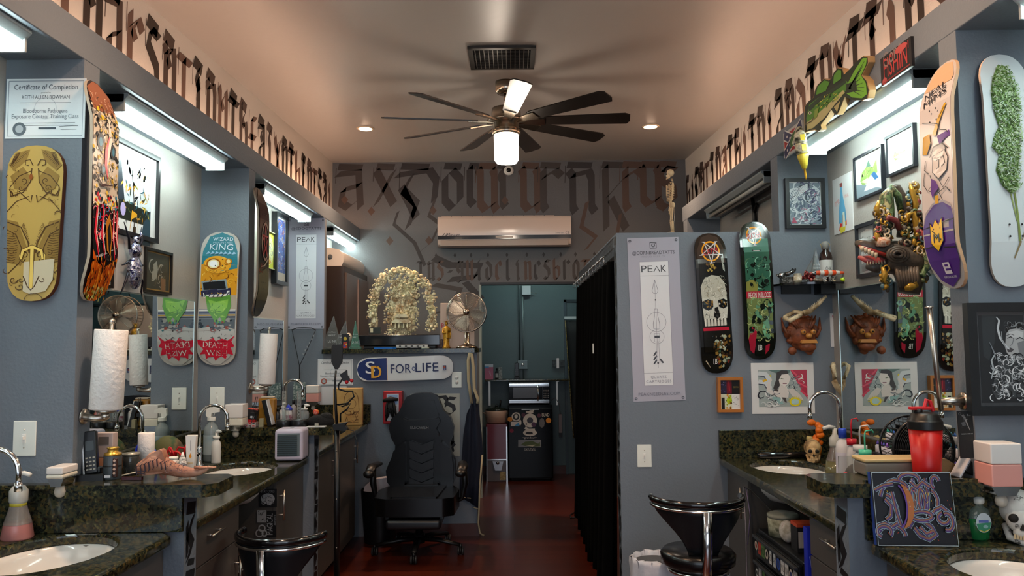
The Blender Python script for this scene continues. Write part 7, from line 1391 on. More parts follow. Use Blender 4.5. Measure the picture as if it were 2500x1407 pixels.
# middle bay worktop
q = P0(513, 1128, ZC); bottle('clear trigger spray bottle half full behind the faucet', -1.745, 4.56, ZC, .042, .275, mat('#9aa8ae', .15, trans=.35), WHITE, lab=mat('#a8b4b8', .4), neck=.4, capk='spray', name='spray_bottle', cat='spray bottle')
bottle('white foam pump bottle between the spray bottle and the sink', -1.685, 4.48, ZC, .026, .165, mat('#d8d8d6', .35), WHITE, neck=.5, capk='pump', name='pump_bottle', cat='pump bottle')
a0, a1 = P0(662, 1128, ZC), P0(728, 1127, ZC); t = thing('mini_air_cooler', 'small white cube air cooler with grey louvres at the worktop edge', 'air cooler', ((a0.x + a1.x) / 2 + .02, a0.y + .07, ZC), rz=R(2)); s_ = (a1.x - a0.x) / 2 + .004; hz = PY(700, 1049, a0.y).z - ZC; CW = mat('#b8b4c8', .35, name='lilac_white_plastic')
MB().box(-s_, s_, -.075, .085, 0.004, hz, CW).build('cooler_body', t, bevel=.018, bseg=4); MB().box(-s_ * .8, s_ * .8, -.0765, -.06, hz * .16, hz * .88, mat('#5c6a70', .4)).build('grille_recess', t, bevel=.002)
mb = MB()
for k in range(11): z = hz * (.2 + .6 * k / 10); mb.box(-s_ * .78, s_ * .62, -.082, -.074, z, z + .004, mat('#26302f', .4)); 
mb.build('louvre_slats', t); MB().lathe([(.012, hz), (.012, hz + .002)], mat('#6a6a74', .4), 16).build('top_button', t)
# ledge two
def onl(px, dy=.05): return PY(px, 1040, YL2 + dy).x
t = thing('grip_tape_box', 'stack of red and black printed supply boxes on the second ledge', 'box', (onl(617), YL2 + .02, Z1)); MB().box(-.034, .034, -.02, .03, 0, .028, mat('#c8c0c0', .4)).build('lower_box', t, bevel=.002); a = Art(68, 28, .068, .028, y=-.0205)
for i in range(2):
    for j in range(3): a.rect(4 + j * 22, 4 + i * 13, 18 + j * 22, 11 + i * 13, '#b81c28' if (i + j) % 2 else '#26283a')
o = a.build('print', t); o.location = (0, 0, .014); MB().box(-.03, .028, -.018, .025, .028, .044, RDM).build('red_box', t, bevel=.002); M2 = Matrix.Translation((.004, 0, .046)) @ Matrix.Rotation(R(8), 4, 'Y'); b_ = MB().box(-.032, .032, -.015, .02, 0, .058, mat('#1c1a1c', .35), M2).build('black_box', t, bevel=.002); MB().box(-.03, .03, -.014, .018, .058, .064, mat('#c8483a', .4), M2).box(-.006, .016, -.0165, -.015, .008, .04, mat('#c8c8cc', .4), M2).build('label_print', b_)
t = thing('amber_jug', 'amber-gold plastic canister behind the striped book', 'canister', (onl(652, .1), YL2 + .11, Z1)); MB().box(-.052, .05, -.03, .03, 0, .165, mat('#a8782a', .25, trans=.2)).build('canister_body', t, bevel=.012); MB().box(-.04, .04, -.02, .02, .165, .175, mat('#c8c0b0', .4)).build('lid', t, bevel=.004)
t = thing('striped_book', 'black and white striped book leaning on the amber canister', 'book', (onl(664, .04), YL2 + .055, Z1)); M2 = Matrix.Rotation(R(-14), 4, 'Y'); MB().box(-.022, .004, -.03, .03, .006, .165, BLACK, M2).build('cover', t, bevel=.002); MB().box(.004, .009, -.028, .028, .008, .163, mat('#c8ccd0', .5), M2).build('page_block', t)
t = thing('small_beige_carton', 'small beige carton between the supply boxes and awards', 'carton', (onl(641, .02), YL2 + .0, Z1)); MB().box(-.012, .012, -.012, .012, 0, .052, mat('#8a8468', .5)).build('carton_body', t, bevel=.002)
for i, (px, lb) in enumerate(((693, 'clear acrylic award on a round black base, next to the supply boxes'), (730, 'clear acrylic award on a round black base, next to the black hat'))):
    t = thing('acrylic_award', lb, 'award', (onl(px, .02), YL2 + .02, Z1), group=None); MB().lathe([(.044, 0), (.045, .003), (.045, .036), (.043, .04)], mat('#141517', .3), 28).build('round_base', t); MB().box(-.012, .012, -.004, .004, .04, .215, GL).box(.012, .03, -.004, .004, .04, .11, GL).build('acrylic_blade', t, bevel=.002); a = Art(24, 170, .024, .17, y=-.005)
    for k in range(8): a.ring(12, 16 + k * 19, 7, 8, 1, '#a8b0ae')
    o = a.build('etched_pattern', t); o.location = (0, 0, .128)
bottle('white squeeze bottle with blue cone cap between the acrylic awards', onl(704, .09), YL2 + .09, Z1, .022, .12, mat('#d0d0d4', .35), mat('#1c34b0', .3), neck=.7, capk='cone', lab=mat('#c8c8d0', .5, mix=['#8a3a5a', '#c8c8d0'], mscale=40))
bottle('clear foam flask with white cap in front of the pink dispenser', onl(744, .11), YL2 + .11, Z1, .026, .11, mat('#a8b0b4', .1, trans=.6), WHITE, neck=.45, capk='pump')
for i, (px, dy, hh, cc, lb) in enumerate(((678, .13, .1, '#2a2c30', 'dark small bottle behind the acrylic award base'), (690, .14, .12, '#d0d0cc', 'white pump bottle seen behind the acrylic awards'), (716, .14, .15, '#8a8484', 'grey printed pouch bottle behind the blue-capped one'))): bottle(lb, onl(px, dy), YL2 + dy, Z1, .02, hh, mat(cc, .35), WHITE if i == 1 else BLACK, capk='pump' if i == 1 else 'cyl')
t = thing('black_knit_hat', 'crumpled black knit hat at the end of the second ledge', 'hat', (onl(782, .08), YL2 + .1, Z1)); HK = mat('#0c0c0e', .9, bump=.8, bscale=90); MB().ball((0, 0, .018), (.085, .05, .045), HK, 18, 9).ball((.03, 0, .04), (.045, .035, .035), HK, 14, 8).ball((-.05, 0, .02), (.05, .04, .026), HK, 12, 8).build('knit_body', t)
t = thing('small_snack_pack', 'tiny clear pack with red and yellow print on the hat', 'pack', (onl(767, .09), YL2 + .13, Z1)); MB().ball((0, 0, .075), (.02, .012, .018), mat('#c87a2a', .3, mix=['#c82a2a', '#d8d0b0'], mscale=50), 10, 7).lathe([(.012, 0), (.014, .06)], BLACK, 10).build('pack_body', t)
t = thing('folded_napkins', 'flat white paper sheet with small clip on the second ledge', 'paper', (onl(775, .0), YL2 + .0, Z1)); MB().box(-.06, .05, -.02, .02, .0005, .003, PAPER).build('sheet', t); MB().box(-.012, .008, -.018, -.006, .003, .02, mat('#a8a89c', .4)).build('binder_clip', t)
t = thing('makeup_brushes', 'thin black cables hanging over the second ledge beside the boxes', 'cables', (onl(616, -.03), YL2 - .04, Z1 + .01)); MB().tube([(.01, .04, .17), (.0, .02, .1), (.002, .01, .05), (0, -.018, .0), (0, -.024, -.05)], .0022, BLACK, 5).tube([(.02, .04, .17), (.012, .02, .1), (.006, .01, .05)], .0018, BLACK, 5).build('wire', t); MB().cbox((.003, .015, .07), (.028, .02, .02), BLACK).build('plug_block', t)
t = thing('tattoo_pen', 'purple and white pen lying on the rear worktop by the clamp', 'pen', tuple(P0(853, 1036, ZC))); MB().tube([(-.04, 0, .006), (.01, 0.0, .006)], .006, mat('#c8ccd0', .3), 8).build('pen_barrel', t); MB().tube([(.01, 0, .006), (.045, 0, .006)], .0065, mat('#4a3a9a', .3), 8).build('purple_cap', t)
# phone stand in front
sx = PY(822, 1100, 4.45).x; t = thing('phone_stand', 'tall black stand with flat paddle top and curled gooseneck clip', 'stand', (sx, 4.55, 0)); Ys = 4.55
def L3(px, py, off=0): q = PY(px, py, Ys); return (q.x - sx, off, q.z)
MB().tube([L3(822, 1425), L3(823, 1048)], .017, PLASTIC, 14).build('lower_pole', t); MB().lathe([(.16, 0), (.16, .012), (.03, .03)], PLASTIC, 28).build('round_foot', t); MB().tube([(0, 0, .0), L3(822, 1425)], .017, PLASTIC, 12).build('pole_root', t)
MB().tube([L3(823, 1048), L3(820, 1000), L3(818, 930), L3(820, 905)], [.009, .008, .006, .006], PLASTIC, 10).build('flexible_neck', t); MB().prism([L3(*p)[::2] for p in ((810, 846), (814, 842), (832, 842), (837, 847), (836, 884), (825, 902), (818, 902), (809, 884))], -.006, .006, mat('#0c0c0e', .5)).build('paddle_head', t, bevel=.003)
MB().tube([L3(833, 1030, -.02), L3(833, 1010, -.02), L3(848, 1000, -.02), L3(858, 985, -.02), L3(838, 992, -.02), L3(825, 988, -.02), L3(850, 985, -.02), L3(866, 968, -.02), L3(862, 955, -.02), L3(845, 955, -.02), L3(829, 950, -.02), L3(828, 940, -.02), L3(838, 925, -.02)], .005, mat('#1c1c1e', .25, .6), 8).build('gooseneck_arm', t)
c_ = MB().prism([L3(*p)[::2] for p in ((832, 915), (842, 908), (849, 903), (850, 916), (858, 928), (850, 934), (840, 930))], -.03, -.01, BLACK).build('spring_clip', t, bevel=.003)
for px, py in ((849, 933), (861, 929)): MB().ball(L3(px, py, -.03), .011, mat('#a01824', .25), 12, 8).build('red_knob', c_)
MB().prism([L3(*p)[::2] for p in ((816, 1036), (850, 1030), (845, 1038), (852, 1046), (846, 1051), (818, 1048))], -.045, .0, BLACK).build('table_clamp', t, bevel=.003)
MB().tube([L3(838, 1044, -.02), L3(866, 1052, -.02), L3(874, 1080, -.02), L3(872, 1120, -.02)], .003, BLACK, 6).build('power_cord', t)
for k in range(3): MB().ball(L3(823, 1100 + k * 118, -.018), .004, STEEL, 8, 5).build('pole_screw', t)
# ------------------------------------------------------------------ THINGS ON THE BASS SIDE
# corner shelf on the partition with its ornaments
sh0, sh1 = PY(1899, 697, YR2 - .1), PY(2084, 690, YR2 - .1); zsf = PY(1990, 690, YR2 - .15).z; t = thing('corner_shelf', 'black rounded wall shelf on the partition holding bottle and skulls', 'shelf', ((sh0.x + sh1.x) / 2, YR2, zsf)); hw = (min(sh1.x, XR - .01) - sh0.x) / 2; t.location.x = sh0.x + hw
MB().slab([(-hw, -.02), (-hw * .8, -.12), (-hw * .3, -.2), (hw * .5, -.22), (hw, -.2), (hw, 0), (-hw, 0)], -.012, 0, BLKGLOSS).build('shelf_board', t, bevel=.003); MB().box(-hw * .7, hw * .3, -.02, 0, -.055, -.012, BLACK).box(hw * .45, hw * .95, -.1, 0, -.06, -.012, BLACK).build('bracket', t)
def ons(px, dy): return (PY(px, 690, YR2 - dy).x, YR2 - dy, zsf)
t = bottle('dark whiskey bottle with white label and swing stopper on the corner shelf', *ons(2018, .07), .036, .24, mat('#26120c', .1, coat=.5), mat('#a8a8a4', .2, trans=.3), neck=.38, lab=mat('#c8cac8', .5), name='liquor_bottle', cat='bottle'); a = Art(60, 40, .05, .05, y=-.037); a.text('CHK', 30, 26, 16, '#2a2a2a', 40); o = a.build('label_lettering', t); o.location = (0, 0, .08)
MB().tube([(.018, 0, .19), (.026, 0, .225), (.012, 0, .235)], .0016, GOLD, 5).tube([(-.018, 0, .19), (-.026, 0, .225), (-.012, 0, .235)], .0016, GOLD, 5).build('wire_bail', t)
q = ons(1988, .1); award('clear glass award behind the striped fishing lure', 1990, 605, YR2 - .09, .09, GL, LN[:4], zb=zsf, lean=0)
award('thin leaning glass award near the silver ray-gun shape', 1980, 625, YR2 - .06, .07, GL, [], zb=zsf, lean=.02)
def lure(label, c, L_, r_, cols, rz=0, z=0):
    t = thing('fishing_lure', label, 'fishing lure', c, rz=rz); n = len(cols); prof = [(.002, 0), (r_ * .7, .12), (r_, .35), (r_ * .9, .6), (r_ * .5, .85), (.003, 1)]
    def rad(u):
        for (a_, ua), (b_, ub) in zip(prof, prof[1:]):
            if u <= ub: return a_ + (b_ - a_) * (u - ua) / (ub - ua)
        return .002
    for k, cc in enumerate(cols):
        u0, u1 = k / n, (k + 1) / n; MB().lathe([(rad(u0 + (u1 - u0) * j / 4), (u0 + (u1 - u0) * j / 4 - .5) * L_) for j in range(5)], mat(cc, .18, coat=.5), 14, axis='x', c=(0, 0, z + r_)).build('lure_segment', t)
    MB().ball((-.42 * L_, -r_ * .7, z + r_ * 1.1), r_ * .22, BLACK, 8, 6).build('eye', t)
    MB().cyl((0, 0, 0), .006, z + .004, mat('#8a8c8e', .2, trans=.4), 8).cbox((0, 0, .002), (.04, .02, .004), GL).build('display_stand', t); return t
lure('orange and white banded fishing lure displayed across the corner shelf', ons(2026, .17), .20, .017, ['#8aa0a8', '#c84a24', '#c8c0b8', '#d84a20', '#c8b8a8', '#d8461c', '#c8c0b8', '#d8502a', '#b84020'], z=.035)
def skullthing(label, c, s, m, rz=0, name='model_skull', cat='skull', teeth=True):
    t = thing(name, label, cat, c, rz=rz); MB().ball((0, .1 * s, .62 * s), (.36 * s, .44 * s, .36 * s), m, 18, 12).ball((0, -.2 * s, .45 * s), (.26 * s, .2 * s, .26 * s), m, 14, 9).ball((0, -.28 * s, .22 * s), (.16 * s, .16 * s, .12 * s), m, 12, 8).build('cranium', t)
    MB().tube([(-.24 * s, 0, .3 * s), (-.2 * s, -.2 * s, .1 * s), (0, -.36 * s, .06 * s), (.2 * s, -.2 * s, .1 * s), (.24 * s, 0, .3 * s)], .07 * s, m, 8).build('jaw', t)
    for q in (-1, 1): MB().ball((q * .14 * s, -.36 * s, .5 * s), (.09 * s, .07 * s, .085 * s), mat('#14100c', .7), 10, 8).build('eye_socket', t)
    MB().prism([(-.05 * s, .3 * s), (.05 * s, .3 * s), (0, .42 * s)], -.46 * s, -.3 * s, mat('#14100c', .7)).build('nose_hole', t)
    mb = MB(); 
    for k in range(7): mb.cbox(((k - 3) * .045 * s, -.42 * s + abs(k - 3) * .015 * s, .16 * s), (.036 * s, .03 * s, .09 * s), mat('#c8b088', .4))
    mb.build('teeth', t); return t
SKM = mat('#a88458', .5, bump=.5, bscale=60, mix=['#c8a878', '#5a4028'], mscale=20, name='aged_bone')
skullthing('small pale resin skull on the corner shelf below the lure', ons(2034, .15), .05, mat('#b8b4a8', .4, mix=['#5a5650'], mscale=60)); skullthing('small white skull half hidden by the striped lure', ons(2012, .15), .045, mat('#c8c8c8', .4), R(20))
t = thing('red_skull_ornament', 'shiny red tangled skull ornament on the corner shelf', 'ornament', ons(1974, .15)); mb = MB(); r_ = random.Random(3); RR = mat('#a02028', .2, .4, mix=['#401014', '#e07a70'], mscale=60)
for k in range(26): mb.ball((r_.uniform(-.035, .035), r_.uniform(-.02, .02), .012 + r_.random() * .045), r_.uniform(.006, .013), RR, 8, 6)
mb.build('resin_body', t)
t = thing('silver_bull_ornament', 'silver cannon-shaped metal ornament at the shelf end', 'ornament', ons(1922, .1)); SI = mat('#8a8886', .25, .9, mix=['#3a3836', '#c8c8c8'], mscale=50); MB().cbox((0, 0, .018), (.075, .04, .036), SI).ball((-.03, 0, .045), (.02, .016, .018), SI).tube([(-.01, 0, .05), (.02, 0, .06), (.04, 0, .075)], [.014, .011, .014], SI, 10).tube([(-.045, 0, .04), (-.06, 0, .05)], [.008, .004], SI, 8).build('metal_body', t)
MB().lathe([(.011, 0), (.006, .004)], BLACK, 12, axis='x', c=(.047, 0, .078)).build('muzzle', t)
t = thing('glass_skull_jar', 'small clear printed glass between the silver and red ornaments', 'glass', ons(1948, .14)); MB().lathe([(.02, 0), (.022, .05), (.02, .052)], mat('#b8b09c', .1, trans=.5), 18).build('glass_body', t); MB().lathe([(.0225, .012), (.0225, .04)], mat('#a8966a', .4, mix=['#e0dccf'], mscale=70), 18, cap=False).build('print', t)
t = thing('lime_lure', 'bright lime green lure lying at the shelf corner', 'fishing lure', ons(2063, .17)); MB().ball((0, 0, .014), (.026, .012, .013), mat('#a8c41a', .25), 12, 8).ball((.02, 0, .022), (.01, .008, .01), mat('#a8c41a', .25), 8, 6).build('lure_body', t); MB().ball((-.008, -.01, .018), .003, BLACK, 6, 5).build('eye', t)
t = thing('dark_shell_ornament', 'dark shell-shaped ornament between red ornament and white skull', 'ornament', ons(1998, .18)); MB().ball((0, 0, .012), (.03, .014, .012), mat('#2a2624', .3, mix=['#8a7a6a'], mscale=60), 12, 7).build('shell_body', t)
# brown carved mask with a jaw skull on top
def mask(label, px0, px1, py0, py1, Y):
    b, w, h = box_on(Y - .05, px0, py0, px1, py1); t = thing('carved_mask', label, 'mask', (b.x, Y, b.z)); MW = mat('#6a3418', .5, bump=.6, bscale=50, mix=['#7c4020', '#4a2210'], mscale=18, name='carved_brown_wood')
    mb = MB(); mb.ball((0, -.02, 0), (w * .36, .05, h * .46), MW, 20, 14); r_ = random.Random(9)
    for k in range(26): a_ = r_.random() * 6.28; mb.ball((w * .36 * cos(a_) * r_.uniform(.7, 1.05), -.02, h * .42 * sin(a_) * r_.uniform(.7, 1.05)), (r_.uniform(.014, .028), .025, r_.uniform(.016, .04)), MW, 9, 6)
    for k in range(9): mb.tube([((k - 4) * w * .04, -.06, h * .12), ((k - 4) * w * .07, -.045, h * .3), ((k - 4) * w * .095, -.02, h * .46)], [.009, .011, .004], MW, 6)
    mb.build('mask_body', t)
    for s in (-1, 1): MB().tube([(s * w * .34, -.02, -.02), (s * w * .46, -.02, h * .1), (s * w * .5, -.01, h * .42)], [.03, .022, .004], MW, 8, flat=.5).build('side_horn', t); MB().lathe([(.02, -.065), (.024, -.055), (.022, -.04)], MW, 16, axis='y', c=(s * w * .22 - .02, 0, -.1)).build('ear_disc', t)
    tan = mat('#b07838', .4)
    for s in (-1, 1): MB().ball((.018 + s * .028, -.075, h * .03), (.015, .014, .015), tan, 12, 9).ball((.018 + s * .028, -.088, h * .03), .005, BLACK, 8, 6).build('eye', t)
    MB().ball((.018, -.08, -h * .07), (.018, .022, .016), tan, 10, 8).build('nose', t); MB().prism([(-.02, -h * .17), (.056, -h * .17), (.066, -h * .26), (-.03, -h * .26)], -.09, -.05, tan).build('mouth', t, bevel=.006); MB().ball((.018, -.06, -h * .36), (.05, .03, .03), MW, 12, 8).build('chin', t); return t, w, h
t, w, h = mask('carved brown demon mask with a bone jaw across its top', 1913, 2011, 768, 860, YR2)
def jawbone(label, c, rz, s, roll=0):
    t = thing('animal_jaw_bone', label, 'animal bone', c, rot=(0, roll, 0)); JB = mat('#b0a080', .5, bump=.3, bscale=60, mix=['#c8b898', '#7a6444'], mscale=14, name='dry_bone')
    lo = [(-.12, -.02, -.03), (-.1, -.05, -.045), (-.05, -.04, -.02), (0, 0, 0), (-.04, .04, .01), (-.1, .03, -.02), (-.12, -.02, -.03)]; MB().tube([(x * s, y * s, z * s) for x, y, z in lo], .013 * s, JB, 8).build('lower_jaw', t)
    MB().tube([(0, 0, 0), (.03 * s, -.01, .01 * s), (.09 * s, -.02, .06 * s), (.13 * s, -.02, .1 * s)], [.03 * s, .028 * s, .02 * s, .012 * s], JB, 10, flat=.6).build('upper_skull', t); mb = MB()
    for k in range(12): u = k / 11; mb.lathe([(.004 * s, 0), (.0005, .014 * s)], mat('#c8c0a8', .4), 6, c=((.02 + .1 * u) * s, -.03 * s, (.02 + .075 * u) * s)); mb.lathe([(.004 * s, 0), (.0005, .013 * s)], mat('#c8c0a8', .4), 6, c=((-.11 + .08 * u) * s, -.05 * s, (-.035 + .02 * u) * s))
    mb.build('teeth', t); return t
q = PY(1962, 765, YR2 - .09); jawbone('pale toothed animal jaw resting across the top of the brown mask', (q.x, YR2 - .09, q.z), 0, .95)
q = PY(2035, 930, YR2 - .05); t = jawbone('pale twisted jaw bone hanging in the mirror corner', (q.x, YR2 - .06, q.z), 0, .8, R(100))
# ornate dragon mask on the wall, beak pointing to the doorway
gx = XR - .16; q = PX(2195, 600, gx); dm = thing('dragon_head_mask', 'ornate painted wooden dragon head mask with open toothed beak', 'mask', (XR, q.y, q.z)); DG = mat('#3a3430', .35, bump=.5, bscale=40, mix=['#4c443c', '#24201e'], mscale=20, name='dark_carved_wood'); GO = mat('#a88430', .3, .4, bump=.4, bscale=60); GR = mat('#2c4432', .35, mix=['#6a8458', '#1c3022', '#a8a478'], mscale=30); PK = mat('#a04a4a', .35); CRM = mat('#b8ac94', .4)
def dmp(px, py, x): w = PY(px, py, q.y); k = 1; return (x - .1 + (w.x - PY(2195, 600, q.y).x) * .0 + 0, w.x, w.z)
def Dp(px, py, off=0.0):  # photo point on a plane facing the camera through the mask -> local
    w = PY(px, py, q.y + off); return (w.x - XR, off, w.z - q.z)
MB().tube([Dp(2254, 640), Dp(2215, 640), Dp(2185, 632), Dp(2165, 625)], [.05, .07, .07, .06], DG, 16).build('skull_block', dm)
MB().tube([Dp(2190, 618), Dp(2160, 612), Dp(2130, 603), Dp(2105, 596), Dp(2088, 594)], [.042, .035, .028, .02, .008], DG, 14, flat=1.3).build('upper_beak', dm)
MB().tube([Dp(2188, 640), Dp(2160, 648), Dp(2132, 652), Dp(2115, 650)], [.03, .022, .016, .008], DG, 12, flat=1.6).build('lower_beak', dm)
MB().tube([Dp(2186, 632, -.03), Dp(2160, 622, -.045), Dp(2130, 612, -.045), Dp(2096, 600, -.02)], [.008, .009, .008, .004], mat('#8a2a24', .35), 8).build('red_gum', dm); MB().tube([Dp(2176, 640, -.0), Dp(2150, 640, -.0), Dp(2125, 636, 0), Dp(2095, 628, 0)], [.016, .018, .014, .004], PK, 10, flat=1.6).build('tongue', dm)
mb = MB()
for k in range(5): x, y, z = Dp(2104 + k * 8.5, 606 + k * 4, -.045); mb.lathe([(.009, .008), (.008, -.006), (.001, -.018)], CRM, 9, c=(x, y, z))
for k in range(7): x, y, z = Dp(2118 + k * 7, 645 - k * .6, -.03); mb.lathe([(.004, -.004), (.0008, .012)], CRM, 7, c=(x, y, z))
mb.build('teeth', dm)
for k, m_ in enumerate((DG, DG, DG)): MB().tube([(lambda a_, P_=Dp(2192, 622, -.07 - .006 * k): (P_[0] + (.044 - .013 * k) * cos(a_), P_[1], P_[2] + (.03 - .009 * k) * sin(a_)))(j * pi / 9) for j in range(18)], .008, m_, 7, closed=True).build('cheek_ring', dm)
x, y, z = Dp(2158, 591, -.05); MB().lathe([(.02, -.03), (.022, 0), (.018, .02)], mat('#b0643c', .3, mix=['#c8b8a4', '#8a4a30'], mscale=50), 16, axis='x', c=(x, y, z)).build('eye_barrel', dm)
MB().tube([Dp(2215, 660), Dp(2222, 690), Dp(2218, 716)], [.06, .055, .045], DG, 14).build('neck', dm); MB().tube([Dp(2208, 702, -.04), Dp(2222, 700, -.05), Dp(2236, 696, -.04)], [.016, .02, .014], GO, 8).build('gold_collar', dm)
mb = MB()
for k in range(8): mb.tube([Dp(2188 + k * 7, 652, -.055), Dp(2194 + k * 6.5, 680, -.06), Dp(2198 + k * 5.5, 702, -.05)], [.01, .009, .003], mat('#5a5046', .4), 6)
mb.build('neck_feathers', dm)
MB().tube([Dp(2170, 560), Dp(2166, 520), Dp(2164, 480), Dp(2176, 462), Dp(2192, 478), Dp(2200, 520)], [.024, .03, .03, .022, .016, .012], GR, 12).build('green_crest', dm); MB().tube([Dp(2174, 456, .02), Dp(2190, 458, .02), Dp(2202, 480, .02), Dp(2206, 530, .02), Dp(2200, 580, .02)], [.012, .018, .02, .022, .02], DG, 10).build('crest_rim', dm)
r_ = random.Random(12); cols = [GO, GO, GR, PK, DG, DG, mat('#4a6a74', .35), CRM, DG]
for side_, reg, n in (('headdress_ornaments', [(2138, 505, 2172, 590), (2196, 520, 2258, 600)], 260), ('crown_ornaments', [(2216, 446, 2240, 530), (2236, 520, 2260, 600)], 120), ('side_ornaments', [(2228, 600, 2262, 690), (2240, 560, 2262, 660)], 130), ('throat_ornaments', [(2150, 650, 2168, 712)], 34)):
    mb = MB()
    for k in range(n):
        rg = reg[k % len(reg)]; x, y, z = Dp(r_.uniform(rg[0], rg[2]), r_.uniform(rg[1], rg[3]), r_.uniform(-.05, .01)); m_ = r_.choice(cols); s_ = r_.uniform(.006, .013)
        if r_.random() < .55: mb.ball((x, y, z), (s_, s_, s_ * r_.uniform(.9, 1.7)), m_, 8, 6)
        else:
            b0 = r_.random() * 6.28; rad = s_ * 1.7; mb.tube([(x + rad * (1 - j / 9) * cos(b0 + j * .8), y - .008, z + rad * (1 - j / 9) * sin(b0 + j * .8)) for j in range(8)], [.005 - .0004 * j for j in range(8)], m_, 6)
    mb.build(side_, dm)
for pts_, m_ in (([(2222, 450), (2228, 470), (2236, 500), (2232, 530)], GO), ([(2218, 540), (2216, 525), (2228, 520), (2236, 545), (2234, 575)], GO), ([(2248, 615), (2258, 625), (2262, 650), (2252, 672), (2240, 668)], GR), ([(2240, 700), (2232, 690), (2238, 672)], GO), ([(2154, 652), (2160, 668), (2156, 690), (2150, 680)], GO), ([(2244, 560), (2252, 570), (2250, 590)], PK), ([(2146, 490), (2140, 510), (2146, 530)], GO)):
    MB().tube([Dp(x, y, -.05) for x, y in pts_], [.006] + [.013] * (len(pts_) - 2) + [.005], m_, 9).build('scroll_ornament', dm)
MB().tube([Dp(2196, 560, -.04), Dp(2186, 540, -.05), Dp(2168, 532, -.05), Dp(2158, 545, -.045)], [.012, .016, .016, .008], mat('#6a2a2c', .35), 10).build('red_crown_band', dm); MB().box(-.05, 0, -.04, .06, -.1, .1, DG).build('wall_block', dm)
# worktop things
q = P0(1905, 1116, ZC); t = thing('padded_wrist_bar', 'long glossy black padded bar lying against the backsplash', 'arm bar', (P0(1905, 1116, ZC).x, YR2 - .06, ZC)); hw = (PY(1972, 1110, YR2 - .06).x - PY(1840, 1110, YR2 - .06).x) / 2; MB().lathe([(.014, -hw), (.019, -hw + .01), (.019, hw - .01), (.014, hw)], BLKGLOSS, 16, axis='x', c=(0, 0, .02)).build('bar_pad', t)
q = P0(1985, 1128, ZC); skullthing('small yellowed human skull model beside the faucet', (q.x, q.y, ZC), .125, SKM, R(-15))
q = P0(1998, 1128, ZC); t = thing('orange_flower_toy', 'bright orange crinkled paper flower in a tiny pot behind the skull', 'flower ornament', (q.x + .03, q.y + .1, ZC)); OR = mat('#d86a10', .4, bump=.8, bscale=50); MB().lathe([(.02, 0), (.03, .06), (.028, .07)], mat('#c87a20', .4, mix=['#8a4a10'], mscale=20), 14).build('pot', t)
mb = MB(); r_ = random.Random(6)
for k in range(9): mb.ball((r_.uniform(-.025, .035), r_.uniform(-.015, .015), .09 + k * .014), (r_.uniform(.016, .028), .014, .018), OR, 10, 7)
mb.build('crinkled_petals', t); MB().tube([(-.01, 0, .1), (-.035, -.01, .115), (-.055, -.01, .12)], [.008, .014, .012], mat('#b8a068', .5), 8).build('pale_leaf', t); MB().tube([(0, 0, .06), (0, 0, .12)], .006, mat('#3a6a2a', .5), 6).build('stem', t)
q = P0(2052, 1165, ZC); t = thing('foam_soap_flask', 'clear conical soap flask with pale yellow soap beside the ledge', 'soap flask', (q.x, q.y + .05, ZC)); MB().lathe([(.052, 0), (.054, .006), (.045, .07)], mat('#8a8660', .15, trans=.5), 24).build('pale_soap', t); MB().lathe([(.045, .071), (.026, .13), (.024, .14)], FL, 24, cap=False).build('flask_body', t); MB().lathe([(.026, .14), (.028, .15), (.028, .18), (.012, .2), (.01, .23)], mat('#c8c8c0', .25, trans=.2), 18).tube([(0, 0, .232), (-.03, -.005, .238), (-.06, -.01, .23)], .009, mat('#d0d0cc', .3), 8).build('pump_head', t)
items = [(2058, 1075, .03, .17, '#d0d0d4', 'cyl', '#2a4ac0', 'round white bottle with blue spout standing behind the soap flask', '#c8c8d8'), (2080, 1118, .022, .16, '#c4c4c8', 'wash', '#b81c2c', 'wash bottle with red cap and bent spout beside the blue-spout bottle', None), (2100, 1110, .03, .15, '#b8bcc0', 'wash', '#c8ccd0', 'white wash bottle with white bent spout by the mirror', None), (2112, 1120, .026, .145, '#a8b4c4', 'wash', '#4ac0a0', 'pale wash bottle with mint green bent spout', None), (2062, 1130, .012, .08, '#c8c4c4', 'cyl', '#c01c2c', 'tiny bottle with red cap in front of the brown framed disc', '#c8c0c0')]
for i, (px, py, r__, hh, cc, ck, capc, lb, lab) in enumerate(items):
    yy = (3.75, 3.62, 3.5, 3.4, 3.3)[i]; hh *= 1.45; r__ *= 1.1; xx = PY(px, 1100, yy).x; bottle(lb, min(xx, XR - .045), yy, ZC, r__, hh, mat(cc, .3), mat(capc, .3), neck=.45, capk=ck, lab=mat(lab, .4) if lab else None)
t = thing('leather_disc', 'round brown carved leather disc standing between the wash bottles', 'disc', (PY(2092, 1150, 3.55).x, 3.55, ZC)); MB().lathe([(.055, -.006), (.057, 0), (.055, .006)], mat('#2a1a14', .5), 26, axis='y', c=(0, 0, .058), sy=1).build('disc_body', t); a = Art(100, 100, .11, .11, y=-.0068); a.scatter(24, 22, 22, 78, 78, ['#8a6a4a', '#4a3424', '#a88a60'], 6, 14, kind='arc', inside=lambda x, y, r: (x - 50) ** 2 + (y - 50) ** 2 < 900); o = a.build('carved_pattern', t); o.location = (0, 0, .058)
t = thing('clear_acrylic_sign', 'clear upright acrylic panel beside the brown disc', 'acrylic panel', (PY(2076, 1160, 3.45).x, 3.45, ZC)); MB().box(-.05, .035, -.003, .003, 0, .16, GL).box(-.05, .035, -.02, .02, 0, .006, GL).build('panel', t)
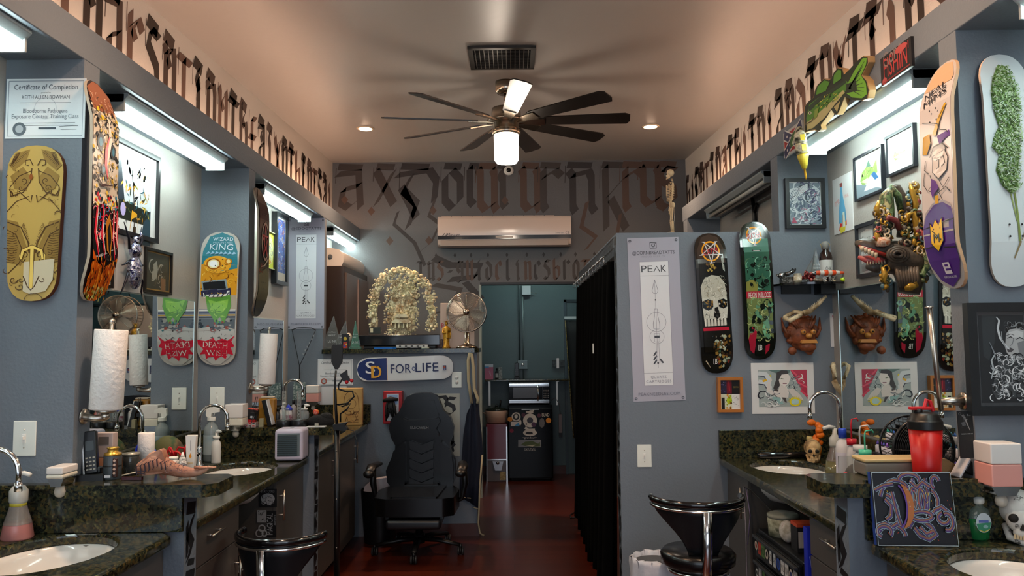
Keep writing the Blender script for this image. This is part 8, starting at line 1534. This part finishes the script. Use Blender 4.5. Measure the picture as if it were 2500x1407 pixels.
# ink bottle rack on the mirror side
ix = XR - .16; t = thing('ink_bottle_rack', 'three-step black rack filled with small ink bottles by the mirror', 'rack', (ix, 3.35, ZC)); 
for k in range(3): MB().box(-.075 + k * .05, -.025 + k * .05 + .001, -.34, .34, 0, .09 + k * .055, BLACK).build('step', t, bevel=.002)
caps = {0: ['#b82a5a', '#c83a6a', '#a02a7a', '#b83a8a'], 1: ['#4a3aa0', '#6a4ab8', '#3a3a9a', '#8a5ac0'], 2: ['#1c8a7a', '#2a9a8a', '#1a6a8a', '#2a5ab0']}
proto = {}
for k in range(3):
    for j in range(22):
        cc = caps[k][(j * 7 + k) % 4]; key = cc
        if key not in proto:
            b_ = thing('ink_bottle', '', 'ink bottle', (0, 0, 0)); MB().lathe([(.011, 0), (.0115, .003), (.0115, .03), (.006, .036)], mat('#b8b8c4', .3), 10).build('bottle_body', b_); MB().lathe([(.007, .036), (.006, .042), (.002, .052)], mat(cc, .35), 8).build('cone_cap', b_); proto[key] = b_; o = b_
        else: o = dup(proto[key], (0, 0, 0))
        o.location = (ix - .05 + k * .05, 3.35 - .32 + j * .0305, ZC + .09 + k * .055 + .0005); o['label'] = ['small ink bottle with a pink or magenta cap, bottom step of the rack', 'small ink bottle with a violet cap, middle step of the rack', 'small ink bottle with a teal or blue cap, top step of the rack'][k]; o['group'] = ['pink-capped ink bottles on the lowest rack step', 'violet-capped ink bottles on the middle rack step', 'teal-capped ink bottles on the top rack step'][k]
# ledge of the front bay, bass side
ZR = 1.122; b0 = PY(2105, 1182, 2.78); b1 = PY(2260, 1182, 2.78); t = thing('plastic_food_tub', 'translucent food tub with cream rim and pineapple print behind the canvas', 'food tub', ((b0.x + b1.x) / 2, 2.80, ZR)); w_ = (b1.x - b0.x) / 2; ht = PY(2150, 1130, 2.75).z - ZR
MB().box(-w_, w_, -.05, .05, 0, ht, mat('#8c8278', .3, trans=.25)).build('tub_body', t, bevel=.01); MB().box(-w_ - .004, w_ + .004, -.054, .054, ht, ht + .012, mat('#b8a070', .4)).build('rim_lid', t, bevel=.004); a = Art(1, 1, 1, 1, y=-.0515); pc = PY(2150, 1170, 2.75); L0 = t.location.copy(); a.xf = lambda px, py: (PY(px, py, 2.75).x - L0.x + .5, .5 - (PY(px, py, 2.75).z - L0.z)); a.scatter(26, 2114, 1150, 2138, 1182, ['#2a8a2a', '#1a5a1a', '#3aa03a'], 4, 9, kind='leaf'); a.ell(2130, 1170, 8, 11, '#c8961c', 12); a.scatter(8, 2124, 1162, 2136, 1178, ['#e0b83a', '#8a5a10'], 2, 4, kind='leaf'); a.build('pineapple_print', t)
q = PY(2268, 1165, 2.70); t = thing('shaker_bottle', 'red shaker bottle with black lid and red loop on the ledge', 'shaker bottle', (q.x, 2.71, ZR)); hb = PY(2268, 1048, 2.71).z - ZR; SR = mat('#b01210', .35, name='matte_red_plastic')
MB().lathe([(.042, 0), (.044, .005), (.053, hb)], SR, 32).build('cup', t); MB().lathe([(.056, hb), (.056, hb + .028), (.05, hb + .034), (.044, hb + .05), (.03, hb + .058)], BLACK, 32).build('screw_lid', t, bevel=.002); MB().cyl((-.022, 0, hb + .05), .014, .02, BLACK, 14).build('spout', t); MB().box(-.05, .02, -.011, .011, hb + .066, hb + .076, mat('#c01c24', .35)).tube([(.0, 0, hb + .072), (.008, 0, hb + .1), (.02, 0, hb + .094), (.03, 0, hb + .06)], .007, mat('#c01c24', .35), 8).build('red_flip_loop', t, bevel=.003)
fy = 2.90; q = PY(2288, 1060, fy); deskfan('black round fan behind the red shaker bottle', (min(q.x, BR + .03) - .0, 3.05, ZC), .115, metal=mat('#17181a', .3), hubz=.25, bladecol='#17181a', rings=18)
t = thing('tablet_on_stand', 'small dark tablet leaning with a white edge beside the shaker', 'tablet', (PY(2345, 1192, 2.70).x, 2.72, ZR)); M2 = Matrix.Rotation(R(32), 4, 'Y'); MB().box(-.01, -.003, -.03, .03, 0, .075, mat('#c0c0c4', .3), M2).build('white_edge', t, bevel=.002); MB().box(-.003, .045, -.03, .03, 0.03, .07, BLACK, M2).build('dark_back', t, bevel=.003)
t = thing('craft_paper_bag', 'small brown paper bundle beside the shaker bottle', 'paper bag', (PY(2318, 1180, 2.76).x, 2.79, ZR)); MB().prism([(-.06, 0), (.03, 0), (.04, .03), (.0, .055), (-.06, .06)], -.02, .02, mat('#8a6c44', .6, bump=.6, bscale=30)).build('paper_body', t, bevel=.006)
t = thing('sticker_card', 'red and white die-cut sticker card peeking over the canvas', 'sticker', (PY(2167, 1180, 2.655).x, 2.66, ZR)); pts_ = [(-.04, 0), (.04, 0), (.042, .014), (.028, .028), (-.024, .03), (-.038, .02)]; MB().prism(pts_, -.002, .002, mat('#c0c0c8', .5)).prism([(x * .85, z * .85) for x, z in pts_], -.003, -.002, mat('#3a1a2c', .5)).prism([(0, .002), (.03, .002), (.03, .018), (.008, .02)], -.0035, -.003, mat('#b81c3a', .5)).build('card_body', t)
# graffiti canvas leaning on the ledge
c0 = P0(2150, 1326, ZC); wcv = .30; t = thing('graffiti_canvas', 'canvas painted with purple and orange graffiti lettering on black', 'canvas', (PY(2248, 1326, 2.55).x, 2.585, ZC), rot=(R(-9), 0, R(-4))); hcv = .232
wcv = PY(2345, 1326, 2.58).x - PY(2155, 1326, 2.58).x; MB().box(-wcv / 2, wcv / 2, -.012, .012, 0, hcv, mat('#1c3a8a', .5)).build('stretcher_body', t, bevel=.002)
a = Art(200, 160, wcv, hcv, y=-.0128, step=.00022); a.rough = .35; a.rect(0, 0, 200, 160, '#0c0e18')
def gl(pts_, wd_=9): a.line(pts_, wd_ + 5, '#8fa8b8'); a.line(pts_, wd_ + 2.5, '#1a1a30'); a.line(pts_, wd_, '#55407e'); a.line([(x - 1, y - 1) for x, y in pts_], wd_ * .5, '#8c6248')
def arc(cx, cy, rx, ry, a0, a1, n=14): return [(cx + rx * cos(a0 + (a1 - a0) * k / n), cy + ry * sin(a0 + (a1 - a0) * k / n)) for k in range(n + 1)]
for s_ in (arc(62, 70, 44, 52, -pi * .9, pi * .45), arc(30, 90, 30, 40, -1.4, 1.2), [(8, 40), (30, 30), (56, 26)], [(50, 44), (58, 90), (70, 132)], arc(40, 140, 34, 24, pi, 2 * pi), [(84, 120), (100, 100), (118, 104), (140, 120), (150, 136), (132, 146), (110, 138), (98, 122)], [(88, 30), (92, 70), (96, 110)], [(104, 14), (108, 50), (104, 90)], [(120, 10), (126, 40), (120, 80)], [(136, 14), (140, 50), (132, 92)], arc(96, 18, 26, 14, pi, 2 * pi), arc(140, 64, 22, 26, -1.2, 2.4), [(150, 84), (170, 76), (190, 92), (196, 104)], arc(172, 100, 14, 12, 0, 4.5), [(4, 118), (24, 112), (40, 120), (56, 112)], arc(160, 24, 10, 14, 2, 6), [(30, 60), (44, 74), (40, 96), (28, 104)], arc(104, 60, 10, 26, 0, 6.2), arc(122, 62, 8, 24, 0, 6.2), arc(118, 96, 26, 10, 0, 6.2), arc(20, 130, 18, 12, 2, 7), [(96, 20), (112, 34), (128, 22), (146, 34)], [(110, 120), (124, 134), (140, 128)], arc(178, 108, 14, 18, -2, 2)): gl(s_, 6 + (hash(len(s_)) % 3))
a.line(arc(62, 74, 30, 50, -1.2, 1.3), [3, 6, 10, 12, 14, 15, 16, 16, 15, 14, 12, 10, 7, 4, 2], '#a8683a'); a.line(arc(56, 74, 26, 48, -1.2, 1.3), 4, '#5a3a8a')
a.scatter(40, 4, 4, 196, 156, ['#c8401c', '#d84a20', '#c8b020'], 1.2, 3.2, kind='leaf'); a.scatter(40, 84, 10, 140, 110, ['#c8d4dc', '#7a8a98', '#b84a5a', '#c8b040', '#14142a'], 2, 5, kind='leaf'); a.line([(1, 1), (199, 1), (199, 159), (1, 159), (1, 1)], 1.6, '#a8b8c0'); o = a.build('painted_lettering', t); o.location = (0, 0, hcv / 2)
# dish soap, skull ornament in the front bay
q = P0(2402, 1322, ZC); t = thing('hand_soap_bottle', 'green hand soap pump bottle between the canvas and the sink', 'soap bottle', (q.x, q.y + .02, ZC)); GS = mat('#2a8a4c', .12, trans=.45); MB().lathe([(.024, 0), (.03, .006), (.034, .045), (.037, .07)], GS, 26, sy=.6).build('green_soap', t); MB().lathe([(.0372, .071), (.032, .1), (.014, .112), (.013, .12)], mat('#9ab0a4', .08, trans=.75), 26, sy=.6, cap=False).build('clear_shoulder', t)
MB().lathe([(.014, .118), (.018, .124), (.018, .138), (.006, .142), (.006, .165)], mat('#c8ccc8', .3), 18).tube([(-.018, 0, .168), (0, 0, .17), (.02, -.004, .166)], .007, mat('#c8ccc8', .3), 8).build('pump_head', t); a = Art(100, 100, .058, .07, y=-.0242); a.ell(50, 52, 44, 46, '#b8c4cc'); a.poly([(8, 56), (92, 50), (84, 84), (50, 96), (18, 84)], '#3a8a6a'); a.rect(22, 40, 78, 52, '#5a6ab0'); a.ell(60, 70, 14, 8, '#8ab0b0'); a.line([(24, 84), (50, 95), (82, 82)], 4, '#c8b83a'); o = a.build('front_label', t); o.location = (0, 0, .062)
q = P0(2500, 1330, ZC); WS = mat('#c8c6c2', .4, mix=['#2a2624', '#c8c6c2', '#c8c6c2'], mscale=18, lo=.36, hi=.42); skullthing('white painted skull ornament cut by the frame edge', (q.x + .015, q.y + .04, ZC), .17, WS, R(-25), 'painted_skull')
# ------------------------------------------------------------------ FLOOR THINGS
def stool(label, c, rz, seatz=.56, backz=.72):
    t = thing('bar_stool', label, 'bar stool', c, rz=rz); t.scale = (.82, .82, 1); n = 24; zt_ = backz
    # wrap-around back: funnel shell open at the front
    rows = []
    for j in range(7):
        u = j / 6; row = []
        for k in range(n + 1):
            a_ = -pi * .5 + (k / n - .5) * (1.0 + 2.3 * u ** 2); rad = .15 + .10 * u ** .8; row.append((rad * cos(a_), rad * sin(a_) * .9, seatz + .0 + (zt_ - seatz) * u))
        rows.append(row)
    MB().sheet(rows, mat('#101418', .35, name='black_vinyl')).build('back_shell', t, thick=.02)
    rim = [(.255 * cos(-pi * .5 + (k / n - .5) * 3.3), .24 * sin(-pi * .5 + (k / n - .5) * 3.3), zt_ + .012) for k in range(n + 1)]; MB().tube(rim, .016, BLKGLOSS, 10).build('padded_rim', t); MB().tube([(x * 1.01, y * 1.02, z - .028) for x, y, z in rim], .007, CHROME, 8).build('chrome_rim', t)
    MB().tube([(0, -.25, zt_ - .015), (0, -.235, seatz + .0), (0, -.2, seatz - .1), (0, -.06, seatz - .13)], .014, CHROME, 8, flat=1.8).build('chrome_back_bar', t)
    MB().lathe([(.04, -.075), (.17, -.07), (.205, -.05), (.21, -.01), (.19, .008), (.05, .014)], LEATHER, 36, c=(0, 0, seatz)).build('seat', t); MB().lathe([(.17, 0), (.175, -.012)], CHROME, 32, c=(0, 0, seatz - .075)).build('seat_ring', t)
    MB().cyl((0, 0, .03), .028, seatz - .12, CHROME, 20).build('column', t); MB().lathe([(.19, 0), (.19, .008), (.1, .02), (.03, .045)], CHROME, 36).build('base', t); MB().tube([(.14 * cos(a_), .14 * sin(a_) - .04, .24) for a_ in [pi * k / 10 - pi for k in range(11)]], .01, CHROME, 8).build('footrest', t); return t
qs = PY(1705, 1235, 3.45); stool('black and chrome bar stool in front of the grey partition', (qs.x + .05, 3.7, 0), R(0), seatz=PY(1705, 1345, 3.7).z - .0, backz=PY(1705, 1243, 3.5).z)
qs = PY(690, 1320, 2.9); stool('black and chrome bar stool beside the lettered post', (PY(690, 1320, 3.4).x, 3.4, 0), R(-12), seatz=.5, backz=PY(690, 1338, 3.2).z).scale = (.74, .74, 1)
# sticker covered toolbox
TB = mat('#101113', .35); y0, y1 = 3.37, 3.98; fx0 = 1.22; t = thing('sticker_toolbox', 'black rolling toolbox with stickered drawers under the worktop', 'toolbox', ((fx0 + 1.72) / 2, (y0 + y1) / 2, 0)); zt_ = .66; hx = (1.72 - fx0) / 2; hy = (y1 - y0) / 2
MB().box(-hx, hx, -hy, hy, .06, zt_, TB).build('toolbox_body', t, bevel=.006)
for k in range(4): MB().lathe([(.028, -.012), (.03, 0), (.028, .012)], BLACK, 16, axis='y', c=((-1) ** k * hx * .8, (-1) ** (k // 2) * hy * .8, .03)).build('caster', t)
r_ = random.Random(21); T_ = Matrix(((0, 1, 0, 0), (1, 0, 0, 0), (0, 0, 1, 0), (0, 0, 0, 1)))
for k, (za_, zb_) in enumerate(((.53, .64), (.39, .515), (.2, .375), (.08, .185))):
    d = MB().box(-hx - .018, -hx, -hy + .01, hy - .01, za_, zb_, TB).build('drawer', t, bevel=.003); MB().box(-hx - .036, -hx - .018, -hy + .01, hy - .01, zb_ - .018, zb_ - .004, mat('#3a3e42', .3, .5)).build('handle', d, bevel=.003)
    a = Art(130, 100 * (zb_ - za_ - .02) / .5, .65, zb_ - za_ - .02, y=-.0192); H_ = a.H
    for i in range(11):
        x = 8 + i * 11; c_ = r_.choice(['#c8c8c8', '#8a8a8e', '#b8b0a0', '#2a4a9a', '#a83a2a', '#c8c0b8', '#c8c8c8', '#4a6a3a', '#c8903a']); w2 = r_.uniform(3.5, 5.5); y_ = H_ / 2
        if i % 3 == 0: a.ell(x, y_, w2, min(H_ * .45, w2), c_); a.ell(x, y_, w2 * .6, min(H_ * .3, w2 * .6), r_.choice(['#1a1a1c', '#8a2a2a', '#2a3a6a']))
        else: a.rect(x - w2, y_ - H_ * .34, x + w2, y_ + H_ * .34, c_); a.text(r_.choice(['INK', 'LA', 'MAGIC', 'TFSU', 'H2O', 'MIND', 'ART']), x, y_ + H_ * .18, H_ * .34, '#1a1a1c' if c_ != '#8a8a8e' else '#d8d8d8', w2 * 1.7)
    o = a.build('stickers', d); o.rotation_euler = (0, 0, -R(90)); o.location = (-hx, 0, (za_ + zb_) / 2 - .004)
a = Art(100, 90, .4, .55, y=-.001); 
for i in range(9): x, y = 14 + (i % 3) * 34, 14 + (i // 3) * 26; a.rect(x - 12, y - 8, x + 12, y + 8, r_.choice(['#c8c8c8', '#2a4a9a', '#a83a2a', '#b8b0a0'])); a.text(r_.choice(['INK', 'GRIND', 'OLD', 'LIVE']), x, y + 4, 8, '#1a1a1c', 20)
o = a.build('side_stickers', t); o.location = (0, -hy, .36)
ztb = zt_
t = thing('glove_box', 'grey printed supply box standing on the toolbox', 'box', (1.36, 3.42, ztb)); MB().box(-.07, .07, -.05, .05, 0, .13, mat('#4a4c54', .4)).build('box_body', t, bevel=.003); a = Art(100, 90, .14, .13, y=-.0505); a.rect(0, 60, 100, 90, '#6a6c74'); a.text('4 N', 56, 56, 26, '#b8bcc4', 54); a.rect(20, 14, 60, 20, '#a8acb4'); o = a.build('print', t); o.location = (0, 0, .065)
t = thing('red_white_carton', 'orange and black striped carton behind the grey supply box', 'carton', (1.30, 3.56, ztb)); MB().box(-.05, .05, -.04, .04, 0, .11, mat('#1c1c1e', .4)).box(-.045, .045, -.041, -.04, .02, .09, mat('#b0a8a0', .4)).box(-.05, .05, -.04, .04, .11, .125, mat('#c04a2a', .4)).build('carton_body', t, bevel=.002)
t = thing('round_tin', 'round clear tub with stickers on the far end of the toolbox', 'tub', (1.30, 3.84, ztb)); MB().lathe([(.07, 0), (.075, .08), (.07, .085)], mat('#7a7a62', .25, mix=['#b8b49a', '#3a4a34'], mscale=20), 24).build('tub_body', t); MB().lathe([(.076, .085), (.076, .1), (.06, .106)], mat('#a8a898', .2, trans=.3), 24).build('lid', t)
t = thing('sticker_pouch', 'white oval-stickered pouch on the toolbox between tub and carton', 'pouch', (1.27, 3.70, ztb)); MB().ball((0, 0, .05), (.035, .06, .05), mat('#9a9484', .5, mix=['#d0ccc4', '#7a2a2a'], mscale=18), 14, 9).build('pouch_body', t)
t = thing('blue_box', 'tall bright blue carton standing beside the toolbox', 'carton', (1.20, 3.27, 0)); 
MB().box(-.035, .3, -.02, .02, 0, .82, mat('#1c2cb0', .4)).build('carton_body', t, bevel=.002)
t.location = (1.245, 3.315, 0); MB().tube([(-.02, 0, .74), (-.025, -.021, .7), (-.02, -.021, .66)], .002, mat('#8a9ae0', .5), 5).build('script_print', t)
# hanging cables by the stool
t = thing('hanging_cable', 'thin grey cables looping down from the cabinet handle', 'cable', (1.20, 4.10, .8)); MB().tube([(-.01, 0, .04), (.02, -.03, .03), (.1, -.2, -.08), (.2, -.35, -.12)], .003, BLACK, 5).tube([(-.01, 0, .04), (-.01, -.01, -.2), (-.015, -.02, -.6), (.0, -.05, -.79)], .0035, mat('#6a6670', .4), 5).tube([(0, 0, .04), (.015, -.01, -.1), (0, 0, -.25)], .003, mat('#7a6a88', .4), 5).build('cable_run', t)
# waste basket with liner
q = PY(1600, 1360, 3.95); t = thing('waste_basket', 'waste basket lined with a crumpled white plastic bag by the stool', 'waste basket', (q.x, 3.95, 0)); zt_ = q.z; MB().lathe([(.08, 0), (.105, zt_ - .02)], mat('#3a3c40', .5), 24).build('basket', t)
mb = MB(); r_ = random.Random(4); rows = []
for j, (rad, z) in enumerate(((.09, zt_ - .18), (.104, zt_ - .06), (.112, zt_), (.118, zt_ + .004), (.122, zt_ - .02), (.124, zt_ - .09), (.128, zt_ - .16), (.12, zt_ - .26))):
    rows.append([((rad + .008 * sin(k * 2.1 + j) + r_.uniform(-.003, .003)) * cos(2 * pi * k / 30), (rad + .008 * sin(k * 2.1 + j)) * sin(2 * pi * k / 30), z + r_.uniform(-.006, .006)) for k in range(31)])
mb.sheet(rows, mat('#b4b6c0', .35, bump=.8, bscale=30, name='white_bin_liner')); mb.build('bin_liner', t, thick=.002)
# black stickered trolley in the middle bay
t = thing('black_trolley', 'black drawer trolley with white stickers under the middle worktop', 'trolley', (-1.6, 3.86, 0)); MB().box(-.22, .24, -.2, .2, .05, .62, mat('#0e0f11', .3)).build('trolley_body', t, bevel=.006)
for k in range(3): d = MB().box(.24, .256, -.19, .19, .08 + k * .18, .245 + k * .18, mat('#141518', .25)).build('drawer', t, bevel=.003); MB().box(.256, .272, -.15, .15, .225 + k * .18, .238 + k * .18, STEEL).build('handle', d); a = Art(80, 30, .36, .14, y=-.001); a.ell(20, 15, 9, 11, '#a8a8a8'); a.ell(20, 15, 6, 8, '#16161a'); a.text('SULLEN', 56, 20, 9, '#9a9a9e', 30); o = a.build('stickers', d); o.rotation_euler = (0, 0, R(90)); o.location = (.2565, 0, .15 + k * .18)
for i in range(4): MB().lathe([(.022, -.01), (.025, 0), (.022, .01)], BLACK, 14, axis='y', c=((-1) ** i * .18, (-1) ** (i // 2) * .15, .025)).build('caster', t)
# stickers on the bay side of the middle cabinet (facing the camera)
cab = bpy.data.objects['base_cabinet.002']; L0 = cab.location.copy(); Yf = 4.18
a = Art(1, 1, 1, 1, y=Yf - L0.y - .0015, step=.0003); a.xf = lambda px, py: (PY(px, py, Yf).x - L0.x + .5, .5 - (PY(px, py, Yf).z - L0.z)); k = '#0a0a0c'; wv_ = '#9a9ca0'
a.rect(632, 1194, 676, 1238, k); a.text('STAY COLD', 654, 1203, 6, wv_, 32); a.ell(654, 1218, 17, 13, wv_); a.scatter(40, 640, 1206, 668, 1232, [k, wv_, '#5a5c60'], 2, 5, kind='arc'); a.rect(628, 1246, 650, 1276, '#8a8c90'); a.scatter(14, 630, 1248, 648, 1274, [k, '#6a6c70'], 3, 7, kind='leaf'); a.rect(652, 1248, 675, 1312, k); a.text('MAGICAL', 666, 1280, 14, wv_, 52, rot=-pi / 2); a.text('ARTISTRY', 674, 1270, 4, wv_, 26, rot=-pi / 2)
a.ring(640, 1290, 9, 9, 3, wv_); a.ring(634, 1302, 10, 10, 3, wv_); a.ring(646, 1302, 7, 9, 3, wv_); a.build('stickers', cab)
